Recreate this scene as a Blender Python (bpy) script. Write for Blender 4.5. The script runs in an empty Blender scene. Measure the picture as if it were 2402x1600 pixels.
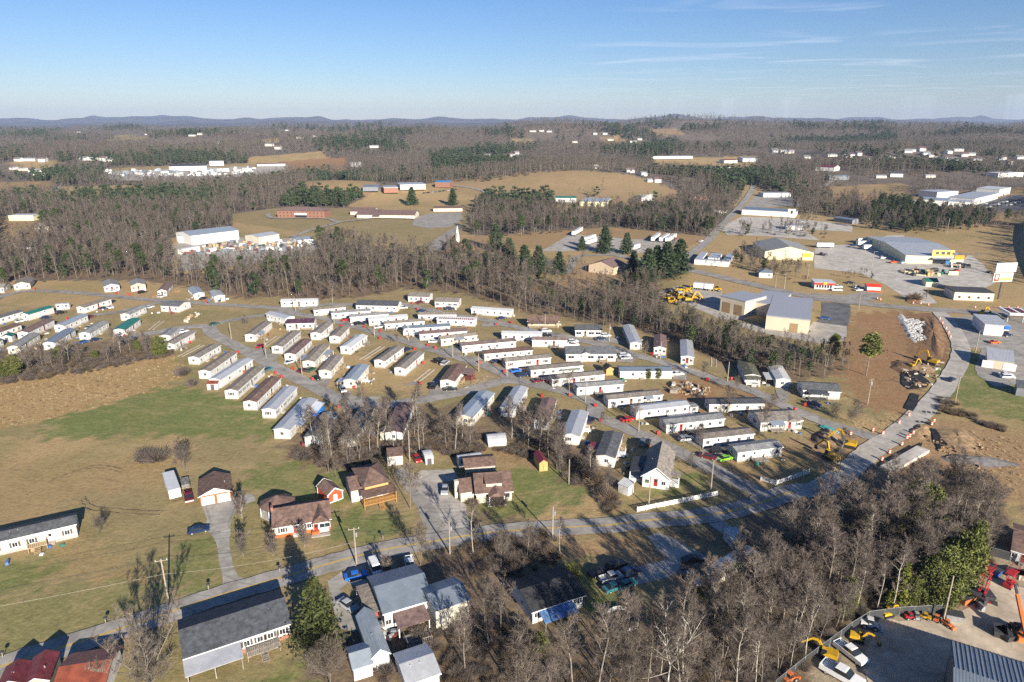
import bpy, bmesh, math, random
import numpy as np
from mathutils import Vector, Matrix
sc = bpy.context.scene
COL = sc.collection
# ---------------------------------------------------------------- camera
CAMH, PITCH, FPX = 88.0, math.radians(17.8), 1601.3
cam = bpy.data.cameras.new('camera'); cam.lens = 24; cam.sensor_width = 36
cam.clip_start = 1; cam.clip_end = 60000
camo = bpy.data.objects.new('camera', cam); COL.objects.link(camo)
camo.location = (0, 0, CAMH); camo.rotation_euler = (math.pi/2 - PITCH, 0, 0)
sc.camera = camo
# ---------------------------------------------------------------- sky, sun, exposure
SUN_EL, SUN_AZ = math.radians(21), math.radians(154.7)
W = bpy.data.worlds.new('World'); sc.world = W; W.use_nodes = True
nt = W.node_tree; N = nt.nodes; bg = N['Background']
sky = N.new('ShaderNodeTexSky'); sky.sky_type = 'NISHITA'; sky.sun_disc = False
sky.sun_elevation = SUN_EL; sky.sun_rotation = SUN_AZ
sky.altitude = 100; sky.air_density = 1.0; sky.dust_density = 0.1; sky.ozone_density = 3.0
bg.inputs[1].default_value = 0.056
# thin cirrus streaks: noise over the sky direction, projected onto a high flat layer
tc = N.new('ShaderNodeTexCoord'); sep = N.new('ShaderNodeSeparateXYZ'); nt.links.new(tc.outputs['Generated'], sep.inputs[0])
def wm(op, a, b=None, c=None):
    n = N.new('ShaderNodeMath'); n.operation = op
    for i, v in enumerate((a, b, c)):
        if v is None: continue
        if isinstance(v, (int, float)): n.inputs[i].default_value = v
        else: nt.links.new(v, n.inputs[i])
    return n.outputs[0]
zc = wm('MAXIMUM', sep.outputs[2], 0.03)
px_, py_ = wm('DIVIDE', sep.outputs[0], zc), wm('DIVIDE', sep.outputs[1], zc)
cmb = N.new('ShaderNodeCombineXYZ'); nt.links.new(px_, cmb.inputs[0]); nt.links.new(py_, cmb.inputs[1])
mp = N.new('ShaderNodeMapping'); nt.links.new(cmb.outputs[0], mp.inputs[0])
mp.inputs['Rotation'].default_value = (0, 0, math.radians(-14)); mp.inputs['Scale'].default_value = (0.38, 0.55, 1)
mp.inputs['Location'].default_value = (3.1, 0.35, 0)
cn = N.new('ShaderNodeTexNoise'); cn.inputs['Scale'].default_value = 1.0; cn.inputs['Detail'].default_value = 7
cn.inputs['Roughness'].default_value = 0.55; cn.inputs['Distortion'].default_value = 1.1
nt.links.new(mp.outputs[0], cn.inputs['Vector'])
cr = N.new('ShaderNodeValToRGB'); nt.links.new(cn.outputs[0], cr.inputs[0])
cr.color_ramp.elements[0].position = 0.53; cr.color_ramp.elements[1].position = 0.84
# the cirrus bank lies to the right (east) of the view and goes on beyond it
bank = N.new('ShaderNodeMapRange'); nt.links.new(px_, bank.inputs[0])
bank.inputs[1].default_value = 0.6; bank.inputs[2].default_value = 1.8
cfac = wm('MULTIPLY', wm('MULTIPLY', cr.outputs[0], bank.outputs[0]), 0.55)
skh = N.new('ShaderNodeHueSaturation'); skh.inputs['Saturation'].default_value = 1.12
skt = N.new('ShaderNodeMix'); skt.data_type = 'RGBA'; skt.blend_type = 'MULTIPLY'; skt.inputs['Factor'].default_value = 1; skt.inputs['B'].default_value = (.82, .86, 1.06, 1)
nt.links.new(sky.outputs[0], skt.inputs['A']); nt.links.new(skt.outputs['Result'], skh.inputs['Color'])
mixc = N.new('ShaderNodeMix'); mixc.data_type = 'RGBA'
nt.links.new(cfac, mixc.inputs['Factor']); nt.links.new(skh.outputs[0], mixc.inputs['A'])
mixc.inputs['B'].default_value = (8.6, 9.2, 10.4, 1)
nt.links.new(mixc.outputs['Result'], bg.inputs[0])
sun = bpy.data.lights.new('sun', 'SUN'); sun.energy = 5.0; sun.angle = math.radians(0.5); sun.color = (1, 0.92, 0.78)
suno = bpy.data.objects.new('sun', sun); COL.objects.link(suno); suno.location = (60, -120, 200)
SD = Vector((math.sin(SUN_AZ)*math.cos(SUN_EL), math.cos(SUN_AZ)*math.cos(SUN_EL), math.sin(SUN_EL)))
suno.rotation_euler = (-SD).to_track_quat('-Z', 'Y').to_euler()
vs = sc.view_settings; vs.view_transform = 'Standard'; vs.look = 'None'; vs.gamma = 1; vs.exposure = 0.92
sc.cycles.use_denoising = False
sc.cycles.max_bounces = 4; sc.cycles.diffuse_bounces = 1; sc.cycles.transparent_max_bounces = 4
sc.cycles.volume_bounces = 0; sc.cycles.sample_clamp_indirect = 4
rng = random.Random(7); nrg = np.random.default_rng(11)
# ---------------------------------------------------------------- terrain height and pixel -> ground
HILLS = [(-1100, 1050, 260, 130, 14), (820, 1500, 260, 120, 24), (-420, 1750, 330, 130, 24), (1500, 2250, 420, 150, 34), (180, 2450, 420, 150, 30), (-1150, 2250, 480, 160, 30), (1000, 3400, 520, 200, 46), (-900, 3300, 620, 200, 36), (2400, 3300, 520, 220, 50), (95, 990, 190, 120, 21), (-235, 900, 120, 80, 15), (-60, 1250, 300, 120, 14), (620, 1150, 250, 150, 16),
         (-700, 1500, 420, 200, 22), (350, 1700, 500, 200, 26), (1150, 1900, 450, 220, 30), (-250, 2300, 700, 220, 28),
         (900, 2600, 600, 240, 40), (1750, 2700, 480, 260, 46), (-1500, 2700, 800, 260, 26), (400, 3300, 1100, 300, 34),
         (-2000, 3900, 1300, 350, 36), (1900, 4100, 1200, 350, 48), (0, 4700, 1600, 350, 40), (1350, 700, 200, 160, 14)]
HILLS = [(a, b, c, d, e*(1.45 if b > 2000 else 1.15)) for a, b, c, d, e in HILLS]
def hgt(x, y):
    x = np.asarray(x, float); y = np.asarray(y, float); h = np.zeros(np.broadcast(x, y).shape)
    for cx, cy, sx, sy, a in HILLS: h = h + a*np.exp(-((x-cx)/sx)**2 - ((y-cy)/sy)**2)
    d = np.hypot(x, y); w = np.clip((d-650)/1200, 0, 1)
    h = h + w*(5*np.sin(x/170+1.3)*np.cos(y/210) + 4*np.sin(x/97+y/130) + 6*np.sin(y/310-x/420+.5))
    return h*np.clip((d-560)/260, 0, 1)
_T = np.concatenate([np.arange(60, 700, 2.0), 700*1.004**np.arange(0, 720)])
_cp, _sp = math.cos(PITCH), math.sin(PITCH)
def gp(u, v):
    """native photo pixel -> point on the ground"""
    a, b = (u-1201)/FPX, (800-v)/FPX
    d = np.array([a, _cp + b*_sp, -_sp + b*_cp]); d /= np.linalg.norm(d)
    X, Y, Z = d[0]*_T, d[1]*_T, CAMH + d[2]*_T
    g = Z - hgt(X, Y); k = np.argmax(g <= 0)
    if g[k] > 0: k = len(_T)-1
    t = _T[k]
    if k > 0 and g[k] <= 0: t = _T[k-1] + (_T[k]-_T[k-1])*g[k-1]/(g[k-1]-g[k])
    x, y = d[0]*t, d[1]*t
    return Vector((x, y, float(hgt(x, y))))
CROPS = dict(A=(0,600),B=(400,650),C=(700,650),D=(1100,650),E=(1400,750),F=(1802,650),G=(0,950),H=(500,950),I=(1000,950),J=(1400,950),
             K=(1802,950),L=(0,1200),M=(600,1200),N=(1200,1200),O=(1802,1200),P=(0,260),Q=(500,260),R=(1000,260),S=(1400,350),T=(1802,350))
def pts(s):
    """'B 10,20 30,40 C 5,6' -> ground points; each letter names a view of the photograph the numbers were read in, V the whole of it"""
    out = []; k = 'V'
    for w in s.split():
        if w.isalpha(): k = w; continue
        x, y = map(float, w.split(','))
        if k == 'V': u, v = x*1.02039, y*1.02039
        else: ox, oy = CROPS[k]; u, v = ox + x/3.92, oy + y/3.92
        out.append(gp(u, v))
    return out
def pt(s): return pts(s)[0]
# ---------------------------------------------------------------- materials
_M = {}
def pm(name, rgb, rough=.8, var=.14, scale=2.0, metal=0., lines=None, bump=.0, spec=.3, tint=None, streak=0.):
    """procedural surface: base colour broken up by noise, optional fine line relief (axis, spacing) and dirt streaks"""
    if name in _M: return _M[name]
    m = bpy.data.materials.new(name); m.use_nodes = True; t = m.node_tree; n = t.nodes; b = n['Principled BSDF']
    b.inputs['Roughness'].default_value = rough; b.inputs['Metallic'].default_value = metal
    b.inputs['Specular IOR Level'].default_value = spec
    co = n.new('ShaderNodeTexCoord')
    no = n.new('ShaderNodeTexNoise'); no.inputs['Scale'].default_value = scale; no.inputs['Detail'].default_value = 6
    no.inputs['Roughness'].default_value = .65
    oi = n.new('ShaderNodeObjectInfo')
    t.links.new(co.outputs['Object'], no.inputs['Vector'])
    mix = n.new('ShaderNodeMix'); mix.data_type = 'RGBA'
    lo = [max(0, c*(1-2.2*var)) for c in rgb]; hi = [min(1, c*(1+1.6*var)) for c in rgb]
    if tint: lo = [l*.35+k*.65 for l, k in zip(lo, tint)]
    mix.inputs['A'].default_value = (*lo, 1); mix.inputs['B'].default_value = (*hi, 1)
    rp = n.new('ShaderNodeMapRange'); rp.inputs[1].default_value = .3; rp.inputs[2].default_value = .7
    t.links.new(no.outputs[0], rp.inputs[0]); t.links.new(rp.outputs[0], mix.inputs['Factor'])
    hs = n.new('ShaderNodeHueSaturation'); t.links.new(mix.outputs['Result'], hs.inputs['Color'])
    mr = n.new('ShaderNodeMapRange'); mr.inputs[3].default_value = 1-.6*var; mr.inputs[4].default_value = 1+.6*var
    t.links.new(oi.outputs['Random'], mr.inputs[0]); t.links.new(mr.outputs[0], hs.inputs['Value'])
    last = hs.outputs[0]
    if streak:
        mpn = n.new('ShaderNodeMapping'); mpn.inputs['Scale'].default_value = (2.2, 2.2, .25)
        t.links.new(co.outputs['Object'], mpn.inputs[0])
        n2 = n.new('ShaderNodeTexNoise'); n2.inputs['Scale'].default_value = 1.3; n2.inputs['Detail'].default_value = 5
        t.links.new(mpn.outputs[0], n2.inputs['Vector'])
        r2 = n.new('ShaderNodeMapRange'); r2.inputs[1].default_value = .52; r2.inputs[2].default_value = .75; r2.inputs[4].default_value = streak
        t.links.new(n2.outputs[0], r2.inputs[0])
        m2 = n.new('ShaderNodeMix'); m2.data_type = 'RGBA'; t.links.new(r2.outputs[0], m2.inputs['Factor'])
        t.links.new(last, m2.inputs['A']); m2.inputs['B'].default_value = (.19, .17, .13, 1); last = m2.outputs['Result']
    t.links.new(last, b.inputs['Base Color'])
    hgt_out = None
    if lines:
        ax, sp = lines; wv = n.new('ShaderNodeTexWave'); wv.bands_direction = ax; wv.inputs['Scale'].default_value = 1/sp/3.18*1.0
        wv.wave_profile = 'SAW' if ax == 'Z' else 'SIN'
        t.links.new(co.outputs['Object'], wv.inputs['Vector']); hgt_out = wv.outputs['Fac']; d = .03
    elif bump: hgt_out = no.outputs[0]; d = bump
    if hgt_out is not None:
        bp = n.new('ShaderNodeBump'); bp.inputs['Distance'].default_value = d; bp.inputs['Strength'].default_value = .6
        t.links.new(hgt_out, bp.inputs['Height']); t.links.new(bp.outputs[0], b.inputs['Normal'])
    _M[name] = m; return m
GLASS = pm('window_glass', (.03, .035, .045), .12, .2, 1, spec=.6)
CARGLASS = pm('car_glass', (.02, .025, .03), .08, .1, 1, spec=.7)
TYRE = pm('tyre_rubber', (.025, .025, .025), .9)
STEEL = pm('dark_steel', (.08, .08, .085), .5, metal=.3)
GALV = pm('galvanised_steel', (.42, .43, .44), .45, metal=.4)
POLEW = pm('pole_timber', (.36, .30, .24), .9, .2, 3)
TIMBER = pm('deck_timber', (.42, .31, .19), .85, .2, 2)
GREYWOOD = pm('weathered_timber', (.30, .26, .22), .9, .25, 2)
CONC = pm('concrete', (.46, .43, .38), .9, .12, .6)
BLOCK = pm('masonry_block', (.42, .40, .36), .95, .15, 1.5)
BRICK = pm('brick', (.30, .15, .105), .9, .2, 3)
WALLS = dict(white=pm('white_vinyl_siding', (.68, .67, .65), .6, .10, .5, lines=('Z', .2), streak=.3),
    cream=pm('cream_siding', (.62, .57, .47), .6, .08, .5, lines=('Z', .2), streak=.10),
    pink=pm('pinkish_siding', (.66, .57, .51), .6, .05, .5, lines=('Z', .2), streak=.08),
    grey=pm('weathered_grey_siding', (.58, .57, .55), .7, .12, .6, lines=('X', .3), streak=.35),
    tan=pm('tan_siding', (.55, .43, .31), .7, .07, .6, lines=('Z', .2)),
    beige=pm('beige_metal_wall', (.62, .53, .40), .55, .05, .2, lines=('X', .35)),
    yellow=pm('pale_yellow_wall', (.72, .65, .42), .6, .06, .3, lines=('X', .35)),
    orange=pm('ochre_siding', (.62, .38, .14), .7, .08, .6, lines=('Z', .2)),
    red=pm('barn_red_paint', (.50, .085, .035), .65, .08, .8),
    brick=BRICK, wood=pm('raw_wood_siding', (.55, .36, .14), .8, .12, 1, lines=('X', .25)),
    dgrey=pm('slate_grey_siding', (.22, .23, .25), .6, .1, .5, lines=('Z', .2)),
    whitemetal=pm('white_metal_wall', (.78, .77, .74), .5, .04, .2, lines=('X', .35), streak=.08))
def _rf(n, c, kind='s', var=.24):
    return pm(n, c, .92 if kind == 's' else .42, var, 1.1 if kind == 's' else .5, lines=None if kind == 's' else ('X', .45),
              bump=.02 if kind == 's' else 0, metal=0 if kind == 's' else .25, streak=.18 if kind == 's' else .3)
ROOFS = dict(dark=_rf('charcoal_shingles', (.070, .076, .088)), dgrey=_rf('dark_grey_shingles', (.115, .12, .13)), brown=_rf('brown_shingles', (.165, .105, .085)),
    tan=_rf('tan_brown_shingles', (.27, .23, .19)), taupe=_rf('taupe_shingles', (.235, .205, .18)), grey=_rf('grey_shingles', (.25, .25, .25)),
    purple=_rf('plum_metal_roofing', (.12, .055, .085), 'm'), green=_rf('green_metal_roofing', (.03, .20, .15), 'm'), red=_rf('rusty_red_metal_roofing', (.20, .042, .045), 'm'),
    wine=_rf('faded_wine_shingles', (.175, .115, .108)), bluegrey=_rf('blue_grey_metal_roofing', (.36, .41, .46), 'm', .08), silver=_rf('silver_metal_roofing', (.50, .51, .53), 'm', .08),
    white=_rf('white_coated_metal_roofing', (.72, .72, .70), 'm', .05), blue=_rf('lilac_grey_membrane_roofing', (.30, .315, .37), 's', .06),
    rust=_rf('rust_striped_metal_roofing', (.30, .215, .185), 'm', .3), orange=_rf('orange_red_metal_roofing', (.31, .085, .05), 'm', .2),
    olive=_rf('mossy_dark_shingles', (.12, .12, .085)), maroon=_rf('maroon_metal_roofing', (.24, .035, .045), 'm', .1),
    slate=_rf('slate_blue_metal_roofing', (.21, .25, .30), 'm', .08), black=_rf('black_shingles', (.035, .035, .038), 's', .2))
TRIMW = pm('white_trim', (.80, .80, .78), .5, .04)
TRIMD = pm('dark_trim', (.10, .09, .085), .6, .1)
SKIRT = pm('skirting_panel', (.55, .53, .49), .7, .1, 1, lines=('X', .4))
BARK = pm('grey_bark', (.235, .20, .165), .95, .25, 2)
BARKL = pm('pale_bark', (.38, .34, .285), .95, .22, 2)
BARKW = pm('woodland_bark', (.27, .235, .19), .95, .25, 2)
BARKW2 = pm('dark_woodland_bark', (.16, .135, .115), .95, .25, 2)
TWIG = pm('bare_twigs', (.170, .138, .114), .95, .3, .6)
TWIGR = pm('reddish_twigs', (.185, .148, .13), .95, .25, .6)
TWIGD = pm('woodland_twigs', (.135, .110, .090), .95, .3, .5)
BRUSH = pm('brush_twigs', (.19, .14, .09), .95, .3, .6)
NEED = pm('spruce_needles', (.05, .075, .035), .85, .35, .7)
NEEDP = pm('pine_needles', (.125, .138, .036), .85, .35, .6)
NEEDM = pm('woodland_pine_needles', (.06, .08, .032), .9, .3, .5)
NEEDB = pm('garden_pine_needles', (.082, .098, .030), .85, .35, .6)
NEEDY = pm('yellow_green_needles', (.16, .17, .03), .85, .3, .6)
DEADL = pm('dry_brown_leaves', (.30, .17, .08), .9, .3, .8)
# ---------------------------------------------------------------- mesh helpers
class MB:
    def __init__(s): s.v = []; s.f = []; s.m = []
    def poly(s, ps, mi=0):
        k = len(s.v); s.v += [tuple(p) for p in ps]; s.f.append(tuple(range(k, k+len(ps)))); s.m.append(mi); return s
    def box(s, x0, y0, z0, x1, y1, z1, mi=0):
        k = len(s.v); s.v += [(x, y, z) for z in (z0, z1) for x, y in ((x0, y0), (x1, y0), (x1, y1), (x0, y1))]
        for f in ((3, 2, 1, 0), (4, 5, 6, 7), (0, 1, 5, 4), (1, 2, 6, 5), (2, 3, 7, 6), (3, 0, 4, 7)):
            s.f.append(tuple(k+i for i in f)); s.m.append(mi)
        return s
    def hexa(s, lo, hi, mi=0):
        """prism between two loops of equal length"""
        n = len(lo); k = len(s.v); s.v += [tuple(p) for p in lo] + [tuple(p) for p in hi]
        s.f += [tuple(k+i for i in reversed(range(n))), tuple(k+n+i for i in range(n))]; s.m += [mi, mi]
        for i in range(n):
            j = (i+1) % n; s.f.append((k+i, k+j, k+n+j, k+n+i)); s.m.append(mi)
        return s
    def tube(s, a, b, r0, r1=None, n=8, mi=0, caps=True):
        r1 = r0 if r1 is None else r1; a = Vector(a); b = Vector(b); d = (b-a).normalized()
        u = d.orthogonal().normalized(); w = d.cross(u)
        ring = lambda c, r: [c + (u*math.cos(2*math.pi*i/n) + w*math.sin(2*math.pi*i/n))*r for i in range(n)]
        k = len(s.v); s.v += [tuple(p) for p in ring(a, r0) + ring(b, r1)]
        for i in range(n): s.f.append((k+i, k+(i+1) % n, k+n+(i+1) % n, k+n+i)); s.m.append(mi)
        if caps: s.f += [tuple(k+i for i in reversed(range(n))), tuple(k+n+i for i in range(n))]; s.m += [mi, mi]
        return s
    def bar(s, a, b, w, h, mi=0):
        """straight rectangular bar from a to b"""
        a = Vector(a); b = Vector(b); d = (b-a).normalized(); up = Vector((0, 0, 1)) if abs(d.z) < .95 else Vector((0, 1, 0))
        x = d.cross(up).normalized()*w/2; z = x.cross(d).normalized()*h/2
        return s.hexa([a-x-z, a+x-z, a+x+z, a-x+z], [b-x-z, b+x-z, b+x+z, b-x+z], mi)
    def mesh(s, name, *mats):
        me = bpy.data.meshes.new(name); me.from_pydata(s.v, [], s.f)
        for m in mats: me.materials.append(m)
        if len(mats) > 1: me.polygons.foreach_set('material_index', s.m)
        me.update(); return me
    def build(s, name, mats, parent=None, loc=None, rz=0):
        if not isinstance(mats, (list, tuple)): mats = [mats]
        return ob(name, s.mesh(name, *mats), parent, loc, rz)
def ob(name, data, parent=None, loc=None, rz=0, sc_=None):
    o = bpy.data.objects.new(name, data); COL.objects.link(o)
    if parent: o.parent = parent
    if loc is not None: o.location = loc
    if rz: o.rotation_euler = (0, 0, rz)
    if sc_ is not None: o.scale = (sc_,)*3 if isinstance(sc_, (int, float)) else sc_
    return o
THINGS = []
LABELS = {}
def tag(o, label, cat, group=None):
    n = LABELS.get(label, 0); LABELS[label] = n+1
    o['label'] = label; o['category'] = cat
    if group: o['group'] = group
    THINGS.append(o); return o
def thing(name, label, cat, loc=(0, 0, 0), rz=0, group=None):
    o = ob(name, None, None, loc, rz); o.empty_display_size = .3; return tag(o, label, cat, group)
def struct(o): o['kind'] = 'structure'; return o
def copy_tree(o, parent=None):
    c = o.copy(); COL.objects.link(c); c.parent = parent
    for ch in o.children: copy_tree(ch, c)
    return c
def recolor(o, m, slot=0):
    o.material_slots[slot].link = 'OBJECT'; o.material_slots[slot].material = m
# ---------------------------------------------------------------- ground sheet
STRAW, LAWN, GREEN = (.42, .29, .145), (.305, .232, .118), (.165, .185, .062)
LITTER, DIRT, RDIRT, GRAVEL, PALE = (.185, .13, .088), (.35, .225, .12), (.32, .18, .095), (.40, .37, .33), (.40, .31, .19)
FARW = (.150, .122, .104)
def inpoly(P, x, y):
    r = np.zeros(x.shape, bool); n = len(P)
    for i in range(n):
        x0, y0, x1, y1 = P[i][0], P[i][1], P[i-1][0], P[i-1][1]
        if y0 == y1: continue
        c = ((y0 > y) != (y1 > y)) & (x < (x1-x0)*(y-y0)/(y1-y0)+x0); r ^= c
    return r
# woods standing on the ground (outlines of where the trunks stand) and open land among the far woods
FOREST = [pts(s) for s in (
    'V -20,652 90,640 330,642 430,660 560,688 640,682 700,690 820,684 930,664 1060,676 1190,712 1210,722 1300,728 1330,742 1400,752 1440,748 1500,772 1560,790 1650,830 1700,850 1800,880 1880,868 1935,860 1960,845 1930,820 1860,822 1780,805 1640,776 1560,750 1520,722 1530,680 1510,650 1560,640 1540,600 1480,640 1300,650 1180,640 1160,600 1020,590 930,575 740,570 560,612 400,625 390,560 0,560',)]
CLEAR = [pts(s) for s in (
    'V 1290,606 1440,596 1450,648 1330,668 1280,655',
    'V 390,548 540,527 720,548 740,590 560,625 400,630', 'V 530,492 640,478 1060,478 1095,500 1075,545 1010,600 930,585 740,562 540,545',
    'V 800,475 850,440 1000,420 1110,430 1140,452 1090,485 900,497', 'V 695,424 770,411 870,420 850,452 760,460',
    'V 1000,420 1120,418 1330,392 1450,402 1570,440 1550,476 1440,478 1380,450 1180,462 1100,458',
    'V 1040,600 1060,540 1200,545 1400,522 1640,545 1690,470 1715,425 1740,428 1830,460 1905,500 2000,505 2360,520 2400,730 2360,1200 1950,760 1930,720 1700,690 1560,662 1600,600 1560,590 1480,600 1440,600 1300,608 1250,590',
    'V 1270,455 1420,455 1450,492 1270,490', 'V 1885,430 2080,420 2110,458 2010,470 1920,492 1870,490', 'V 2095,448 2354,430 2400,520 2100,492',
    'V -40,420 120,417 120,452 -40,456', 'V 130,430 330,425 330,452 130,462', 'V 240,388 460,378 660,374 660,402 600,420 430,424 240,414',
    'V 570,362 740,348 760,366 640,378 570,376', 'V 640,372 800,362 800,398 660,398', 'V 0,496 80,496 110,540 0,590', 'V 30,372 130,368 130,392 30,396',
    'V 260,312 340,312 340,322 260,322', 'V 590,322 640,318 650,328 600,330', 'V 1500,300 1560,298 1570,308 1500,312', 'V 1380,318 1430,312 1440,326 1390,330',
    'V 1500,360 1740,358 1740,396 1500,392', 'V 1170,322 1230,318 1230,334 1180,336')]
GROVE = [pts(s) for s in ('V 985,358 1180,345 1190,392 1000,405', 'V 1470,360 1500,330 1560,330 1540,372', 'V 590,500 690,440 830,440 840,470 720,490',
    'V 1640,420 1730,395 1735,435 1650,455', 'V 2000,480 2200,470 2210,500 2010,515', 'V 1930,320 2060,312 2060,332 1940,338', 'V 130,370 250,362 300,380 150,386', 'V 300,388 420,380 430,398 310,404')]
xs = np.arange(0, 270, 1.8); g = [xs[-1]]
while g[-1] < 7500: g.append(g[-1] + max(1.8, (g[-1]-250)*.03))
xs = np.concatenate([xs, g[1:]]); xs = np.concatenate([-xs[:0:-1], xs])
ys = list(np.arange(30, 450, 1.8))
while ys[-1] < 8200: ys.append(ys[-1] + max(1.8, (ys[-1]-400)*.019))
ys = np.array(ys); GX, GY = np.meshgrid(xs, ys); GZ = hgt(GX, GY)
jx = GX + 2.0*np.sin(GX*.37+GY*.9) + 1.3*np.sin(GX*1.1-GY*.6); jy = GY + 2.0*np.sin(GX*.8-GY*.33) + 1.3*np.sin(GX*.5+GY*1.3)
D = np.hypot(GX, GY)
col = np.zeros(GX.shape+(4,)); col[..., :3] = LAWN; col[..., 3] = 1
far = D > 430; col[far, :3] = FARW; col[far, 3] = .15
def paint(P, c, a=1.0):
    P = pts(P) if isinstance(P, str) else P
    m = inpoly(P, jx, jy); col[m, :3] = c; col[m, 3] = a
for P in FOREST: paint(P, LITTER, .2)
for i, P in enumerate(CLEAR): paint(P, (DIRT, STRAW, LAWN, STRAW, DIRT)[i % 5] if i != 2 else LAWN, .7)
PAINT = [('V 1010,415 1330,392 1450,402 1560,440 1440,470 1180,458 1110,455', (.345, .235, .13), .5), ('V 530,510 740,540 700,545 540,535', STRAW, .8),
    ('V 640,372 800,362 800,398 660,398', RDIRT, .3), ('V 1060,545 1400,522 1640,545 1600,562 1400,570 1100,575', DIRT, .5),
    ('V 1885,430 2080,420 2110,458 2010,470 1920,492 1870,490', DIRT, .9), ('V 1525,690 1560,655 1700,690 1640,690 1600,700', RDIRT, .3),
    ('V 240,395 460,385 660,380 660,400 600,415 430,420 240,412', GRAVEL, .1), ('V 400,560 540,545 720,550 735,585 560,610 410,622', GRAVEL, .2),
    ('V -60,1060 420,1040 440,1230 360,1330 130,1330 100,1270 -60,1290', (.35, .245, .12), .45), ('V 130,1150 440,1100 500,1230 300,1330', LAWN, .8),
    # near fields and lawns
    ('V -60,880 180,850 395,808 430,850 400,885 250,930 100,966 -60,1000', (.40, .265, .122), .5), ('V 100,966 250,930 400,886 470,900 560,925 640,985 640,1010 450,1000 300,1000 110,1012', (.165, .19, .062), .7),
    ('V -60,1010 110,1012 450,1002 420,1040 100,1060 -60,1060', STRAW, 1), ('V -60,1290 100,1270 130,1330 0,1380 -60,1380', GREEN, .8),
    ('V -60,1400 250,1330 430,1380 330,1425 -60,1540', (.235, .212, .088), .8), ('V 440,1230 500,1225 515,1345 430,1370 360,1330', GREEN, .8), ('V 560,1080 660,1060 800,1080 820,1170 960,1180 900,1240 770,1250 740,1160 600,1150', GREEN, .9),
    ('V 1080,1130 1180,1080 1270,1070 1370,1120 1300,1160 1180,1190 1080,1205', GREEN, .9), ('V 1000,1050 1040,1030 1200,1030 1280,1060 1180,1080 1080,1060', DIRT, .5),
    ('V 1180,1190 1300,1160 1400,1130 1430,1180 1280,1205', STRAW, .8), ('V 640,1010 740,950 960,930 1120,930 1230,950 1320,1000 1310,1080 1230,1060 1130,1000 950,1030 900,1050 760,1080 680,1060', LITTER, .4),
    ('V 0,880 0,800 200,785 400,780 400,815 200,850', LITTER, .6), ('V 1180,1010 1320,1000 1440,1100 1400,1160 1280,1080', LITTER, .5),
    ('V 720,1440 1100,1180 1280,1215 1290,1290 1460,1420 1560,1370 1660,1260 1500,1230 1700,1200 1830,1140 1960,1090 2060,1080 2180,1070 2320,1130 2310,1250 2290,1290 2200,1400 2080,1410 1960,1430 1880,1500 1800,1600 650,1600 690,1480', LITTER, .45),
    ('V 1270,1240 1500,1215 1640,1260 1560,1370 1480,1330 1360,1300 1290,1290', DIRT, .7), ('V 1290,1290 1340,1290 1440,1390 1420,1430 1360,1400', GREEN, .6),
    ('V 650,1510 700,1480 700,1600 560,1600', GREEN, .9), ('V 1480,1150 1640,1110 1560,1080 1480,1090', GREEN, .7),
    ('V 560,860 700,880 800,900 900,905 1100,900 1120,870 1040,830 880,830 760,800 600,740', STRAW, .9), ('V 1030,880 1120,860 1125,890 1040,900', PALE, .5),
    ('V 640,690 800,740 1240,760 1400,800 1500,880 1300,900 1100,860 900,790 650,720', LAWN, 1), ('V 0,645 330,645 560,690 600,705 300,720 0,700', STRAW, .7),
    ('V 1560,870 1700,880 1800,930 1650,950 1500,900', RDIRT, .5), ('V 1640,1040 1900,1000 1900,1060 1790,1120 1700,1130', DIRT, .8),
    ('V 1950,720 2080,715 2130,860 2080,960 1960,930 1930,870', RDIRT, .35), ('V 2075,718 2160,720 2190,790 2180,850 2090,850 2085,790', (.24, .14, .075), .05),
    ('V 1930,950 2000,960 2085,950 2050,1000 1990,1000', STRAW, .6), ('V 2140,860 2240,800 2400,860 2400,990 2180,920', GREEN, .8),
    ('V 2060,1010 2190,960 2400,1010 2400,1200 2320,1140 2180,1070 2060,1080 2020,1060', DIRT, .2), ('V 2250,560 2330,540 2354,640 2400,700 2240,690 2260,600', STRAW, .6),
    ('V 1880,1000 1970,1000 1980,1060 1900,1080 1860,1040', DIRT, .2), ('V 1900,640 2100,660 2080,715 1950,720 1890,690', STRAW, .6),
    ('V 1950,1440 2060,1420 2220,1380 2280,1280 2400,1270 2400,1640 1800,1640 1880,1510', (.36, .29, .20), .05)]
for P, c, a in PAINT: paint(P, c, a)
nx, ny = len(xs), len(ys); idx = np.arange(nx*ny).reshape(ny, nx)
F = np.stack([idx[:-1, :-1], idx[:-1, 1:], idx[1:, 1:], idx[1:, :-1]], -1).reshape(-1, 4)
me = bpy.data.meshes.new('ground'); me.vertices.add(nx*ny); me.loops.add(F.size); me.polygons.add(len(F))
me.vertices.foreach_set('co', np.stack([GX, GY, GZ], -1).ravel()); me.loops.foreach_set('vertex_index', F.ravel())
me.polygons.foreach_set('loop_start', np.arange(0, F.size, 4)); me.update(calc_edges=True)
at = me.color_attributes.new('cover', 'FLOAT_COLOR', 'POINT'); at.data.foreach_set('color', col.ravel())
me.polygons.foreach_set('use_smooth', np.ones(len(F), bool))
gm = bpy.data.materials.new('ground_cover'); gm.use_nodes = True; t = gm.node_tree; n = t.nodes; b = n['Principled BSDF']
b.inputs['Roughness'].default_value = .95; b.inputs['Specular IOR Level'].default_value = .1
ca = n.new('ShaderNodeVertexColor'); ca.layer_name = 'cover'; geo = n.new('ShaderNodeNewGeometry')
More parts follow.
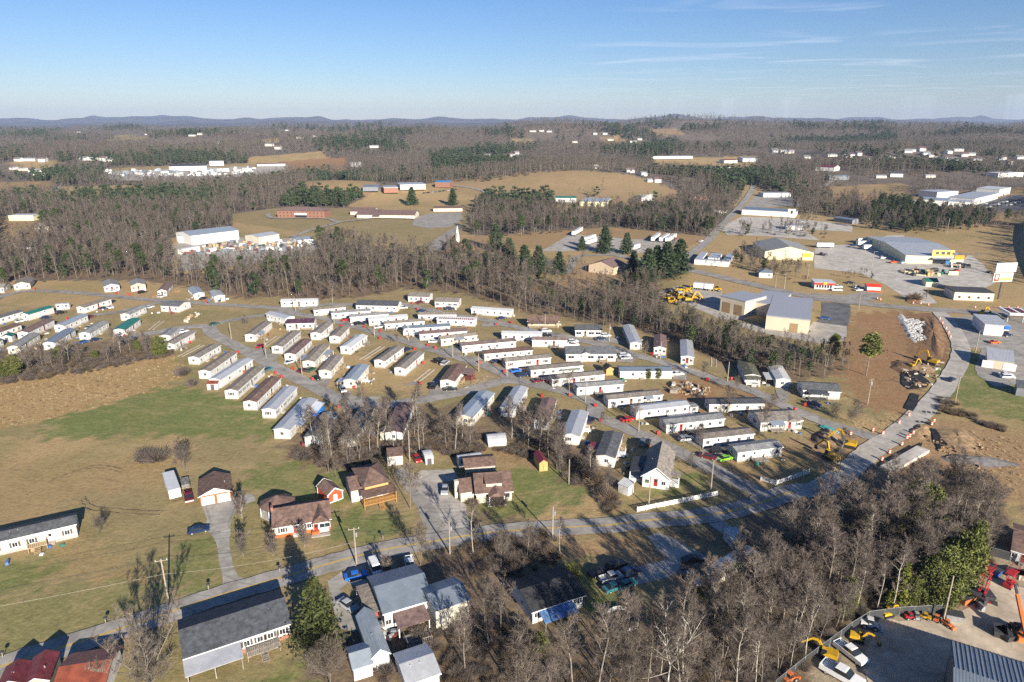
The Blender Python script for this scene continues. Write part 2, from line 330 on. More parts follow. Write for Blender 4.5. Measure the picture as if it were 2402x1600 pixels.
def noise(s, d=6, r=.6, sx=1., dist=0):
    k = n.new('ShaderNodeTexNoise'); k.inputs['Scale'].default_value = s; k.inputs['Detail'].default_value = d; k.inputs['Roughness'].default_value = r
    k.inputs['Distortion'].default_value = dist
    mpp = n.new('ShaderNodeMapping'); mpp.inputs['Scale'].default_value = (sx, 1, 1); mpp.inputs['Rotation'].default_value = (0, 0, .3)
    t.links.new(geo.outputs['Position'], mpp.inputs[0]); t.links.new(mpp.outputs[0], k.inputs['Vector']); return k.outputs[0]
def rng_(v, a, b_, c=0, d=1):
    k = n.new('ShaderNodeMapRange'); t.links.new(v, k.inputs[0])
    for i, q in enumerate((a, b_, c, d)): k.inputs[i+1].default_value = q
    return k.outputs[0]
def mth(op, a, c):
    k = n.new('ShaderNodeMath'); k.operation = op
    for i, q in enumerate((a, c)):
        if isinstance(q, (int, float)): k.inputs[i].default_value = q
        else: t.links.new(q, k.inputs[i])
    return k.outputs[0]
def mixc_(f, a, c, bt='MIX'):
    k = n.new('ShaderNodeMix'); k.data_type = 'RGBA'; k.blend_type = bt
    for s_, q in (('Factor', f), ('A', a), ('B', c)):
        if isinstance(q, (int, float)): k.inputs[s_].default_value = q
        elif isinstance(q, tuple): k.inputs[s_].default_value = (*q, 1)
        else: t.links.new(q, k.inputs[s_])
    return k.outputs['Result']
big = noise(.018, 5, .6, 1.6, .5); mid = noise(.11, 6, .65, .6, .4); fine = noise(.9, 6, .7); tiny = noise(4.0, 4, .7)
grass = ca.outputs['Alpha']
c1 = mixc_(mth('MULTIPLY', rng_(big, .45, .6), mth('MULTIPLY', grass, .55)), ca.outputs['Color'], (.215, .20, .075))
c2 = mixc_(mth('MULTIPLY', rng_(mid, .5, .68), mth('MULTIPLY', grass, .6)), c1, (.45, .32, .17))
patch = noise(.34, 5, .7, .7, .8)
c2 = mixc_(mth('MULTIPLY', rng_(patch, .53, .6), mth('MULTIPLY', grass, .42)), c2, (.27, .225, .10))
c2 = mixc_(mth('MULTIPLY', rng_(patch, .40, .33), mth('MULTIPLY', grass, .4)), c2, (.36, .255, .135))
c3 = mixc_(mth('MULTIPLY', rng_(fine, .52, .75), .45), c2, (.235, .165, .105))
v = mth('ADD', mth('ADD', rng_(fine, .32, .68, 0, .46), rng_(patch, .35, .65, 0, .22)), mth('ADD', rng_(tiny, .3, .7, 0, .2), .56))
mul = n.new('ShaderNodeVectorMath'); mul.operation = 'SCALE'; t.links.new(c3, mul.inputs[0]); t.links.new(v, mul.inputs[3])
t.links.new(mul.outputs[0], b.inputs['Base Color'])
bp = n.new('ShaderNodeBump'); bp.inputs['Distance'].default_value = .35; bp.inputs['Strength'].default_value = .5
t.links.new(fine, bp.inputs['Height']); t.links.new(bp.outputs[0], b.inputs['Normal']); me.materials.append(gm)
struct(ob('ground', me))
# far ridges along the horizon
hx = np.arange(-11000, 11001, 70.); hy = np.arange(6800, 15001, 160.); HX, HY = np.meshgrid(hx, hy)
HZ = np.zeros(HX.shape)
for k, (yc, sy, base, am) in enumerate(((7600, 420, 24, 14), (8800, 420, 46, 20), (10400, 500, 80, 27), (12400, 560, 122, 34), (14100, 500, 158, 38))):
    q_ = random.Random(60+k); prof = np.full(HX.shape, base*.75)
    for _ in range(95): c_, w_, a_ = q_.uniform(-11000, 11000), q_.uniform(110, 620), am*q_.random()**1.6*1.1; prof = prof + a_*np.exp(-((HX-c_)/w_)**2)
    HZ = np.maximum(HZ, np.maximum(prof, 4)*np.exp(-((HY-yc-140*np.sin(HX/430+k))/sy)**2))
HZ += 3*np.sin(HX/61)*np.sin(HY/83) - 2
idx = np.arange(HX.size).reshape(HX.shape); F = np.stack([idx[:-1, :-1], idx[:-1, 1:], idx[1:, 1:], idx[1:, :-1]], -1).reshape(-1, 4)
me = bpy.data.meshes.new('hills'); me.from_pydata(np.stack([HX, HY, HZ], -1).reshape(-1, 3).tolist(), [], F.tolist())
me.polygons.foreach_set('use_smooth', np.ones(len(F), bool))
me.materials.append(pm('wooded_hills', (.105, .085, .075), .95, .3, .02, bump=0, spec=.05)); struct(ob('hills', me))
# ---------------------------------------------------------------- roads and paved areas
def asphalt(name, rgb, crack=.55):
    m = pm(name, rgb, .92, .14, .22, spec=.15); t = m.node_tree; n = t.nodes; b = n['Principled BSDF']; src = b.inputs['Base Color'].links[0].from_socket
    g = n.new('ShaderNodeNewGeometry'); vo = n.new('ShaderNodeTexVoronoi'); vo.feature = 'DISTANCE_TO_EDGE'; vo.inputs['Scale'].default_value = .22; nz_ = n.new('ShaderNodeTexNoise'); nz_.inputs['Scale'].default_value = .9; nz_.inputs['Detail'].default_value = 5
    t.links.new(g.outputs['Position'], nz_.inputs['Vector']); mx = n.new('ShaderNodeMix'); mx.data_type = 'RGBA'; mx.inputs['Factor'].default_value = .35; t.links.new(g.outputs['Position'], mx.inputs['A']); t.links.new(nz_.outputs['Color'], mx.inputs['B']); t.links.new(mx.outputs['Result'], vo.inputs['Vector'])
    mr = n.new('ShaderNodeMapRange'); mr.inputs[1].default_value = .0; mr.inputs[2].default_value = .035; mr.inputs[3].default_value = 1-crack; mr.inputs[4].default_value = 1; t.links.new(vo.outputs['Distance'], mr.inputs[0])
    pt_ = n.new('ShaderNodeTexVoronoi'); pt_.inputs['Scale'].default_value = .09; t.links.new(g.outputs['Position'], pt_.inputs['Vector']); sp_ = n.new('ShaderNodeSeparateColor'); t.links.new(pt_.outputs['Color'], sp_.inputs[0]); m2 = n.new('ShaderNodeMapRange'); m2.inputs[3].default_value = .9; m2.inputs[4].default_value = 1.06; t.links.new(sp_.outputs[0], m2.inputs[0])
    m3 = n.new('ShaderNodeMapRange'); m3.inputs[1].default_value = .3; m3.inputs[2].default_value = .7; m3.inputs[3].default_value = .9; m3.inputs[4].default_value = 1.1; t.links.new(nz_.outputs[0], m3.inputs[0])
    p1 = n.new('ShaderNodeMath'); p1.operation = 'MULTIPLY'; t.links.new(mr.outputs[0], p1.inputs[0]); t.links.new(m2.outputs[0], p1.inputs[1]); p2 = n.new('ShaderNodeMath'); p2.operation = 'MULTIPLY'; t.links.new(p1.outputs[0], p2.inputs[0]); t.links.new(m3.outputs[0], p2.inputs[1])
    vs_ = n.new('ShaderNodeVectorMath'); vs_.operation = 'SCALE'; t.links.new(src, vs_.inputs[0]); t.links.new(p2.outputs[0], vs_.inputs[3]); t.links.new(vs_.outputs[0], b.inputs['Base Color']); return m
ASPH = asphalt('worn_asphalt', (.33, .305, .275), .3)
ASPHD = asphalt('dark_asphalt', (.15, .15, .152), .3)
ASPHO = asphalt('old_pale_asphalt', (.34, .315, .28), .3)
GRAV = asphalt('pale_gravel', (.43, .39, .34), .2)
PCONC = asphalt('pale_concrete', (.52, .475, .415), .16)
YEL = pm('yellow_road_paint', (.62, .40, .06), .8, .15, 2)
WHT = pm('white_road_paint', (.62, .62, .58), .8, .2, 2)
_Z = [0.012]
def zlev(): _Z[0] += .004; return _Z[0]
def smooth(P, k=6):
    out = []; n_ = len(P)
    for i in range(n_-1):
        a, b_, c, d = P[max(i-1, 0)], P[i], P[i+1], P[min(i+2, n_-1)]
        for j in range(k):
            s = j/k; out.append(.5*((2*b_)+(c-a)*s+(2*a-5*b_+4*c-d)*s*s+(3*b_-a-3*c+d)*s**3))
    return out+[P[-1]]
def ribbon(name, P, w, mat, z=None, parent=None, off=0.):
    P = smooth([Vector((p.x, p.y, 0)) for p in P]); z = zlev() if z is None else z
    v, f = [], []
    for i, p in enumerate(P):
        d = (P[min(i+1, len(P)-1)]-P[max(i-1, 0)]).normalized(); s = Vector((d.y, -d.x, 0)); dist = p.length
        jit = .12*math.sin(i*1.7)+.08*math.sin(i*4.1)
        for e in (-1, 0, 1):
            q = p + s*(off+e*(w/2+(jit if e else 0)*(0 if parent else 1))); h = float(hgt(q.x, q.y)); v.append((q.x, q.y, h+z+(.35 if dist > 600 else 0)+.0*e))
    for i in range(len(P)-1):
        for e in (0, 1): a = 3*i+e; f.append((a, a+1, a+4, a+3))
    me = bpy.data.meshes.new(name); me.from_pydata(v, [], f); me.materials.append(mat); o = ob(name, me, parent)
    return o if parent else struct(o)
def sheet(name, s, mat, z=None):
    P = pts(s) if isinstance(s, str) else s; z = zlev() if z is None else z; bm = bmesh.new()
    ring = []
    for i, p in enumerate(P):   # break the edge up a little so it does not read as cut with a knife
        q = P[(i+1) % len(P)]; L = (q-p).length; k = max(1, int(L/2.5)); nrm = Vector((p.y-q.y, q.x-p.x, 0)).normalized()
        for j in range(k):
            c = p.lerp(q, j/k) + nrm*((rng.random()-.5)*.35 if j else 0); ring.append(bm.verts.new((c.x, c.y, float(hgt(c.x, c.y))+z)))
    bmesh.ops.triangle_fill(bm, edges=[bm.edges.new((ring[i], ring[(i+1) % len(ring)])) for i in range(len(ring))], use_beauty=True)
    bmesh.ops.recalc_face_normals(bm, faces=bm.faces)
    if bm.faces and sum(f.normal.z for f in bm.faces) < 0: bmesh.ops.reverse_faces(bm, faces=bm.faces)
    me = bpy.data.meshes.new(name); bm.to_mesh(me); bm.free(); me.materials.append(mat); return struct(ob(name, me))
# paved lots first (lower), roads above them
sheet('driveway', 'G 1855,925 2130,872 2150,868 2265,825 2330,815 2352,880 2230,920 2160,990 2125,1060 2112,1300 2150,1500 L 2190,590 2275,632 2160,672 2040,704 2050,640 2010,440 G 1985,1260 1940,1185 1880,1150 1905,1050', ASPHO)
sheet('gravel_drive', 'H 1760,600 1850,640 1920,600 2210,590 2260,690 2090,705 2210,850 2330,920 2350,1150 2130,1240 2000,1130 1930,960 1880,800', GRAV)
sheet('asphalt_drive', 'H 1700,560 1790,600 1880,790 2010,900 2140,1110 2060,1200 1960,1190 1880,960 1790,800 1680,640', ASPHO)
sheet('driveway', 'M 780,560 870,480 960,460 1010,470 1030,650 920,690 840,660 770,720 900,820 970,870 960,960 1000,1040 900,1110 790,1080 700,860 660,640', ASPHO)
sheet('driveway', 'M 990,390 1130,360 1150,470 1010,490', ASPHO)
sheet('gravel_drive', 'N 1250,230 1340,190 1520,260 1800,420 1700,500 1560,470 1520,580 1300,640 1150,680 1140,560 1180,500 1260,480 1440,440 1330,330', GRAV)
sheet('gravel_drive', 'N 1720,40 1840,0 2130,220 2000,250 1820,120', GRAV)
TCONC = asphalt('tan_concrete', (.52, .43, .325), .14)
sheet('concrete_yard', 'O 1040,960 1200,1010 1600,970 1850,880 1960,780 2040,600 2200,660 2400,720 2420,1420 2100,1330 1680,1200 1640,1400 1600,1650 950,1650 860,1400 960,1150 1010,1020', TCONC)
sheet('paved_lot', 'T 430,900 640,880 900,870 1100,790 1250,790 1260,1000 1800,1010 1850,960 1980,1060 2090,1230 1960,1290 1640,1250 1420,1290 1560,1420 1330,1420 1100,1260 850,1140 420,1095', PCONC)
sheet('parking_lot', 'F 490,230 750,250 760,330 720,500 650,590 560,560 380,520 430,420 480,380', ASPHD)
sheet('gravel_yard', 'S 570,1320 760,1250 1150,1290 1150,1450 1130,1490 1330,1540 1400,1568 E 1100,0 1560,60 1580,90 1900,130 1990,20 2300,60 2290,190 2050,220 1500,120 1290,60', GRAV)
sheet('forecourt', 'F 290,230 300,160 420,150 700,170 900,130 1050,160 980,215 850,240 560,215', ASPHO)
sheet('forecourt', 'F 1640,400 1700,370 1900,350 2500,390 2500,980 2300,960 2250,1000 2080,1010 1920,900 1900,830 1960,660 1830,640 1720,520', ASPHO)
sheet('truck_yard', 'R 1060,1290 1330,1130 1500,1150 1900,1180 2340,1190 2180,1300 1960,1310 1700,1310 1400,1290 1250,1290', GRAV)
sheet('church_drive', 'R 0,1230 130,1180 250,1080 320,1070 200,1190 150,1270 20,1300', ASPHO)
sheet('parking_lot', 'R 0,950 330,930 330,1000 220,1070 0,1080 Q 1830,1050 1850,990', ASPHO)
sheet('paved_lot', 'S 1130,720 1330,620 1850,640 2350,700 2350,760 1900,740 2050,840 1560,800 1200,790', PCONC)
sheet('paved_lot', 'S 1450,430 1800,420 1900,520 1350,540', ASPHO)
sheet('parking_lot', 'T 1880,510 2250,420 2420,420 2420,560 2000,590', ASPHD)
for s in ('B 780,620 1000,720 930,790 880,800 760,680', 'B 1290,930 1500,920 1440,1010', 'B 1560,1040 1640,1040 1690,1100 1640,1130', 'B 1590,1110 1680,1100 1930,1100 1900,1150 1640,1160',
          'C 1210,1010 1240,950 1290,930 1320,1030 1440,1050 1440,1090 1200,1080', 'C 960,1000 1060,960 1110,990', 'D 230,830 440,850 420,900 330,880', 'D 560,930 740,900 740,960 620,990',
          'D 1350,670 1560,730 1500,790 1360,780', 'D 1040,540 1330,560 1440,620 1200,600', 'D 1860,860 2010,850 2000,950 1880,940', 'E 1640,640 1760,620 1760,760 1680,760', 'E 720,1060 960,1080 960,1180 840,1140',
          'E 940,1200 1240,1160 1260,1290 1080,1310', 'A 1560,690 1820,690 1780,760 1640,740', 'C 1680,430 1820,420 1850,450 1680,460', 'E 1900,720 1960,700 2060,820 1990,830', 'C 1000,570 1120,560 1200,600 1060,590', 'C 1330,660 1500,640 1500,700 1430,715', 'C 1580,740 1720,720 1750,770 1650,770'):
    sheet('driveway', s, ASPHO)
RD = {}
RD['main'] = 'L -420,1560 0,1435 640,1232 1210,1052 1560,934 2040,772 M 280,600 560,516 870,432 1180,357 1560,290 2040,214 I 1000,1145 1700,1108 N 1200,90 1600,62 J 1200,985 1500,905 1800,800'
ribbon('park_road', pts('J 1640,880 1300,715 1100,610 900,505 700,410 480,310 240,205 0,100 D 1150,1165 900,1060 650,1000 450,950 230,850 0,770 C 1300,690 1000,598 800,540 500,450 250,385 0,345 B 1000,292 700,270 400,250 0,225 A 1200,390 800,350 400,325 200,332 0,378 -200,420'), 5.6, ASPH)
ribbon('park_road', pts('A 1100,775 1400,712 1700,662 1900,655 B 400,530 700,685 1000,850 1300,1000 1500,1105 1650,1180 C 760,1182 950,1160 1200,1120 1500,1060 1750,990 1900,955 2050,960'), 6.0, ASPH)
ribbon('park_road', pts('B 300,480 480,415 700,375 900,345 1080,315'), 5.0, ASPHO)
ribbon('park_road', pts('B 1120,310 1400,258 1600,256 2000,250 C 920,248 1000,262 1200,302 1400,350 1700,392 1950,452 2200,502 D 850,540 1100,600 1350,660 1500,712 1800,795 2100,885 E 1124,568 1400,645 1700,785 2000,910 F 600,1365 850,1440 1000,1490 1090,1500'), 5.2, ASPH)
ribbon('park_road', pts('A 860,548 1050,525 1200,492 1480,430'), 4.5, ASPHO)
ribbon('road', pts('J 1500,905 1800,800 K 500,760 830,520 980,395 1180,270 F 1480,1180 1610,1030 1690,900 1755,780 1772,650 1720,520 1640,400 1560,310'), 6.6, PCONC)
rd = ribbon('road', pts(RD['main']), 6.2, ASPH)
for o_ in (-.17, .17): ribbon('road_marking', pts(RD['main']), .2, YEL, rd.data.vertices[0].co.z+.004+(.0 if o_ < 0 else 0), rd, o_)
hw = ribbon('highway', pts('S -200,900 300,1000 780,1098 1100,1168 1500,1262 2000,1368 F 800,238 1100,268 1400,295 1800,318 2352,350 2800,375'), 9.0, ASPH)
ribbon('road', pts('S 560,1130 800,1005 1000,858 1150,705 1250,600 1350,490 1430,370 1440,330'), 7.0, ASPHO)
ribbon('school_road', pts('Q 500,950 550,990 800,992 1050,995 1170,1025 1500,990 1850,1000'), 5.0, ASPHO)
ribbon('school_road', pts('Q 720,1160 900,1100 1050,1060 1170,1025'), 5.0, ASPHO)
ribbon('school_road', pts('R 230,690 400,710 520,740 620,785'), 6.0, ASPHO)
ribbon('school_road', pts('Q 2000,1230 2130,1150 2260,1070 2330,1060'), 6.0, ASPHO)
ribbon('road', pts('R 1280,1500 1330,1440 1400,1340 1700,1330 1850,1350'), 5.0, ASPHO)
ribbon('lane', pts('P 500,740 540,690 560,650'), 7.0, ASPHO)
ribbon('lane', pts('T 460,380 560,310 600,290'), 6.0, ASPHO)
TRK = pm('worn_grass', (.26, .19, .105), .95, .3, .6)
for s_ in ('G 480,690 620,640 760,590 880,563 1020,572 1130,600', 'G 780,850 790,880 850,935 1000,960 1300,980 1500,985'):
    P_ = pts(s_); ribbon('wheel_track', P_, .4, TRK); ribbon('wheel_track', [p+Vector((0, -1.6, 0)) for p in P_], .35, TRK)
# ---------------------------------------------------------------- building parts
def _win(w, h, name, fr=TRIMW, shut=None):
    m = MB(); f = .09
    m.box(-w/2, -.05, 0, w/2, .02, f, 0); m.box(-w/2, -.05, h-f, w/2, .02, h, 0); m.box(-w/2, -.05, f, -w/2+f, .02, h-f, 0); m.box(w/2-f, -.05, f, w/2, .02, h-f, 0)
    m.box(-.025, -.045, f, .025, .01, h-f, 0); m.box(-w/2+f, -.02, f, w/2-f, .01, h-f, 1)
    if shut: m.box(-w/2-.42, -.04, 0, -w/2-.04, .02, h, 2); m.box(w/2+.04, -.04, 0, w/2+.42, .02, h, 2)
    return m.mesh(name, *([fr, GLASS]+([shut] if shut else [])))
WIN = _win(1.15, 1.15, 'window'); WINS = _win(1.1, 1.2, 'window_shuttered', TRIMW, TRIMD); WIND = _win(1.1, 1.1, 'window_dark', TRIMD); WINL = _win(2.4, 1.2, 'window_wide')
def _door(c, name):
    m = MB().box(-.5, -.05, 0, .5, .02, 2.1, 0); m.box(-.58, -.03, -.03, -.5, .02, 2.18, 1); m.box(.5, -.03, -.03, .58, .02, 2.18, 1); m.box(-.58, -.03, 2.1, .58, .02, 2.18, 1)
    m.box(-.28, -.06, 1.15, .28, -.045, 1.85, 2); return m.mesh(name, c, TRIMW, GLASS)
DOORS = [_door(pm('white_door_paint', (.72, .71, .68), .5), 'door'), _door(pm('brown_door_paint', (.16, .09, .06), .5), 'door'), _door(pm('red_door_paint', (.30, .04, .03), .5), 'door')]
_st = MB()
for i in range(3): _st.box(-.7, -.3*(3-i), 0, .7, -.3*(2-i), .2*(i+1))
STEPS = _st.mesh('steps', CONC); STEPSW = bpy.data.meshes.new_from_object(bpy.data.objects.new('tmp', STEPS)); STEPSW.materials[0] = GREYWOOD
VENT = MB().tube((0, 0, 0), (0, 0, .5), .09, n=6).mesh('vent_pipe', GALV)
ACB = MB().box(-.45, -.4, 0, .45, .4, .8).box(-.4, -.35, .8, .4, .35, .84).mesh('air_conditioner', pm('ac_paint', (.45, .45, .43), .5))
def frame(s, w):
    """ground line of the wall facing the camera -> centre, heading, length"""
    P = pts(s) if isinstance(s, str) else s; a, b = Vector((P[0].x, P[0].y, 0)), Vector((P[1].x, P[1].y, 0))
    d = b-a; n_ = Vector((-d.y, d.x, 0)).normalized()
    if n_.dot((a+b)/2) < 0: a, b = b, a; d = b-a; n_ = -n_
    c = (a+b)/2+n_*w/2; return Vector((c.x, c.y, float(hgt(c.x, c.y)))), math.atan2(d.y, d.x), d.length
def gable_walls(L, w, h, rise, ridge, z0=0):
    m = MB(); X, Y = L/2, w/2
    if ridge == 'e':
        lo = [(-X, -Y, z0), (X, -Y, z0), (X, -Y, h), (0, -Y, h+rise), (-X, -Y, h)]; hi = [(x, Y, z) for x, _, z in lo]; m.hexa(hi, lo)
    elif ridge == 'p':
        lo = [(-X, Y, z0), (-X, -Y, z0), (-X, -Y, h), (-X, 0, h+rise), (-X, Y, h)]; hi = [(X, y, z) for _, y, z in lo]; m.hexa(hi, lo)
    elif ridge == 's':   # single slope, high at the back
        lo = [(-X, Y, z0), (-X, -Y, z0), (-X, -Y, h), (-X, Y, h+rise)]; hi = [(X, y, z) for _, y, z in lo]; m.hexa(hi, lo)
    else: m.box(-X, -Y, z0, X, Y, h)
    return m
def gable_roof(L, w, h, rise, ridge, ov=.3, t=.14):
    m = MB(); X, Y = L/2+ov, w/2+ov
    def slab(a, b, c, d): lo = [Vector(q) for q in (a, b, c, d)]; m.hexa(lo, [q+Vector((0, 0, t)) for q in lo])
    z1 = h+.02; 
    if ridge == 'p':
        e = h-rise*ov/(w/2)+.02; r = h+rise+.02
        slab((-X, -Y, e), (X, -Y, e), (X, 0, r), (-X, 0, r)); slab((-X, 0, r), (X, 0, r), (X, Y, e), (-X, Y, e))
    elif ridge == 'e':
        e = h-rise*ov/(L/2)+.02; r = h+rise+.02
        slab((-X, -Y, e), (0, -Y, r), (0, Y, r), (-X, Y, e)); slab((0, -Y, r), (X, -Y, e), (X, Y, e), (0, Y, r))
    elif ridge == 's':
        k = rise/w; slab((-X, -Y, h-k*ov+.02), (X, -Y, h-k*ov+.02), (X, Y, h+rise+k*ov+.02), (-X, Y, h+rise+k*ov+.02))
    elif ridge == 'hip':
        r = h+rise; R = max(L/2-w/2, .05); e = h+.02; a = [(-X, -Y, e), (X, -Y, e), (X, Y, e), (-X, Y, e)]
        m.poly([a[0], a[1], (R, 0, r), (-R, 0, r)]).poly([a[1], a[2], (R, 0, r)]).poly([a[2], a[3], (-R, 0, r), (R, 0, r)]).poly([a[3], a[0], (-R, 0, r)]).poly([a[3], a[2], a[1], a[0]])
    elif ridge == 'bow':  # low arched sheet-metal roof
        n_ = 7; q = [(-Y+2*Y*i/(n_-1), h+.02+rise*(1-((i/(n_-1)-.5)*2)**2)) for i in range(n_)]
        m.hexa([(-X, y, z) for y, z in q]+[(-X, y, z-.1) for y, z in reversed(q)], [(X, y, z) for y, z in q]+[(X, y, z-.1) for y, z in reversed(q)])
    else: m.box(-X, -Y, h+.02, X, Y, h+.02+max(t, rise))
    return m
def deck(par, x, y, w, d, hh, mat=TIMBER, rail=True, roof=None, steps=True, rh=2.6):
    """a raised deck in the parent's frame: x,y is the middle of its house side, it runs d towards -y"""
    dk = ob('deck', None, par); m = MB().box(x-w/2, y-d, hh-.12, x+w/2, y-.02, hh); m.build('floor', mat, dk)
    pm_ = MB().box(-.06, -.06, 0, .06, .06, 1).mesh('post', mat)
    for px in (x-w/2+.1, x+w/2-.1):
        for py in (y-d+.1, y-.15):
            if py < y-d+.2 or roof is None: ob('post', pm_, dk, (px, py, 0), 0, (1, 1, (rh if roof else hh+.95)))
    if rail:
        q = MB(); z = hh+.92
        for a, b in (((x-w/2+.08, y-d+.08), (x+w/2-.08, y-d+.08)), ((x-w/2+.08, y-d+.08), (x-w/2+.08, y-.1)), ((x+w/2-.08, y-d+.08), (x+w/2-.08, y-.1))):
            q.bar((*a, z), (*b, z), .08, .06); L = (Vector(b)-Vector(a)).length; k = max(2, int(L/.35))
            for i in range(1, k): c = Vector(a).lerp(Vector(b), i/k); q.bar((c.x, c.y, hh), (c.x, c.y, z), .05, .05)
        q.build('railing', mat, dk)
    if steps:
        q = MB(); k = max(2, int(hh/.19))
        for i in range(k): q.box(x-.55, y-d-.28*(k-i), hh*(i+.6)/k-.05, x+.55, y-d-.28*(k-i-1), hh*(i+.6)/k)
        q.bar((x-.55, y-d-.28*k, .1), (x-.55, y-d, hh-.05), .06, .2); q.bar((x+.55, y-d-.28*k, .1), (x+.55, y-d, hh-.05), .06, .2); q.build('steps', mat, dk)
    if roof: MB().hexa([(x-w/2-.2, y-d-.2, rh), (x+w/2+.2, y-d-.2, rh), (x+w/2+.2, y+.3, rh+.45), (x-w/2-.2, y+.3, rh+.45)], [(x-w/2-.2, y-d-.2, rh+.1), (x+w/2+.2, y-d-.2, rh+.1), (x+w/2+.2, y+.3, rh+.55), (x-w/2-.2, y+.3, rh+.55)]).build('porch_roof', roof, dk)
    return dk
HOMES = []
def house(s, wall, roof, label, w=4.4, h=2.95, rise=.55, ridge='p', name='mobile_home', cat='mobile home', win=WIN, nwin=None, door=True, skirt=True, ov=.25,
          group='mobile homes in the trailer park', L=None, ends=1, seed=None, steps=True, trim=True, decks=(), vents=True, wz=1.15):
    c, rz, LL = frame(s, w)
    L = L or LL
    o = thing(name, label, cat, c, rz, group); r = random.Random(label); HOMES.append((label, c))
    wm_ = WALLS[wall] if isinstance(wall, str) else wall; rm_ = ROOFS[roof] if isinstance(roof, str) else roof
    fl = ridge in ('flat', 'bow', 'hip')
    gable_walls(L, w, h, 0 if fl else rise, 'box' if fl else ridge).build('wall', wm_, o)
    rf = gable_roof(L, w, h, rise, ridge, ov).build('roof', rm_, o)
    near = c.length < 330
    if skirt:
        X, Y = L/2+.02, w/2+.02; q = MB(); q.box(-X, -Y, 0, X, -Y+.015, .6).box(-X, Y-.015, 0, X, Y, .6).box(-X, -Y+.015, 0, -X+.015, Y-.015, .6).box(X-.015, -Y+.015, 0, X, Y-.015, .6)
        q.build('skirting', SKIRT if r.random() < .6 else BLOCK, o)
    if trim and ridge in ('p', 'e') and near:
        q = MB()
        if ridge == 'p': q.box(-L/2-ov, -w/2-ov-.03, h-rise*ov/(w/2)-.1, L/2+ov, -w/2-ov, h-rise*ov/(w/2)+.1)
        else:
            for sx in (-1, 1): q.bar((sx*(L/2+ov), -w/2-ov-.02, h-rise*ov/(L/2)+.05), (0, -w/2-ov-.02, h+rise+.05), .05, .18)
        q.build('fascia', TRIMW, o)
    if win is not None:
        k = nwin if nwin is not None else max(2, int(L/3.6)); slots = [-L/2+L*(i+.5)/(k+(1 if door else 0)) for i in range(k+(1 if door else 0))]
        di = r.randint(1, max(1, len(slots)-2)) if door else -1
        for i, x in enumerate(slots):
            if i == di:
                ob('door', DOORS[r.choice((0, 0, 1, 2))], o, (x, -w/2-.012, .62))
                if steps: ob('steps', STEPS if r.random() < .5 else STEPSW, o, (x, -w/2-.03, 0))
            elif r.random() < .88: ob('window', win, o, (x+r.uniform(-.3, .3), -w/2-.012, wz))
        if ends:
            for sx in (-1, 1): ob('window', win, o, (sx*(L/2+.012), r.uniform(-.4, .4), wz), sx*math.pi/2)
    if vents and near:
        for i in range(2): ob('vent_pipe', VENT, rf, (r.uniform(-.35, .35)*L, -w*.12, h+rise*.6 if not fl else h+.1))
    if near and r.random() < .35 and cat == 'mobile home': ob('air_conditioner', ACB, o, (L/2+.8, 0, 0))
    if cat == 'mobile home' and not decks and near and r.random() < .55:
        dx = r.uniform(-.3, .3)*L; deck(o, dx, -w/2, r.uniform(2.2, 4.2), r.uniform(1.4, 2.2), .6, r.choice((TIMBER, GREYWOOD, GREYWOOD, TRIMW)), True, ROOFS['bluegrey'] if r.random() < .2 else None)
    if cat == 'mobile home' and near and r.random() < .5: MB().tube((-.8, 0, .55), (.8, 0, .55), .42, n=10).build('propane_tank', TRIMW, o, (r.uniform(-.4, .4)*L, w/2+1.2, 0))
    for d_ in decks: deck(o, *d_[:5], **(d_[5] if len(d_) > 5 else {}))
    o['_L'] = L; o['_w'] = w
    return o
def shed(s, wall, roof, label, w=3, h=2.3, rise=.7, ridge='e', door=True, name='shed', cat='shed', L=None, group=None, trim=None):
    o = house(s, wall, roof, label, w, h, rise, ridge, name, cat, None, 0, False, False, .15, group, L, 0, trim=False, vents=False)
    if door:
        L = o['_L']; q = MB().box(-.62, -.05, 0, .62, .02, 1.95, 0); q.box(-.05, -.06, .1, .05, -.05, 1.9, 1); q.build('door', [TRIMW if trim else (WALLS[wall] if wall != 'white' else TRIMD), TRIMD], o, (0, -w/2-.01, .02))
    if trim:
        q = MB(); L = o['_L']
        for sx in (-1, 1):
            q.bar((sx*(L/2), -w/2-.04, 0), (sx*(L/2), -w/2-.04, h), .16, .08); q.bar((sx*(L/2+.1), -w/2-.2, h-.05), (0, -w/2-.2, h+rise+.05), .06, .22)
            q.bar((sx*(L/2+.04), w/2, 0), (sx*(L/2+.04), w/2, h), .08, .16)
        q.build('trim', trim, o)
    return o
# ---------------------------------------------------------------- the trailer park
Hh = house
# upper left, along the upper lane
Hh('A -60,348 42,342', 'cream', 'taupe', 'beige house cut by the left edge above the upper lane', 9, 3, 1.2)
Hh('A 135,318 285,305', 'cream', 'taupe', 'beige end-on double-wide by the wood at upper left', 15, 3, 1.3, 'e')
Hh('A 965,336 1105,320', 'white', 'grey', 'white end-on double-wide with grey roof above the upper lane bend', 14, 3, 1.2, 'e')
Hh('A 1210,328 1345,314', 'tan', 'grey', 'tan gabled house with white porch above the upper lane', 13, 3, 1.3, 'e', decks=((0, -6.5, 7, 2.2, .4, dict(mat=TRIMW)),))
Hh('A 1455,376 1537,371', 'white', 'wine', 'narrow white trailer with wine-coloured roof above the upper lane', 19, 3, .8, 'e', decks=((-3.5, -9, 2, 2.5, .4),))
Hh('A 1790,404 1735,346', 'white', 'bluegrey', 'white trailer with blue-grey roof set aslant above the upper lane', 5)
Hh('A 1978,428 1932,378', 'white', 'silver', 'silver-roofed trailer set aslant right of the blue-grey-roofed one', 5)
Hh('A 1485,513 1650,522', 'white', 'dgrey', 'white dark-roofed double-wide just below the upper lane', 9, 3, 1.1)
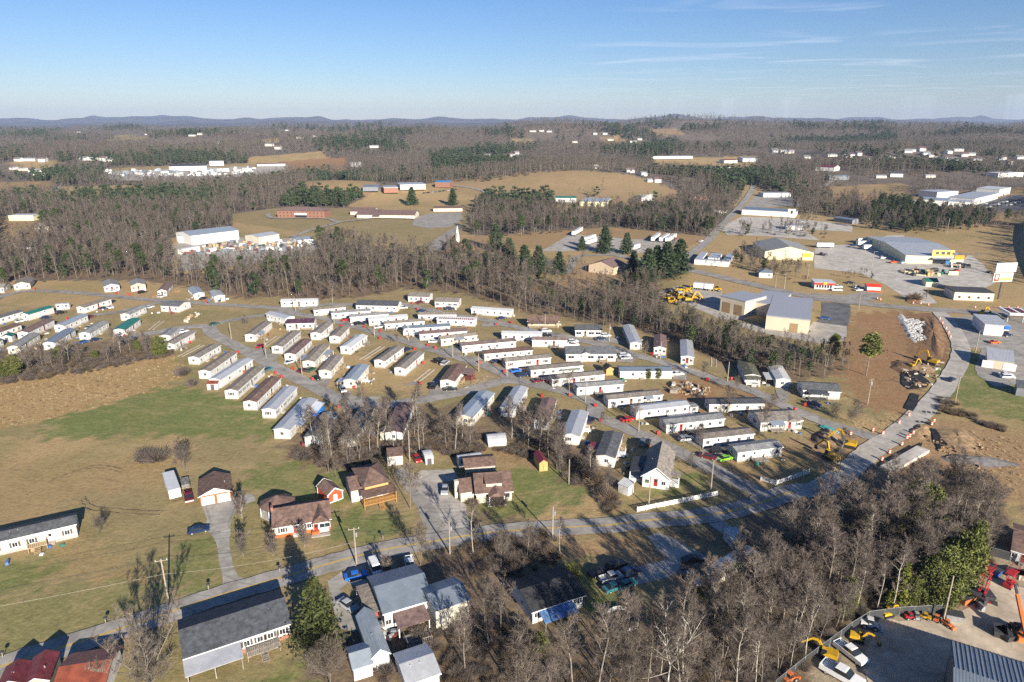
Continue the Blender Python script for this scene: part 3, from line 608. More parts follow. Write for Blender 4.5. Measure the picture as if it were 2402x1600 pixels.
Hh('A 785,530 1030,448', 'white', 'taupe', 'long white taupe-roofed trailer below the upper lane at left')
Hh('A 275,596 502,526', 'white', 'green', 'white trailer with green roof and cars before it')
Hh('A -40,645 222,566', 'white', 'dgrey', 'white dark-roofed trailer left of the small green-roofed one')
Hh('A 520,498 640,490', 'white', 'white', 'small white camper parked behind the green-roofed trailer', 2.6, 2.6, .15, 'bow', name='camper', skirt=False, cat='camper')
Hh('A 270,766 508,645', 'white', 'wine', 'white trailer with faded wine-red roof at far left')
Hh('A 600,702 815,603', 'white', 'bluegrey', 'white trailer with blue-grey roof beside a maroon car')
Hh('A 835,773 1008,668', 'white', 'grey', 'white grey-roofed trailer left of the big green-roofed one')
Hh('A 1160,739 1298,638', 'white', 'green', 'white trailer with bright green roof beside the lane', 5)
Hh('A 1200,596 1352,522', 'white', 'grey', 'white trailer behind the bright green-roofed one')
Hh('A -60,790 206,692', 'white', 'brown', 'brown-roofed trailer with wooden porch at the left edge', decks=((3, -2.2, 5, 2, .6),))
Hh('A 195,899 376,778', 'cream', 'grey', 'cream grey-roofed trailer behind the left tree row')
Hh('A 510,863 702,735', 'white', 'slate', 'white slate-roofed trailer behind the left tree row')
Hh('A -60,880 38,830', 'white', 'dgrey', 'white trailer end at the left edge above the tree row')
shed('A 22,797 115,790', 'white', 'green', 'small white shed with green roof at far left', 4)
shed('A 1122,596 1192,592', 'white', 'tan', 'small white shed behind the bright green roof', 3)
Hh('A 1575,796 1652,730', 'grey', 'grey', 'grey trailer beside the lime green truck')
Hh('A 1612,876 1796,768', 'white', 'taupe', 'first taupe-roofed trailer down the left lane by the round shrub')
# left lane, lower side
Hh('B 270,809 468,692', 'white', 'taupe', 'second taupe-roofed trailer down the left lane, lower side')
Hh('B 375,937 615,764', 'white', 'tan', 'white tan-roofed trailer third down the left lane, lower side')
Hh('B 470,1019 761,828', 'white', 'silver', 'white trailer with pale metal roof behind the orange-roofed shed')
shed('B 340,1038 438,1036', 'white', 'orange', 'small white shed with orange-red roof', 3.2, 2.2, .5, 'p')
Hh('B 625,1121 868,902', 'white', 'tan', 'white brown-tan-roofed trailer between pale metal and dark roofs', win=WINS)
Hh('B 800,1226 1020,1002', 'white', 'brown', 'white trailer with dark brown roof on the left lane', decks=((2, -2.2, 4, 1.8, .6),))
Hh('B 975,1301 1168,1092', 'white', 'silver', 'white trailer with smooth silver roof beside the field', win=WINS)
o = Hh('B 1105,1490 1352,1205', 'grey', 'silver', 'long silver trailer with blue tarp awning by the bare trees', 4.8)
m = MB().hexa([(3, -2.45, 2.5), (11, -2.45, 2.5), (11, -5.2, 2.1), (3, -5.2, 2.1)], [(3, -2.45, 2.6), (11, -2.45, 2.6), (11, -5.2, 2.2), (3, -5.2, 2.2)]); m.build('awning', pm('white_tarp', (.62, .66, .72), .6), o)
for k, (a, b_) in enumerate(((3.4, 5.2), (5.8, 6.6), (7.2, 10.4))): MB().hexa([(a, -3.0-.3*k, .9), (b_, -3.0-.3*k, .9), (b_-.3, -5.3, .1), (a+.3, -5.3, .1)], [(a, -3.0-.3*k, 1.6), (b_, -3.0-.3*k, 1.7), (b_-.3, -5.3, 1.0), (a+.3, -5.3, .8)]).build('tarp', pm('blue_tarp', (.03, .16, .48), .6, .3, 1.5), o)
# trailers under the bare trees below the loop
Hh('B 1380,1561 1540,1335', 'grey', 'grey', 'grey-roofed trailer half hidden by bare trees, left')
Hh('B 1706,1562 1872,1295', 'cream', 'taupe', 'cream-ended trailer half hidden by bare trees, middle')
Hh('B 2138,1516 2236,1245', 'white', 'wine', 'white trailer with dark wine roof below the loop', 5)
shed('B 1930,1500 2008,1498', 'cream', 'tan', 'small cream shed left of the wine-roofed trailer', 3)
Hh('C 1605,1373 1800,1145', 'cream', 'bluegrey', 'trailer with weathered blue metal roof under bare trees', 5.2)
Hh('C 1985,1292 2106,1095', 'grey', 'silver', 'pale-roofed trailer right of the blue metal roof')
Hh('D 730,1407 802,1205', 'grey', 'wine', 'wine-roofed trailer under trees left of the middle lane')
Hh('D 1012,1549 1090,1325', 'white', 'silver', 'white silver-roofed trailer standing alone by the middle lane', 4.8)
o = Hh('I 1728,577 1800,352', 'white', 'dgrey', 'white dark-roofed trailer with rust-red side awning', 5)
MB().box(-3.5, 2.55, 2.3, 1.5, 5.4, 2.38).build('awning', ROOFS['maroon'], o)
for px in (-3.3, 1.3): MB().box(px-.06, 5.1, 0, px+.06, 5.2, 2.3).build('awning_post', GREYWOOD, o)
deck(o, 3, -2.5, 3, 1.6, .6)
# block between the left lane and the middle lane
Hh('B 785,593 936,472', 'white', 'taupe', 'white taupe-roofed trailer by the dry grass circle')
Hh('B 885,392 1060,441', 'white', 'silver', 'low white trailer behind the plum-roofed double-wide', 5)
Hh('B 1068,489 1318,482', 'white', 'purple', 'white double-wide with plum metal roof', 7.5, 3, 1.0, decks=((3, -3.75, 5, 1.8, .6),))
Hh('B 1385,579 1497,482', 'white', 'taupe', 'white trailer right of the plum-roofed double-wide')
Hh('B 1560,611 1647,522', 'white', 'tan', 'short white trailer with light brown roof beside a red car')
Hh('B 1660,713 1811,602', 'white', 'white', 'white trailer with white roof and small wooden deck', decks=((4.5, -2.2, 3, 2, .6, dict(mat=GREYWOOD)),))
Hh('B 1035,706 1200,562', 'white', 'taupe', 'white taupe-roofed trailer left of the plum-brown one', win=WINS)
Hh('B 1155,776 1302,642', 'white', 'wine', 'white trailer with plum-brown roof on the left lane')
o = Hh('B 1330,846 1467,692', 'cream', 'tan', 'cream tan-roofed trailer with blue-grey awnings on both sides', 4.6)
MB().box(0, -5, 2.3, 6, -2.35, 2.4).build('awning', ROOFS['bluegrey'], o); MB().box(-6, 2.35, 2.3, 0, 4.6, 2.4).build('awning', ROOFS['bluegrey'], o)
for q_ in ((.2, -4.8), (5.8, -4.8), (-5.8, 4.4), (-.2, 4.4)): MB().box(q_[0]-.05, q_[1]-.05, 0, q_[0]+.05, q_[1]+.05, 2.3).build('awning_post', TRIMW, o)
Hh('B 1480,933 1592,792', 'cream', 'taupe', 'cream trailer with brown shingles above the black car')
o = Hh('B 1715,1023 1826,884', 'cream', 'bluegrey', 'small cream trailer with blue metal roof and side porch', 4.6)
MB().box(-7.5, 2.4, 2.2, -3.5, 4.8, 2.3).build('porch_roof', ROOFS['bluegrey'], o)
for q_ in (-7.3, -3.7): MB().box(q_-.06, 4.6, 0, q_+.06, 4.72, 2.2).build('porch_post', TRIMW, o)
Hh('B 1975,841 2146,712', 'white', 'taupe', 'white taupe-roofed trailer beside the empty pad, left of a pair')
Hh('B 2165,913 2331,762', 'white', 'taupe', 'white taupe-roofed trailer, right of a pair by the lane')
o = Hh('C 1440,1031 1545,882', 'white', 'brown', 'white trailer with dark brown roof and red-brown covered deck', 5.2)
deck(o, 2.5, -2.6, 5.5, 4, .6, pm('red_stained_timber', (.22, .07, .05), .8, .15), True, ROOFS['wine'])
# right of the middle lane, in slanting ranks
Hh('B 1018,276 1350,269', 'white', 'white', 'long white pale-roofed trailer against the wood, above the lane')
Hh('B 1322,361 1612,333', 'cream', 'tan', 'cream trailer at the top of the slanting rank')
Hh('B 1708,311 2088,321', 'white', 'dark', 'long white house with charcoal roof behind the slanting rank', 8, 3, 1.5)
Hh('B 1485,391 1842,366', 'white', 'grey', 'second trailer of the slanting rank, grey roof')
Hh('B 1655,426 2005,397', 'white', 'grey', 'third trailer of the slanting rank, beside a red car')
Hh('B 1828,451 2182,420', 'white', 'white', 'fourth trailer of the slanting rank, white roof')
Hh('C 798,491 1160,464', 'white', 'tan', 'fifth trailer of the slanting rank, with front porch', decks=((-6, -2.2, 4, 2, .6, dict(mat=GREYWOOD)),))
Hh('C 965,536 1395,511', 'white', 'slate', 'sixth trailer of the slanting rank, slate blue roof')
Hh('C 1118,588 1550,557', 'white', 'wine', 'seventh trailer of the slanting rank, brown-red roof')
Hh('C 1313,636 1643,597', 'cream', 'tan', 'eighth trailer of the slanting rank, short with tan roof')
o = Hh('C 1508,698 2000,652', 'white', 'rust', 'ninth trailer of the slanting rank, rust-striped roof')
Hh('C 1712,774 2150,737', 'pink', 'brown', 'tenth trailer of the slanting rank, pinkish with brown roof')
Hh('C 1908,848 2320,807', 'pink', 'taupe', 'eleventh trailer of the slanting rank, dark window shutters', win=WINS)
o = Hh('D 570,928 1042,882', 'white', 'taupe', 'twelfth trailer of the slanting rank, green side awning')
MB().box(1, -4.2, 2.2, 8, -2.25, 2.3).build('awning', pm('faded_green_awning', (.32, .36, .28), .7), o)
Hh('D 765,1013 1244,967', 'pink', 'taupe', 'pinkish trailer behind the white-limbed tree, dark shutters', win=WINS)
Hh('D 992,1092 1416,1057', 'white', 'grey', 'plain white trailer with pale grey roof below the pinkish one')
Hh('D 1280,1205 1776,1157', 'grey', 'taupe', 'dirty grey trailer streaked with tree shadows')
o = Hh('D 1535,1314 2016,1257', 'white', 'silver', 'white silver-roofed trailer beside a red-and-black car', decks=((6, -2.2, 9, 1.5, .5, dict(mat=TRIMW)),))
shed('D 2028,1260 2104,1250', 'white', 'grey', 'small white shed right of the silver-roofed trailer', 3.4, 2.2, .2, 'p')
Hh('D 1812,1442 2342,1382', 'white', 'grey', 'long white trailer with mottled grey roof in the lower park', 4.8)
Hh('E 972,1184 1436,1132', 'grey', 'taupe', 'grimy white taupe-roofed trailer next to last')
Hh('E 1288,1312 1696,1257', 'grey', 'grey', 'grimy white grey-roofed trailer, lowest of the park', 4.8)
# upper right
Hh('C 1010,229 1200,236', 'white', 'taupe', 'white double-wide by the wood, left of two at the top', 8, 3, 1.1)
Hh('C 1255,279 1470,286', 'white', 'taupe', 'white double-wide by the wood, right of two at the top', 8, 3, 1.1, win=WINS)
Hh('C 1590,346 1956,372', 'white', 'white', 'long white flat-roofed trailer beside the wood', 4.6)
Hh('C 1105,404 1450,402', 'white', 'tan', 'tan-roofed trailer behind the red-and-white striped roof')
o = Hh('C 1275,441 1626,455', 'white', 'white', 'white trailer with red-striped roof edge')
for k in range(17): MB().box(-7.6+k*.95, -2.5, 3.0, -7.25+k*.95, -1.2, 3.45).build('roof_stripe', ROOFS['maroon'], o)
Hh('D 578,463 790,463', 'tan', 'brown', 'brown-roofed cabin with long front porch by the wood', 7, 2.9, 1.5, decks=((0, -3.5, 13, 2.2, .5, dict(roof=ROOFS['brown'])),), L=14)
Hh('D 978,551 1221,553', 'white', 'dgrey', 'white dark-grey-roofed double-wide by the wood', 8.5, 3, 1.2, win=WINL, nwin=3)
Hh('D 303,584 668,589', 'white', 'white', 'white flat-roofed trailer facing an empty plot', 4.4)
Hh('D 582,641 900,646', 'white', 'rust', 'white striped-roof trailer beside two white vehicles', 4.4)
o = Hh('D 893,776 1348,776', 'white', 'dgrey', 'large white double-wide with dark roof and front gable', 9, 3, 1.6, win=WINL, nwin=4)
m = MB().hexa([(-5, -4.85, 2.7), (1, -4.85, 2.7), (-2, -4.85, 3.9)], [(-5, -1, 3.0), (1, -1, 3.0), (-2, -1, 4.35)]); m.build('front_gable', ROOFS['dgrey'], o)
MB().poly([(-4.7, -4.87, 2.75), (.7, -4.87, 2.75), (-2, -4.87, 3.75)]).build('gable_wall', WALLS['white'], o)
o = Hh('D 1388,936 1864,936', 'white', 'slate', 'long white trailer with slate-blue roof and two front shrubs', 5)
Hh('D 1480,669 1412,505', 'grey', 'silver', 'silver-topped trailer end-on right of the far houses', 4.6)
Hh('D 1707,716 1797,722', 'white', 'wine', 'end-on trailer with brown metal roof by the upper right lane', 17, 3, .7, 'e', L=4.6)
Hh('D 1962,801 2046,807', 'grey', 'silver', 'end-on trailer with pale grey roof by the upper right lane', 21, 3, .5, 'e', L=4.6)
shed('D 1262,905 1330,900', 'wood', 'black', 'brown wooden shed with dark roof behind the slate-blue-roofed trailer', 4, 2.4, .9)
Hh('E 1377,586 1471,591', 'grey', 'olive', 'end-on trailer with mossy roof and white front porch', 16, 3, .6, 'e', L=5, decks=((0, -8, 4.6, 2.5, .6, dict(mat=TRIMW, roof=ROOFS['olive'])),))
o = Hh('E 1642,622 1572,492', 'white', 'white', 'white-roofed trailer with side carport by the creek wood', 4.6)
MB().box(-1, -5.5, 2.4, 6, -2.4, 2.5).build('carport_roof', ROOFS['white'], o)
for q_ in (-.8, 5.8): MB().box(q_-.06, -5.4, 0, q_+.06, -5.3, 2.4).build('carport_post', GREYWOOD, o)
Hh('E 1890,721 2229,739', 'white', 'dgrey', 'white dark-roofed home with black porch near the creek wood', 8, 2.9, 1.2, win=WINS, decks=((-1.5, -4, 6, 2.4, .6, dict(mat=TRIMD, roof=ROOFS['dark'])),))
o = Hh('E 1030,856 1536,850', 'cream', 'dark', 'cream dark-roofed trailer behind a big bare tree', 5)
deck(o, 5.5, -2.5, 4.5, 3.2, .6, pm('red_painted_timber', (.36, .06, .04), .7, .12))
o = Hh('E 1500,1028 1880,1006', 'white', 'taupe', 'white double-wide with small front gable in the lower park', 8.5, 2.9, 1.3, win=WINS, nwin=4)
MB().hexa([(1, -4.6, 2.65), (6, -4.6, 2.65), (3.5, -4.6, 3.7)], [(1, -1, 2.9), (6, -1, 2.9), (3.5, -1, 4.05)]).build('front_gable', ROOFS['taupe'], o)
# ---------------------------------------------------------------- houses along the road in front
def attach(ch, par):
    """keep ch where it stands, as a part of par"""
    mx = Matrix.LocRotScale(par.location, par.rotation_euler, par.scale); ch.parent = par; ch.matrix_parent_inverse = mx.inverted(); return ch
def wing(par, s, wall, roof, w, h, rise, ridge, name='wing', L=None, ov=.25):
    c, rz, LL = frame(s, w); o = ob(name, None, None, c, rz); L = L or LL; fl = ridge in ('flat', 'bow', 'hip')
    wm_ = WALLS[wall] if isinstance(wall, str) else wall
    gable_walls(L, w, h, 0 if fl else rise, 'box' if fl else ridge).build('wall', wm_, o); gable_roof(L, w, h, rise, ridge, ov).build('roof', ROOFS[roof] if isinstance(roof, str) else roof, o)
    attach(o, par); o['_L'] = L; return o
def part_box(par, name, mat, *b): return MB().box(*b).build(name, mat, par)
KW = dict(skirt=False, group=None, cat='house', name='house')
FB = pm('orange_red_brick', (.46, .12, .04), .9, .15, 3)
o = house('G -300,1457 720,1213', 'cream', 'dgrey', 'long cream trailer with charcoal roof and timber stair deck', 5, 3.3, .8, win=WINS, group=None, decks=((2.6, -2.5, 3.6, 1.8, 1.0),), skirt=True)
o = house('G 1848,928 2132,873', FB, 'brown', 'brown-roofed garage with two white doors and orange brick', 8.5, 2.6, 1.5, 'e', 'garage', 'garage', None, 0, False, False, .4, None)
for x in (-1.75, 1.75):
    d_ = part_box(o, 'garage_door', TRIMW, x-1.45, -4.31, .02, x+1.45, -4.26, 2.15)
    for k in range(3): part_box(d_, 'door_panel', pm('panel_line', (.60, .60, .58), .6), x-1.4, -4.325, .12+k*.68, x+1.4, -4.312, .70+k*.68)
MB().poly([(-3.9, -4.27, 2.5), (3.9, -4.27, 2.5), (0, -4.27, 3.95)]).build('gable_panel', WALLS['white'], o)
o = house('H 572,1226 1080,1139', 'white', 'brown', 'white ranch house with brown roof and red brick base', 8.5, 2.9, 2.0, nwin=3, win=WINS, ov=.45, **KW)
L_ = o['_L']; part_box(o, 'brick_base', FB, -L_/2-.04, -4.31, 0, L_/2+.04, -4.27, .75)
MB().hexa([(L_*.16, -5.2, 2.6), (L_*.5, -5.2, 2.6), (L_*.33, -5.2, 4.5)], [(L_*.16, -.5, 3.0), (L_*.5, -.5, 3.0), (L_*.33, -.5, 4.9)]).build('gable_roof', ROOFS['brown'], o)
MB().hexa([(L_*.19, -5.0, 0), (L_*.47, -5.0, 0), (L_*.47, -5.0, 2.6), (L_*.33, -5.0, 4.2), (L_*.19, -5.0, 2.6)], [(L_*.19, -4.2, 0), (L_*.47, -4.2, 0), (L_*.47, -4.2, 2.6), (L_*.33, -4.2, 4.2), (L_*.19, -4.2, 2.6)]).build('gable_wall', WALLS['white'], o)
part_box(o, 'brick_porch', FB, L_*.16, -5.9, 0, L_*.30, -5.05, .9); part_box(o, 'porch_slab', CONC, L_*.14, -6.8, 0, L_*.48, -5.92, .25)
ob('window', WINL, o, (L_*.40, -5.02, 1.1)); ob('door', DOORS[2], o, (L_*.24, -5.02, .3)); part_box(o, 'chimney', BRICK, -L_/2-.5, -.6, 0, -L_/2+.02, .6, 5.6)
# octagonal pavilion
c = pt('H 600,985'); o = thing('pavilion', 'brown-roofed octagonal pavilion behind the ranch house', 'pavilion', c, .2); R8 = 4.3
ring = lambda R, z, k=8: [(R*math.cos(2*math.pi*i/k+.39), R*math.sin(2*math.pi*i/k+.39), z) for i in range(k)]
m = MB(); rr = ring(R8, 2.6)
for i in range(8): m.poly([rr[i], rr[(i+1) % 8], (0, 0, 4.6)])
m.poly(list(reversed(rr))); m.build('roof', ROOFS['brown'], o)
for x, y, z in ring(R8-.4, 0): MB().box(x-.08, y-.08, 0, x+.08, y+.08, 2.62).build('post', TRIMW, o)
m = MB().hexa(ring(R8-.2, 0), ring(R8-.2, .15)); m.build('floor', CONC, o)
o = shed('H 1060,910 964,824', 'red', 'brown', 'barn-red shed with white trim and brown roof', 3.8, 2.3, 1.3, 'p', False); L_ = o['_L']
for sx in (-1, 1):
    for y in (-1.9, 1.9): part_box(o, 'corner_trim', TRIMW, sx*(L_/2)-.09, y-.09, 0, sx*(L_/2)+.09, y+.09, 2.3)
    part_box(o, 'sill_trim', TRIMW, sx*(L_/2+.02)-.04, -1.9, 0, sx*(L_/2+.02)+.04, 1.9, .22); part_box(o, 'door', TRIMW, sx*(L_/2+.02)-.03, -.5, .3, sx*(L_/2+.02)+.03, .5, 1.9)
    for e in (-1, 1): MB().bar((sx*(L_/2+.2), e*2.1, 2.2), (sx*(L_/2+.2), 0, 3.7), .08, .25).build('verge_trim', TRIMW, o)
o = house('H 1405,905 1618,853', 'orange', 'brown', 'two-storey ochre house with brown hip roof and timber porch', 10, 4.6, 2.2, 'hip', nwin=3, ov=.6, steps=False, **KW)
deck(o, 0, -5, 8, 3.0, 1.2, pm('golden_timber', (.52, .27, .09), .8, .15), True, ROOFS['brown'], True, 3.2)
wing(o, 'H 1360,880 1420,868', 'grey', 'brown', 8, 3.2, 1.6, 'p', L=6)
shed('H 1606,561 1746,549', 'pink', 'brown', 'tan-pink shed with brown roof behind the ochre house', 4, 2.7, .5, 's')
shed('H 1955,552 2026,541', 'white', 'white', 'small white arched shed between a red car and a trailer', 5, 1.9, .6, 'bow')
o = house('I 300,580 515,548', 'white', 'white', 'white camper parked behind the brown-striped carport', 2.6, 2.5, .3, 'bow', 'camper', 'camper', WIN, 3, True, False, .05, None, steps=False)
# carport with slatted side
c, rz, L_ = frame('I 360,668 632,642', 6); o = thing('carport', 'open carport with brown roof and pale slatted side', 'carport', c, rz)
gable_roof(L_, 6, 2.9, 1.0, 'p', .3).build('roof', ROOFS['brown'], o)
for k in range(6): part_box(o, 'slat', pm('cream_panel', (.62, .55, .47), .7), -L_/2, -3.05, 1.45+k*.24, L_/2, -3.0, 1.62+k*.24)
for sx in (-1, 0, 1):
    for y in (-2.9, 2.9): part_box(o, 'post', TRIMW, sx*(L_/2-.1)-.07, y-.07, 0, sx*(L_/2-.1)+.07, y+.07, 2.9)
o = house('I 462,906 786,882', 'cream', 'brown', 'cream house with brown roof, dormer and front gable', 9.5, 2.9, 2.6, nwin=3, ov=.4, win=WIND, **KW); L_ = o['_L']
part_box(o, 'dormer', WALLS['cream'], -1.8, -3.6, 3.4, 2.0, -1.2, 4.6); MB().hexa([(-2.1, -3.9, 4.55), (2.3, -3.9, 4.55), (2.3, 0, 5.4), (-2.1, 0, 5.4)], [(-2.1, -3.9, 4.7), (2.3, -3.9, 4.7), (2.3, 0, 5.55), (-2.1, 0, 5.55)]).build('dormer_roof', ROOFS['brown'], o)
MB().hexa([(-1.6, -6.6, 2.5), (2.6, -6.6, 2.5), (.5, -6.6, 3.7)], [(-1.6, -3.5, 2.9), (2.6, -3.5, 2.9), (.5, -3.5, 4.1)]).build('porch_gable', ROOFS['brown'], o)
for x in (-1.3, 2.3): part_box(o, 'porch_post', TRIMW, x-.1, -6.5, 0, x+.1, -6.3, 2.5)
part_box(o, 'porch_floor', CONC, -1.7, -6.7, 0, 2.7, -4.78, .35)
wg = wing(o, 'I 318,893 440,874', 'cream', 'brown', 7, 2.6, 1.7, 'p'); part_box(wg, 'chimney', WALLS['cream'], -wg['_L']/2-1.0, -1.4, 0, -wg['_L']/2-.02, -.4, 4.6)
shed('I 1040,613 1115,604', 'wood', 'maroon', 'new timber shed with dark red metal roof on the lawn', 5.6, 2.5, .8, 'e')
shed('I 572,388 736,372', 'grey', 'silver', 'weathered silver arched storage hut at the wood edge', 4.6, 1.1, 1.7, 'bow', False, name='storage_hut', cat='hut')
o = house('J 415,749 661,785', 'white', 'taupe', 'white house with big brown-grey roof at the park entrance', 15, 3.3, 2.6, 'e', nwin=2, ov=.45, steps=False, **KW); L_ = o['_L']
MB().hexa([(-L_/2-3.6, -5.5, 2.6), (-L_/2-.2, -5.5, 3.3), (-L_/2-.2, 3, 3.3), (-L_/2-3.6, 3, 2.6)], [(-L_/2-3.6, -5.5, 2.75), (-L_/2-.2, -5.5, 3.45), (-L_/2-.2, 3, 3.45), (-L_/2-3.6, 3, 2.75)]).build('side_porch_roof', ROOFS['dark'], o)
for y in (-5.3, -1.2, 2.8): part_box(o, 'porch_post', TRIMW, -L_/2-3.5, y-.1, 0, -L_/2-3.3, y+.1, 2.65)
part_box(o, 'porch_deck', WALLS['white'], -L_/2-3.6, -5.6, 0, -L_/2-.03, 3, .9)
part_box(o, 'porch_deck', WALLS['white'], L_/2+.03, -5.6, 0, L_/2+2.3, -3, 1.0)
MB().hexa([(L_/2+.2, -5.8, 3.2), (L_/2+2.5, -5.8, 2.8), (L_/2+2.5, -2.6, 2.8), (L_/2+.2, -2.6, 3.2)], [(L_/2+.2, -5.8, 3.35), (L_/2+2.5, -5.8, 2.95), (L_/2+2.5, -2.6, 2.95), (L_/2+.2, -2.6, 3.35)]).build('side_porch_roof', ROOFS['taupe'], o)
for y in (-5.5, -2.9): part_box(o, 'porch_post', TRIMW, L_/2+2.1, y-.08, 1.0, L_/2+2.26, y+.08, 2.85)
# the row below the road
o = house('L 1725,1476 2673,1153', 'white', 'dark', 'long white house with charcoal roof and brick base below the road', 10, 3.1, 1.7, nwin=7, win=WINS, ov=.4, **KW); L_ = o['_L']
part_box(o, 'brick_base', BRICK, -L_/2-.03, -5.04, 0, L_/2+.03, -5.01, .8)
MB().hexa([(-L_/2-.4, -9.0, 2.3), (-L_/2+8.6, -9.0, 2.3), (-L_/2+8.6, -5.2, 2.9), (-L_/2-.4, -5.2, 2.9)], [(-L_/2-.4, -9.0, 2.4), (-L_/2+8.6, -9.0, 2.4), (-L_/2+8.6, -5.2, 3.0), (-L_/2-.4, -5.2, 3.0)]).build('porch_roof', ROOFS['silver'], o)
for x in (-L_/2, -L_/2+4.1, -L_/2+8.3): part_box(o, 'porch_post', GREYWOOD, x-.08, -8.9, 0, x+.08, -8.74, 2.35)
deck(o, -L_/2+12, -5.05, 5.5, 2.6, 1.0, GREYWOOD)
house('L 15,1752 240,1700', 'tan', 'red', 'red metal-roofed shed cut by the bottom left corner', 4.6, 2.8, .9, 'e', 'shed', 'shed', None, 0, False, False, .2, None)
house('L 250,1738 482,1684', 'tan', 'red', 'taller red metal-roofed shed second from the bottom left corner', 6.2, 3.0, .9, 'e', 'shed', 'shed', None, 0, False, False, .2, None)
house('L 520,1812 975,1738', 'grey', 'orange', 'house with rusty orange roof at the bottom left edge', 8.5, 2.9, 1.3, 'p', 'house', 'house', None, 0, False, False, .4, None)
o = house('M 1192,1097 1625,963', 'grey', 'slate', 'large house with grey-blue metal roof below the road', 11, 4.0, 1.7, nwin=4, ov=.4, **KW); L_ = o['_L']
wing(o, 'M 1662,1110 1966,1001', 'cream', 'slate', 7, 4.7, 1.1, 'p')
MB().hexa([(-L_/2+1.5, -9.0, 2.4), (-L_/2+7.5, -9.0, 2.4), (-L_/2+7.5, -5.6, 3.2), (-L_/2+1.5, -5.6, 3.2)], [(-L_/2+1.5, -9.0, 2.5), (-L_/2+7.5, -9.0, 2.5), (-L_/2+7.5, -5.6, 3.3), (-L_/2+1.5, -5.6, 3.3)]).build('porch_roof', ROOFS['wine'], o)
for x in (-L_/2+1.7, -L_/2+7.3): part_box(o, 'porch_post', TRIMW, x-.08, -8.9, 0, x+.08, -8.74, 2.45)
deck(o, -L_/2+4.5, -9.05, 4.5, 3.2, .8, GREYWOOD, True, None, False)
c, rz, L_ = frame('M 1032,1066 1172,1022', 8.5); o = thing('lean_to', 'open lean-to with brown slatted roof full of clutter', 'lean-to', c, rz)
for k in range(4): part_box(o, 'roof_panel', ROOFS['tan'] if k % 2 else GREYWOOD, -L_/2, -4.2+k*2.1, 2.7+.1*k, L_/2, -2.15+k*2.1, 2.78+.1*k)
for x in (-1, 1):
    for y in (-4.1, 0, 4.1): part_box(o, 'post', TRIMW, x*(L_/2-.1)-.07, y-.07, 0, x*(L_/2-.1)+.07, y+.07, 2.7)
for k in range(9):
    q_ = random.Random(k); MB().box(0, 0, 0, q_.uniform(.4, 1.0), q_.uniform(.4, 1.0), q_.uniform(.3, .9)).build('junk_box', pm('junk_%d' % (k % 4), ((.5, .5, .5), (.4, .08, .06), (.1, .15, .3), (.3, .25, .2))[k % 4]), o, (q_.uniform(-L_/2, L_/2-1), q_.uniform(-4.8, -1), 0))
o = house('M 1078,1474 1232,1424', 'white', 'bluegrey', 'white metal outbuilding with streaky blue-grey roof', 11, 3.0, 1.2, 'e', 'outbuilding', 'outbuilding', None, 0, False, False, .3, None)
wing(o, 'M 908,1562 1078,1508', 'white', 'bluegrey', 5, 2.6, .9, 'p')
house('M 1400,1700 1690,1596', 'grey', 'silver', 'weathered silver-roofed barn at the bottom edge', 7, 2.5, .9, 'p', 'barn', 'barn', None, 0, False, False, .3, None)
o = house('N 192,1034 652,878', 'white', 'black', 'house with black shingle roof and blue tarp porch', 9, 2.9, 1.5, nwin=4, ov=.4, **KW); L_ = o['_L']
MB().hexa([(-L_/2+1, -7.6, 2.0), (-L_/2+8, -7.6, 2.0), (-L_/2+8, -4.8, 2.7), (-L_/2+1, -4.8, 2.7)], [(-L_/2+1, -7.6, 2.08), (-L_/2+8, -7.6, 2.08), (-L_/2+8, -4.8, 2.78), (-L_/2+1, -4.8, 2.78)]).build('tarp_roof', pm('faded_blue_tarp', (.10, .19, .36), .55, .25, 1.2), o)
for x in (-L_/2+1.2, -L_/2+7.8): part_box(o, 'porch_post', GREYWOOD, x-.06, -7.5, 0, x+.06, -7.38, 2.0)
house('N 1890,676 2230,474', 'cream', 'silver', 'pale yellow bus-like camper among bare trees', 2.7, 2.9, .3, 'bow', 'camper', 'camper', WIND, 5, True, False, .05, None, steps=False)
shed('N 2030,345 2140,330', 'grey', 'silver', 'grey tarp-roofed shelter below the junction', 4, 2.0, .4, 's', False, name='shelter', cat='shelter')
shed('J 195,800 285,840', 'white', 'white', 'white tarp-covered lean-to by the entrance house', 2.4, 2.4, .5, 's', False, name='shelter', cat='shelter')
house('O 2226,458 2520,546', 'white', 'brown', 'white brown-roofed house at the right edge above the yard', 12, 2.8, 1.8, 'p', 'house', 'house', WIN, 3, True, False, .4, None)
# equipment workshop, bottom right
e1 = Vector((.864, -.503, 0)); e2 = Vector((-.503, -.864, 0)); C0 = Vector((73.0, 92.5, 0)); cc = C0+e1*13+e2*8
o = thing('workshop', 'workshop with ribbed slate-blue metal roof, bottom right corner', 'workshop', cc, math.atan2(e1.y, e1.x))
gable_walls(26, 16, 5.8, 1.2, 'p').build('wall', WALLS['dgrey'], o); rf = gable_roof(26, 16, 5.8, 1.2, 'p', .25, .12).build('roof', ROOFS['slate'], o)
rb = MB().hexa([(-.07, 0, 0), (.07, 0, 0), (.07, 8.25, -1.238), (-.07, 8.25, -1.238)], [(-.035, 0, .09), (.035, 0, .09), (.035, 8.25, -1.148), (-.035, 8.25, -1.148)]).mesh('roof_rib', pm('rib_metal', (.30, .34, .40), .4, .08, metal=.25))
for k in range(42): ob('roof_rib', rb, rf, (-13+k*.63, 0, 7.145))
MB().tube((4, 2.5, 6.4), (8, 2.5, 6.4), .35, n=8).build('ridge_duct', TRIMW, rf)
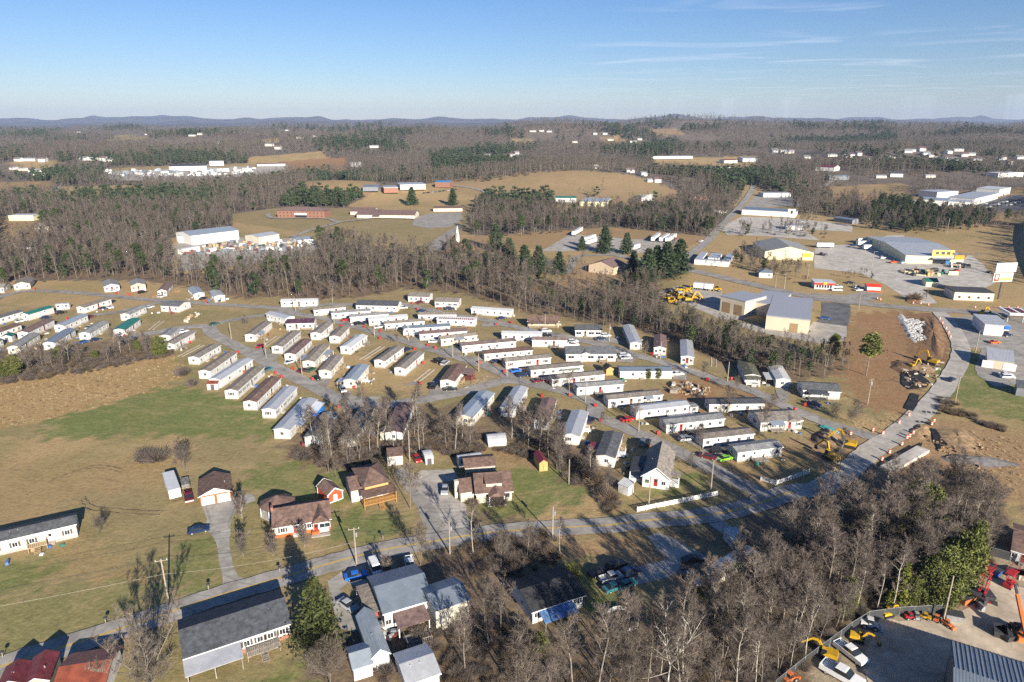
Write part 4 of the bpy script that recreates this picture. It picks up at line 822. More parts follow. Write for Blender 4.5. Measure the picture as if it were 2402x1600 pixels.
ob('vent_pipe', VENT, rf, (7, 5, 6.3), 0, (2, 2, 2.5)); ob('vent_pipe', VENT, rf, (8, 3.8, 6.5), 0, (2, 2, 2.5))
# ---------------------------------------------------------------- shops and sheds on the right
KC = dict(skirt=False, group=None, win=None, nwin=0, door=False, vents=False, ends=0)
def shop(s, wall, roof, label, w, h, rise=.4, ridge='flat', name='shop', cat='shop', **k): return house(s, wall, roof, label, w, h, rise, ridge, name, cat, **{**KC, **k})
BRD = pm('brown_roller_door', (.33, .22, .12), .6, .06, 1, lines=('Z', .3))
o = shop('S 1128,1490 1352,1546', 'beige', 'blue', 'beige warehouse with lilac-grey flat roofs and brown doors', 17, 7.4, .5, name='warehouse', cat='warehouse', ov=.1); L_ = o['_L']
for x in (-.24, .24): part_box(o, 'roller_door', BRD, x*L_-2.2, -8.58, 0, x*L_+2.2, -8.52, 5.2)
w2 = wing(o, 'F -30,478 370,523', 'beige', 'blue', 40, 6.0, .5, 'flat', ov=.1); part_box(w2, 'roller_door', BRD, 1, -20.08, 0, 4.4, -20.02, 4.0)
w3 = wing(o, 'S 1380,1508 1640,1548', 'beige', 'blue', 26, 5.9, .5, 'flat', ov=.1); part_box(w3, 'roller_door', BRD, -5, -11.08, 0, -1, -11.02, 4.2)
# storage court
c, rz, L_ = frame('S 895,1058 1208,1082', 30); o = thing('storage_building', 'low white storage units round a court, grey roofs', 'storage units', c, rz)
for nm, b in (('front_block', (-L_/2, -15, 0, L_/2, -10.5, 3)), ('left_block', (-L_/2, -10.4, 0, -L_/2+4, 15, 3)), ('right_block', (L_/2-4, -10.4, 0, L_/2, 15, 3)), ('centre_block', (-3.4, -6, 0, 3.4, 12, 3.2))):
    p_ = part_box(o, nm, WALLS['whitemetal'], *b); part_box(p_, 'roof', ROOFS['silver'], b[0]-.15, b[1]-.05, b[5]+.01, b[3]+.15, b[4]+.05, b[5]+.25)
o = shop('S 1540,1012 1985,1022', 'yellow', 'grey', 'large gabled warehouse with grey metal roof and cream front', 38, 5.2, 3.6, 'e', 'warehouse', 'warehouse')
part_box(o, 'yellow_panel', pm('yellow_panel', (.66, .46, .04), .5), o['_L']*.28, -19.08, 2.0, o['_L']*.46, -19.02, 4.6)
shop('S 1490,1180 1612,1186', 'white', 'slate', 'small white hip-roofed house by the highway trees', 8, 3, 1.8, 'hip', 'house', 'house', win=WIN, nwin=2)
o = shop('S 1330,602 1822,630', 'whitemetal', 'slate', 'long white shop with flat slate roof by the upper road', 22, 5, .4); part_box(o, 'sign_panel', TRIMW, o['_L']*.36, -11.3, 0, o['_L']*.5, -11.05, 8); part_box(o, 'sign_face', STEEL, o['_L']*.41, -11.36, 3.5, o['_L']*.45, -11.31, 6.5)
shop('S 1530,442 1782,442', 'whitemetal', 'silver', 'silver-roofed building at the far paved lot', 14, 4.5, .4)
shop('S 1735,740 1885,745', 'whitemetal', 'silver', 'small white open-fronted building behind the bare tree line', 10, 3.5)
shop('T 600,665 770,690', 'dgrey', 'slate', 'slate-roofed shed by the upper road bend', 12, 3.5, .8, 'p')
o = shop('T 1255,1047 1787,1062', 'yellow', 'silver', 'large hardware store with silver roof and yellow sign', 78, 5.0, 2.2, 'p', 'store', 'store', ov=.2); L_ = o['_L']
SY = pm('yellow_sign_face', (.78, .56, .16), .5, .06); sg = part_box(o, 'sign_board', SY, -L_*.06, -39.5, 5.3, L_*.32, -39.2, 9.2)
q_ = random.Random(5)
for k in range(9): part_box(sg, 'sign_letter', TRIMD, -L_*.0+k*3.3, -39.56, 6.3, -L_*.0+k*3.3+q_.uniform(1.2, 2.4), -39.51, 6.3+q_.uniform(1.2, 1.9))
part_box(o, 'entrance_canopy', ROOFS['slate'], -L_*.06, -42, 3.6, L_*.32, -39.1, 4.2); part_box(o, 'storefront_glass', GLASS, -L_*.02, -39.25, .2, L_*.2, -39.15, 3.3); part_box(o, 'blue_panel', pm('blue_panel', (.06, .20, .42), .5), L_*.2, -39.3, .1, L_*.27, -39.16, 3.3)
part_box(o, 'orange_sign', pm('orange_sign', (.78, .38, .03), .5), L_*.34, -39.4, 3.4, L_*.5, -39.1, 6)
shop('T 1702,1386 2066,1400', 'cream', 'dark', 'long cream low building with flat dark roof by the highway', 12, 4.2, .35, win=WIND, nwin=4)
shop('T 1446,1263 1556,1267', 'yellow', 'green', 'little cream hut with dark green gable roof on the lot', 6, 2.8, 1.5, 'p', 'hut', 'hut')
o = shop('T 422,1284 606,1292', 'white', 'white', 'diner with white roof and bright red fascia', 9, 3.4, .3, name='diner', cat='diner'); L_ = o['_L']
RED = pm('red_fascia', (.62, .05, .03), .45, .05); part_box(o, 'fascia', RED, -L_/2-.3, -4.95, 2.5, L_/2+.3, -4.55, 3.6); part_box(o, 'sign', pm('amber_sign', (.85, .45, .05), .5), -L_*.08, -5.05, 2.6, L_*.1, -4.96, 4.0)
for k in range(6): part_box(o, 'window', GLASS, -L_/2+1+k*(L_-2)/6, -4.56, .8, -L_/2+1+(k+.7)*(L_-2)/6, -4.51, 2.3)
o = shop('T 906,1310 1030,1316', 'white', RED, 'small kiosk with bright red roof', 6, 2.8, 1.0, 'p', 'kiosk', 'kiosk'); part_box(o, 'red_base', RED, -o['_L']/2-.03, -3.05, 0, o['_L']/2+.03, -3.01, .9)
o = shop('F 1975,532 2200,550', 'white', 'silver', 'white petrol station shop with blue fascia', 17, 4.6, .4, name='petrol_station', cat='petrol station'); L_ = o['_L']
part_box(o, 'blue_fascia', pm('bright_blue_fascia', (.02, .16, .60), .45), L_*.3, -8.8, 3.3, L_*.52, -8.55, 4.9); part_box(o, 'store_window', GLASS, L_*.31, -8.6, .5, L_*.5, -8.53, 2.6)
c, rz, L_ = frame('F 2200,440 2440,452', 11); o = thing('canopy', 'white petrol pump canopy with red and blue stripe', 'canopy', c+Vector((0, 0, 0)), rz)
part_box(o, 'roof', TRIMW, -L_/2, -5.5, 4.6, L_/2, 5.5, 5.6); part_box(o, 'stripe', pm('navy_stripe', (.05, .06, .25), .5), -L_/2-.02, -5.53, 4.85, L_/2, -5.505, 5.1); part_box(o, 'stripe', RED, 0, -5.56, 5.15, L_/2, -5.535, 5.35)
for k in range(4): part_box(o, 'skylight', pm('maroon_deck', (.12, .03, .05), .7), -L_/2+1+k*4, -4.5, 5.61, -L_/2+3.8+k*4, 4.5, 5.65)
for x in (-.3, .3): part_box(o, 'post', GALV, x*L_-.2, -.2, 0, x*L_+.2, .2, 4.6)
o = shop('F 2002,832 2242,868', 'beige', 'silver', 'cream workshop with sloping silver roof near the petrol station', 11, 3.4, 1.3, 's'); part_box(o, 'roller_door', TRIMW, 1, -5.58, 0, 5, -5.52, 2.8); part_box(o, 'roller_door', TRIMW, -5.5, -5.58, 0, -2, -5.52, 2.8)
shop('F 2272,1088 2440,1116', 'dgrey', 'dgrey', 'grey shed cut by the right edge', 6, 3, .6, 's', 'shed', 'shed')
shop('T 1378,512 1640,528', 'whitemetal', 'bluegrey', 'pale blue-roofed store at the far shopping strip', 30, 6); shop('T 1650,530 1880,540', 'whitemetal', 'silver', 'grey-roofed block at the front of the far shopping strip', 22, 5.5)
shop('T 1890,520 2110,455', 'white', 'silver', 'long white far shopping strip beside the car park', 26, 7); shop('T 2115,440 2220,410', 'white', 'white', 'tall white end block of the far shopping strip', 24, 8); shop('T 1545,455 1740,440', 'white', 'silver', 'white store behind the far shopping strip', 24, 7)
# billboard by the highway
c = pt('F 2112,200'); o = thing('billboard', 'tall pole sign with white panels and red-yellow board', 'sign', c, .12)
MB().tube((0, 0, 0), (0, 0, 9), .35, n=8).build('pole', STEEL, o)
part_box(o, 'top_panel', TRIMW, -5, -.3, 14.2, 6.5, .3, 19); part_box(o, 'lower_panel', pm('cream_panel2', (.75, .72, .6), .5), -5.5, -.3, 9.2, 5.5, .3, 13.8)
part_box(o, 'red_mark', RED, -5.0, -.36, 9.6, -2.2, -.31, 13.4); part_box(o, 'white_mark', TRIMW, -4.3, -.4, 10.6, -2.9, -.37, 12.9); part_box(o, 'yellow_band', SY, -1.6, -.36, 9.8, 5.0, -.31, 11.4); part_box(o, 'blue_band', pm('pale_blue_band', (.35, .45, .6), .5), -1.6, -.36, 11.9, 5.0, -.31, 13.2)
# ---------------------------------------------------------------- schools, church, works and houses beyond the wood
o = shop('Q 592,979 1026,986', BRICK, 'wine', 'two-storey brick building with dark red hip roof', 16, 6.4, 3, 'hip', 'brick_building', 'building', ov=.6); L_ = o['_L']
part_box(o, 'entrance_balcony', TRIMW, -6, -8.6, 2.6, 6, -8.03, 4.4); part_box(o, 'entrance_glass', GLASS, -5.6, -8.08, .2, 5.6, -8.02, 2.4)
for k in range(12):
    for z in (1.0, 4.0): ob('window', WIND, o, (-L_/2+3+k*(L_-6)/11, -8.02, z))
o = shop('Q 1322,986 1852,992', 'cream', 'wine', 'long school building with rust-brown gable roofs', 20, 3.4, 3.2, 'p', 'school', 'school', ov=.6); wing(o, 'Q 1262,957 1480,960', 'cream', 'wine', 18, 3.4, 3, 'p'); MB().hexa([(-12, -13, 2.6), (-5, -13, 2.6), (-5, 0, 7.2), (-12, 0, 7.2)], [(-12, -13, 2.9), (-5, -13, 2.9), (-5, 0, 7.5), (-12, 0, 7.5)]).build('entrance_roof', ROOFS['wine'], o)
shop('Q 2026,927 2292,924', 'cream', 'brown', 'low brown-roofed annex right of the school', 12, 3.2, 1.6, 'p', 'school', 'school')
shop('Q 1572,768 1702,768', BRICK, 'silver', 'brick school block with pale roof on the hill', 25, 6, .5, name='school', cat='school'); shop('Q 1378,752 1520,757', 'dgrey', 'slate', 'blue-roofed school block at the left on the hill', 26, 5, 1.5, 'p', 'school', 'school')
shop('Q 1722,738 1955,738', 'cream', 'silver', 'long cream school block behind the spruce on the hill', 30, 6, .5, name='school', cat='school'); shop('Q 2042,707 2176,714', BRICK, pm('bright_blue_roof', (.05, .25, .5), .5), 'brick school block with bright blue roof on the hill', 22, 6.5, 1.2, 'p', 'school', 'school')
o = shop('P 1768,1236 2200,1180', 'whitemetal', 'bluegrey', 'large white metal works with blue-grey roof beyond the wood', 26, 7, 2.0, 'p', 'factory', 'factory'); wing(o, 'P 1640,1213 1765,1222', 'whitemetal', 'bluegrey', 30, 5.5, 1, 'p')
shop('Q 425,1230 612,1198', 'cream', 'silver', 'cream works shed right of the large white works', 16, 5.5, 1.2, 'p', 'factory', 'factory'); shop('Q 790,1240 925,1222', 'whitemetal', 'bluegrey', 'low pale blue-striped shed at the works', 14, 4, .8, 'p', 'factory', 'factory')
shop('P 1660,1320 1840,1290', 'white', 'white', 'long white trailer parked before the white works', 3, 3.4, .2, name='box_trailer', cat='trailer')
shop('P 1560,560 1905,556', 'white', 'dark', 'long white plant with dark roof far beyond the wood', 40, 8, 3, 'p', 'factory', 'factory'); shop('P 1930,515 2060,512', 'white', 'silver', 'white plant block right of the dark-roofed one', 30, 8, .5, name='factory', cat='factory')
shop('Q 405,520 670,505', 'white', 'red', 'row of red-roofed units far off beyond the wood', 20, 4, 1, 'p', 'factory', 'factory'); shop('Q 1258,522 1350,518', 'white', 'white', 'lone white barn by the bare field far off', 14, 8, 1, 'p', 'barn', 'barn')
o = shop('R 185,1303 290,1303', BRICK, 'brown', 'brick church with white steeple', 22, 4.5, 4, 'e', 'church', 'church'); wing(o, 'R 300,1290 390,1290', BRICK, 'brown', 14, 4, 3, 'e')
MB().box(1.8, 2, 5, 4.2, 4.4, 8.5).build('steeple_base', TRIMW, o); MB().hexa([(1.7, 1.9, 8.5), (4.3, 1.9, 8.5), (4.3, 4.5, 8.5), (1.7, 4.5, 8.5)], [(2.95, 3.15, 17), (3.05, 3.15, 17), (3.05, 3.25, 17), (2.95, 3.25, 17)]).build('spire', TRIMW, o)
shop('R 1492,1482 1722,1512', 'tan', 'wine', 'tan house with dark gable roof behind spruces', 16, 4.5, 3, 'e', 'house', 'house', win=WIN, nwin=2)
shop('R 1188,845 1378,845', 'white', 'green', 'long white building with green roof beyond the pines', 12, 5, 1.5, 'p'); shop('R 1408,880 1650,888', 'yellow', 'silver', 'pale yellow flat-roofed building beyond the pines', 40, 5)
shop('R 2015,828 2095,830', 'white', 'white', 'white house at the foot of the brown field', 10, 5, 2, 'e', 'house', 'house'); shop('R 1978,606 2036,608', 'white', 'grey', 'white house at the top of the brown field', 9, 5, 1.5, 'p', 'house', 'house')
shop('S 1068,592 1190,595', 'white', 'dark', 'white dark-roofed house beside the upper road', 9, 4, 1.5, 'p', 'house', 'house'); shop('S 880,470 1010,465', BRICK, 'wine', 'brick house by the upper road', 10, 4, 2, 'p', 'house', 'house'); shop('S 410,480 530,470', 'white', 'grey', 'white farmhouse among pines left of the upper road', 9, 4.5, 2, 'p', 'house', 'house')
shop('S 968,195 1250,190', 'cream', 'dgrey', 'cream block behind the dark pines', 26, 6); shop('S 1170,135 1290,132', 'white', 'orange', 'orange-roofed block far behind the pines', 24, 6, 2, 'p'); shop('S 1340,125 1480,118', 'white', 'bluegrey', 'white blue-roofed block far behind the pines', 26, 7, 2, 'p'); shop('S 500,98 880,95', 'white', 'silver', 'long pale plant far behind the pines', 30, 5)
shop('T 432,205 600,212', 'white', 'red', 'long red-roofed building far off at right', 24, 6, 3, 'p'); shop('T 1120,260 1230,262', 'white', 'dark', 'white dark-roofed house above the far green', 12, 5, 3, 'p', 'house', 'house'); shop('T 560,290 740,285', 'dgrey', 'bluegrey', 'blue-roofed building at the top of the far lane', 16, 5, 1.5, 'p')
shop('T 2110,265 2340,262', 'white', 'white', 'long white building behind pines at the right edge', 20, 6)
shop('P 85,1012 312,1010', 'yellow', 'white', 'long cream building in the wood at the left', 12, 4.5); shop('P 320,1095 420,1120', 'cream', 'tan', 'pale house in the wood at the left', 9, 4, 1.5, 'p', 'house', 'house'); shop('P 200,1300 320,1290', 'white', 'white', 'low white trailer deep in the left wood', 4, 3.4)
# small houses among the far woods
FH = [('P', '180,465 280,462 400,470 130,540 220,548 300,565 380,560 350,600 420,600 780,455 850,455 960,462 1010,466 730,200 1350,222 1840,222 1940,198 2020,200 2030,305 1770,235'),
      ('Q', '70,300 60,190 520,325 600,355 680,185 800,255 940,245 1190,235 1480,340 1000,130'), ('R', '50,155 550,420 790,425 820,400 980,195 1060,195 1130,198 1360,295 1550,220 1640,220 1690,275 1880,295 1960,270 1900,290 1560,520 1870,570 2080,655 2120,660'),
      ('S', '1640,30 1720,30 1780,35 1920,90 10,180 300,215 2150,205 2250,275 2330,75'), ('T', '50,22 190,40 820,60 720,75 1110,90 1120,150 1280,35 1300,25 1410,18 1440,55 1570,100 1620,105 1700,110 1910,115 1800,70 1860,60 1500,75 1350,120 1220,110 1030,265 1150,250 1190,255 1480,262 2200,140 1650,40 1740,20 900,110 640,130 580,70 1250,500 1290,510 2230,245 2150,100 2300,90')]
k_ = 0
_fhw = [gable_walls(11, 8, 3.6, 1.8, 'p').mesh('far_house_wall', WALLS['white']), gable_walls(15, 7, 3.2, 1.2, 'p').mesh('far_house_wall', WALLS['cream']), gable_walls(9, 9, 4.6, 2.2, 'p').mesh('far_house_wall', WALLS['white'])]
_fhr = [gable_roof(11, 8, 3.6, 1.8, 'p', .4).mesh('far_house_roof', ROOFS['grey']), gable_roof(15, 7, 3.2, 1.2, 'p', .4).mesh('far_house_roof', ROOFS['silver']), gable_roof(9, 9, 4.6, 2.2, 'p', .4).mesh('far_house_roof', ROOFS['wine'])]
FARHOUSE = []
for kk, s in FH:
    for w_ in s.split():
        c = pt(kk+' '+w_); i = k_ % 3; k_ += 1; side = 'left' if c.x < -.12*c.y else ('right' if c.x > .22*c.y else 'middle')
        dist_ = 'nearer' if c.y < 1150 else ('distant' if c.y < 1900 else 'farthest')
        o = thing('far_house', 'small pale house among the %s bare woods, %s of the view' % (dist_, side), 'house', c, rng.uniform(-.4, .4), 'small houses among the %s woods, %s' % (dist_, side))
        if c.y > 1300: o.scale = (1.35, 1.35, 1.3)
        ob('wall', _fhw[i], o); ob('roof', _fhr[i], o); FARHOUSE.append(c)
# ---------------------------------------------------------------- tree meshes
def seg_mesh(name, segs, mats, sides=3):
    """segs: (p0, p1, r0, r1, material index) arrays -> one mesh of tapered prisms"""
    P0 = np.array([s[0] for s in segs]); P1 = np.array([s[1] for s in segs]); R0 = np.array([s[2] for s in segs]); R1 = np.array([s[3] for s in segs])
    d = P1-P0; d /= np.maximum(np.linalg.norm(d, axis=1, keepdims=True), 1e-6)
    ref = np.where(np.abs(d[:, 2:3]) > .9, np.array([[1., 0, 0]]), np.array([[0, 0, 1.]]))
    u = np.cross(d, ref); u /= np.linalg.norm(u, axis=1, keepdims=True); w = np.cross(d, u)
    n_ = len(segs); V = np.zeros((n_, 2*sides, 3))
    for i in range(sides):
        a = 2*math.pi*i/sides; e = u*math.cos(a)+w*math.sin(a)
        V[:, i] = P0+e*R0[:, None]; V[:, sides+i] = P1+e*R1[:, None]
    base = (np.arange(n_)*2*sides)[:, None]; Fs = []
    for i in range(sides):
        j = (i+1) % sides; Fs.append(base+np.array([[i, j, sides+j, sides+i]]))
    Fq = np.stack(Fs, 1).reshape(-1, 4); me = bpy.data.meshes.new(name)
    me.vertices.add(V.size//3); me.loops.add(Fq.size); me.polygons.add(len(Fq))
    me.vertices.foreach_set('co', V.ravel()); me.loops.foreach_set('vertex_index', Fq.ravel()); me.polygons.foreach_set('loop_start', np.arange(0, Fq.size, 4))
    for m in mats: me.materials.append(m)
    if len(mats) > 1: me.polygons.foreach_set('material_index', np.repeat([s[4] for s in segs], sides))
    me.update(calc_edges=True); return me
def bare_segs(seed, H=16, crown=.45, spread=.28, leaders=3, nbr=12, ntw=7, nsub=2, rtw=.03, tilt=.12, fat=.0092):
    """a leafless tree: trunk, leaders and limbs (material 0) and its twigs (material 1)"""
    r = random.Random(seed); T, C = [], []
    rv = lambda s: Vector((r.gauss(0, s), r.gauss(0, s), r.gauss(0, s)))
    def limb(p, d, L, r0, r1, k, out, wander=.12, lift=.0):
        path = [p]; q = p.copy(); dd = d.normalized()
        for i in range(k):
            dd = (dd+rv(wander)+Vector((0, 0, lift))).normalized(); q2 = q+dd*L/k
            out.append((q, q2, r0+(r1-r0)*i/k, r0+(r1-r0)*(i+1)/k, 0 if out is T else 1)); q = q2; path.append(q)
        return path, dd
    R = H*fat
    tp, td = limb(Vector((0, 0, -.2)), Vector((r.gauss(0, .04), r.gauss(0, .04), 1)), H*(1-crown), R, R*.72, 4, T, .05, .05)
    top = tp[-1]; ends = []
    for l in range(leaders):
        a = 2*math.pi*(l/leaders)+r.random()*.9; d = Vector((math.cos(a)*tilt*r.uniform(.6, 2.4), math.sin(a)*tilt*r.uniform(.6, 2.4), 1))
        if leaders == 1: d = Vector((0, 0, 1))
        lp, ld = limb(top, d, H*crown*r.uniform(.8, 1.05), R*.62, R*.12, 6, T, .10, .08); ends.append(lp)
    starts = []
    for lp in ends:
        for j in range(nbr):
            f = r.random()**.8; i = min(int(f*(len(lp)-1)), len(lp)-2); s = f*(len(lp)-1)-i
            starts.append((lp[i].lerp(lp[i+1], s), f))
    for j in range(nbr//3): i = r.randint(2, len(tp)-1); starts.append((tp[i], -.2))
    for p, f in starts:
        a = r.random()*2*math.pi; up = r.uniform(.35, 1.1)+max(f, 0)*.5
        L = H*spread*(1.05-.65*max(f, 0))*r.uniform(.6, 1.15)
        bp_, bd = limb(p, Vector((math.cos(a), math.sin(a), up)), L, R*.26, R*.07, 3, T, .16, .10)
        for k in range(ntw):
            g = r.uniform(.25, 1); i = min(int(g*3), 2); q = bp_[i].lerp(bp_[i+1], g*3-i)
            d = (bd+rv(.55)+Vector((0, 0, .25))).normalized(); l2 = L*r.uniform(.25, .5)
            e = q+d*l2; C.append((q, e, rtw, rtw*.5, 1))
            for m_ in range(nsub):
                q2 = q.lerp(e, r.uniform(.3, .95)); d2 = (d+rv(.5)).normalized(); C.append((q2, q2+d2*l2*r.uniform(.35, .7), rtw*.8, rtw*.35, 1))
    for lp in ends:
        for k in range(ntw): C.append((lp[-1], lp[-1]+(Vector((0, 0, .8))+rv(.4))*H*.07, rtw, rtw*.4, 1))
    return T, C
def leaf_mesh(name, centres, size, mat, r, flat=.0, axis=None):
    """many small two-triangle sprays scattered round the given points"""
    C = np.array(centres); k = len(C); rn = np.random.default_rng(r)
    a = rn.normal(size=(k, 3)); a[:, 2] *= (1-flat); a /= np.linalg.norm(a, axis=1, keepdims=True)
    b_ = rn.normal(size=(k, 3)); b_ -= a*(a*b_).sum(1, keepdims=True); b_ /= np.linalg.norm(b_, axis=1, keepdims=True)
    s = size*rn.uniform(.6, 1.3, (k, 1)); V = np.stack([C-a*s, C+b_*s*.45, C+a*s, C-b_*s*.45], 1)
    V[:, 1, 2] -= s[:, 0]*.2; V[:, 3, 2] -= s[:, 0]*.2
    Fq = np.arange(4*k).reshape(k, 4); me = bpy.data.meshes.new(name)
    me.vertices.add(4*k); me.loops.add(4*k); me.polygons.add(k); me.vertices.foreach_set('co', V.ravel()); me.loops.foreach_set('vertex_index', Fq.ravel())
    me.polygons.foreach_set('loop_start', np.arange(0, 4*k, 4)); me.materials.append(mat); me.update(calc_edges=True); return me
def spruce_pts(seed, H, base, whorls, per, n_, start=.06):
    r = random.Random(seed); out = []
    for w in range(whorls):
        f = start+(1-start)*(w+.5)/whorls; L = base*H*(1-f)**.8*r.uniform(.75, 1.15)+.25; z = f*H
        for b_ in range(per):
            a = r.random()*6.283; l = L*r.uniform(.65, 1.1); dr = r.uniform(.12, .3)
            for k in range(n_):
                s = (k+r.random())/n_; out.append((math.cos(a)*l*s+r.gauss(0, .16), math.sin(a)*l*s+r.gauss(0, .16), z-dr*l*s*s+r.gauss(0, .12)+.15*s*l))
    return out
def pine_pts(seed, H, crown, rad, blobs, n_):
    r = random.Random(seed); out = []
    for b_ in range(blobs):
        f = r.random(); a = r.random()*6.283; R = rad*H*math.sin(math.pi*min(.97, .18+.72*f))*r.uniform(.35, 1.0)
        c = (math.cos(a)*R, math.sin(a)*R, H*(1-crown)+crown*H*f); s = rad*H*r.uniform(.22, .42)
        for k in range(n_): out.append((c[0]+r.gauss(0, s*.55), c[1]+r.gauss(0, s*.55), c[2]+r.gauss(0, s*.32)))
    return out
def conifer_trunk(seed, H, k=3):
    r = random.Random(seed); S = []; p = Vector((0, 0, -.2))
    for i in range(k):
        q = Vector((r.gauss(0, .12), r.gauss(0, .12), H*(i+1)/k*.97)); S.append((p, q, .013*H*(1-i/k*.85), .013*H*(1-(i+1)/k*.88), 0)); p = q
    for i in range(8):
        z = H*r.uniform(.35, .9); a = r.random()*6.283; S.append((Vector((0, 0, z)), Vector((math.cos(a), math.sin(a), .35))*H*.11+Vector((0, 0, z)), .05, .02, 0))
    return S
SIDE = 3
NEAR_BARE = []   # (trunk mesh, crown mesh)
for i in range(9):
    H = (15, 17, 14, 18, 16, 13, 17, 15, 19)[i]
    T_, C_ = bare_segs(100+i, H, (.5, .42, .6, .38, .5, .62, .45, .55, .36)[i], (.24, .2, .3, .17, .24, .3, .2, .26, .16)[i], (3, 2, 4, 1, 3, 4, 2, 3, 1)[i], (14, 17, 12, 30, 14, 12, 17, 14, 32)[i], 11, 4, .026)
    NEAR_BARE.append((seg_mesh('tree_trunk', T_, [BARK if i % 3 else BARKL], 5), seg_mesh('tree_crown', C_, [TWIG if i % 4 else TWIGR])))
T_, C_ = bare_segs(300, 9, .72, .40, 5, 12, 10, 4, .02, .35); SHRUBTREE = (seg_mesh('shrub_trunk', T_, [BARK], 4), seg_mesh('shrub_crown', C_, [TWIG]))
T_, C_ = bare_segs(301, 9, .78, .20, 6, 22, 12, 4, .022, .12); UPRIGHT = (seg_mesh('upright_trunk', T_, [BARKL], 5), seg_mesh('upright_crown', C_, [TWIGR]))
T_, C_ = bare_segs(303, 17, .62, .34, 4, 10, 6, 2, .03, .42); SYC = (seg_mesh('sycamore_trunk', T_, [pm('white_bark', (.70, .66, .58), .9, .15, 1.5)], 6), seg_mesh('sycamore_crown', C_, [TWIG]))
T_, C_ = bare_segs(304, 20, .90, .20, 10, 20, 10, 4, .03, .36, .012); BIGMULTI = (seg_mesh('multi_trunk', T_, [BARK], 6), seg_mesh('multi_crown', C_, [TWIG]))
def bush_mesh(seed, n_=220, R=1.5, H=1.8, mat=BRUSH, r=.02):
    q = random.Random(seed); S = []
    for i in range(n_):
        a = q.random()*6.283; b_ = q.random()**.6*R; p = Vector((math.cos(a)*b_*.45, math.sin(a)*b_*.45, q.uniform(0, .3)*H))
        e = p+Vector((math.cos(a)*b_*.6+q.gauss(0, .2), math.sin(a)*b_*.6+q.gauss(0, .2), H*q.uniform(.25, .8)*(1-.4*b_/R))); S.append((p, e, r, r*.4, 0))
    return seg_mesh('brush', S, [mat])
# far variants for the woods that read as one mass: [bare..., brush, pines...]
def joined(segs_t, segs_c, m0, m1, name): return seg_mesh(name, segs_t+segs_c, [m0, m1])
MIDV = []
for i in range(6):
    T_, C_ = bare_segs(500+i, (17, 19, 16, 18, 20, 15)[i], (.45, .38, .5, .36, .4, .55)[i], (.17, .14, .2, .13, .15, .22)[i], (2, 1, 3, 1, 2, 3)[i], (11, 20, 9, 22, 11, 9)[i], 7, 3, .05, fat=.0085)
    MIDV.append(joined(T_, C_, BARKW if i % 2 else BARKW2, TWIGD if i % 3 else TWIGR, 'wood_tree'))
MIDV.append(bush_mesh(3, 160, 2.2, 2.6, BRUSH, .035)); MIDV.append(bush_mesh(4, 160, 2.0, 3.2, TWIGD, .035))
def pine_joined(seed, H, crown, rad, blobs, n_, size, mat, fn=None):
    a = seg_mesh('t', conifer_trunk(seed, H), [BARK], 4); P = fn if fn else pine_pts(seed, H, crown, rad, blobs, n_); l = leaf_mesh('l', P, size, mat, seed, .3)
    bm = bmesh.new(); bm.from_mesh(a); k = len(bm.faces); bm.from_mesh(l); bm.faces.ensure_lookup_table()
    for f in bm.faces[k:]: f.material_index = 1
    me = bpy.data.meshes.new('wood_pine'); bm.to_mesh(me); bm.free(); me.materials.append(BARK); me.materials.append(mat)
    bpy.data.meshes.remove(a); bpy.data.meshes.remove(l); return me
MIDV.append(pine_joined(21, 17, .55, .2, 34, 26, .6, NEEDM)); MIDV.append(pine_joined(22, 13, .8, .24, 34, 26, .6, NEED)); MIDV.append(pine_joined(23, 15, .62, .22, 34, 26, .6, NEEDM))
FARV = []
for i in range(5):
    T_, C_ = bare_segs(700+i, (16, 18, 15, 17, 14)[i], (.55, .5, .6, .5, .6)[i], (.2, .17, .22, .18, .24)[i], (2, 1, 3, 1, 3)[i], (7, 12, 5, 13, 5)[i], 6, 1, .10, fat=.008)
    FARV.append(joined(T_[:60], C_, BARKW, TWIGD, 'far_tree'))
FARV.append(bush_mesh(5, 60, 3.5, 4.5, TWIGD, .09)); FARV.append(bush_mesh(6, 60, 3.0, 4.0, BRUSH, .09))
FARV.append(pine_joined(31, 15, .7, .24, 12, 14, 1.3, NEED)); FARV.append(pine_joined(32, 13, .8, .26, 12, 14, 1.3, NEEDM))
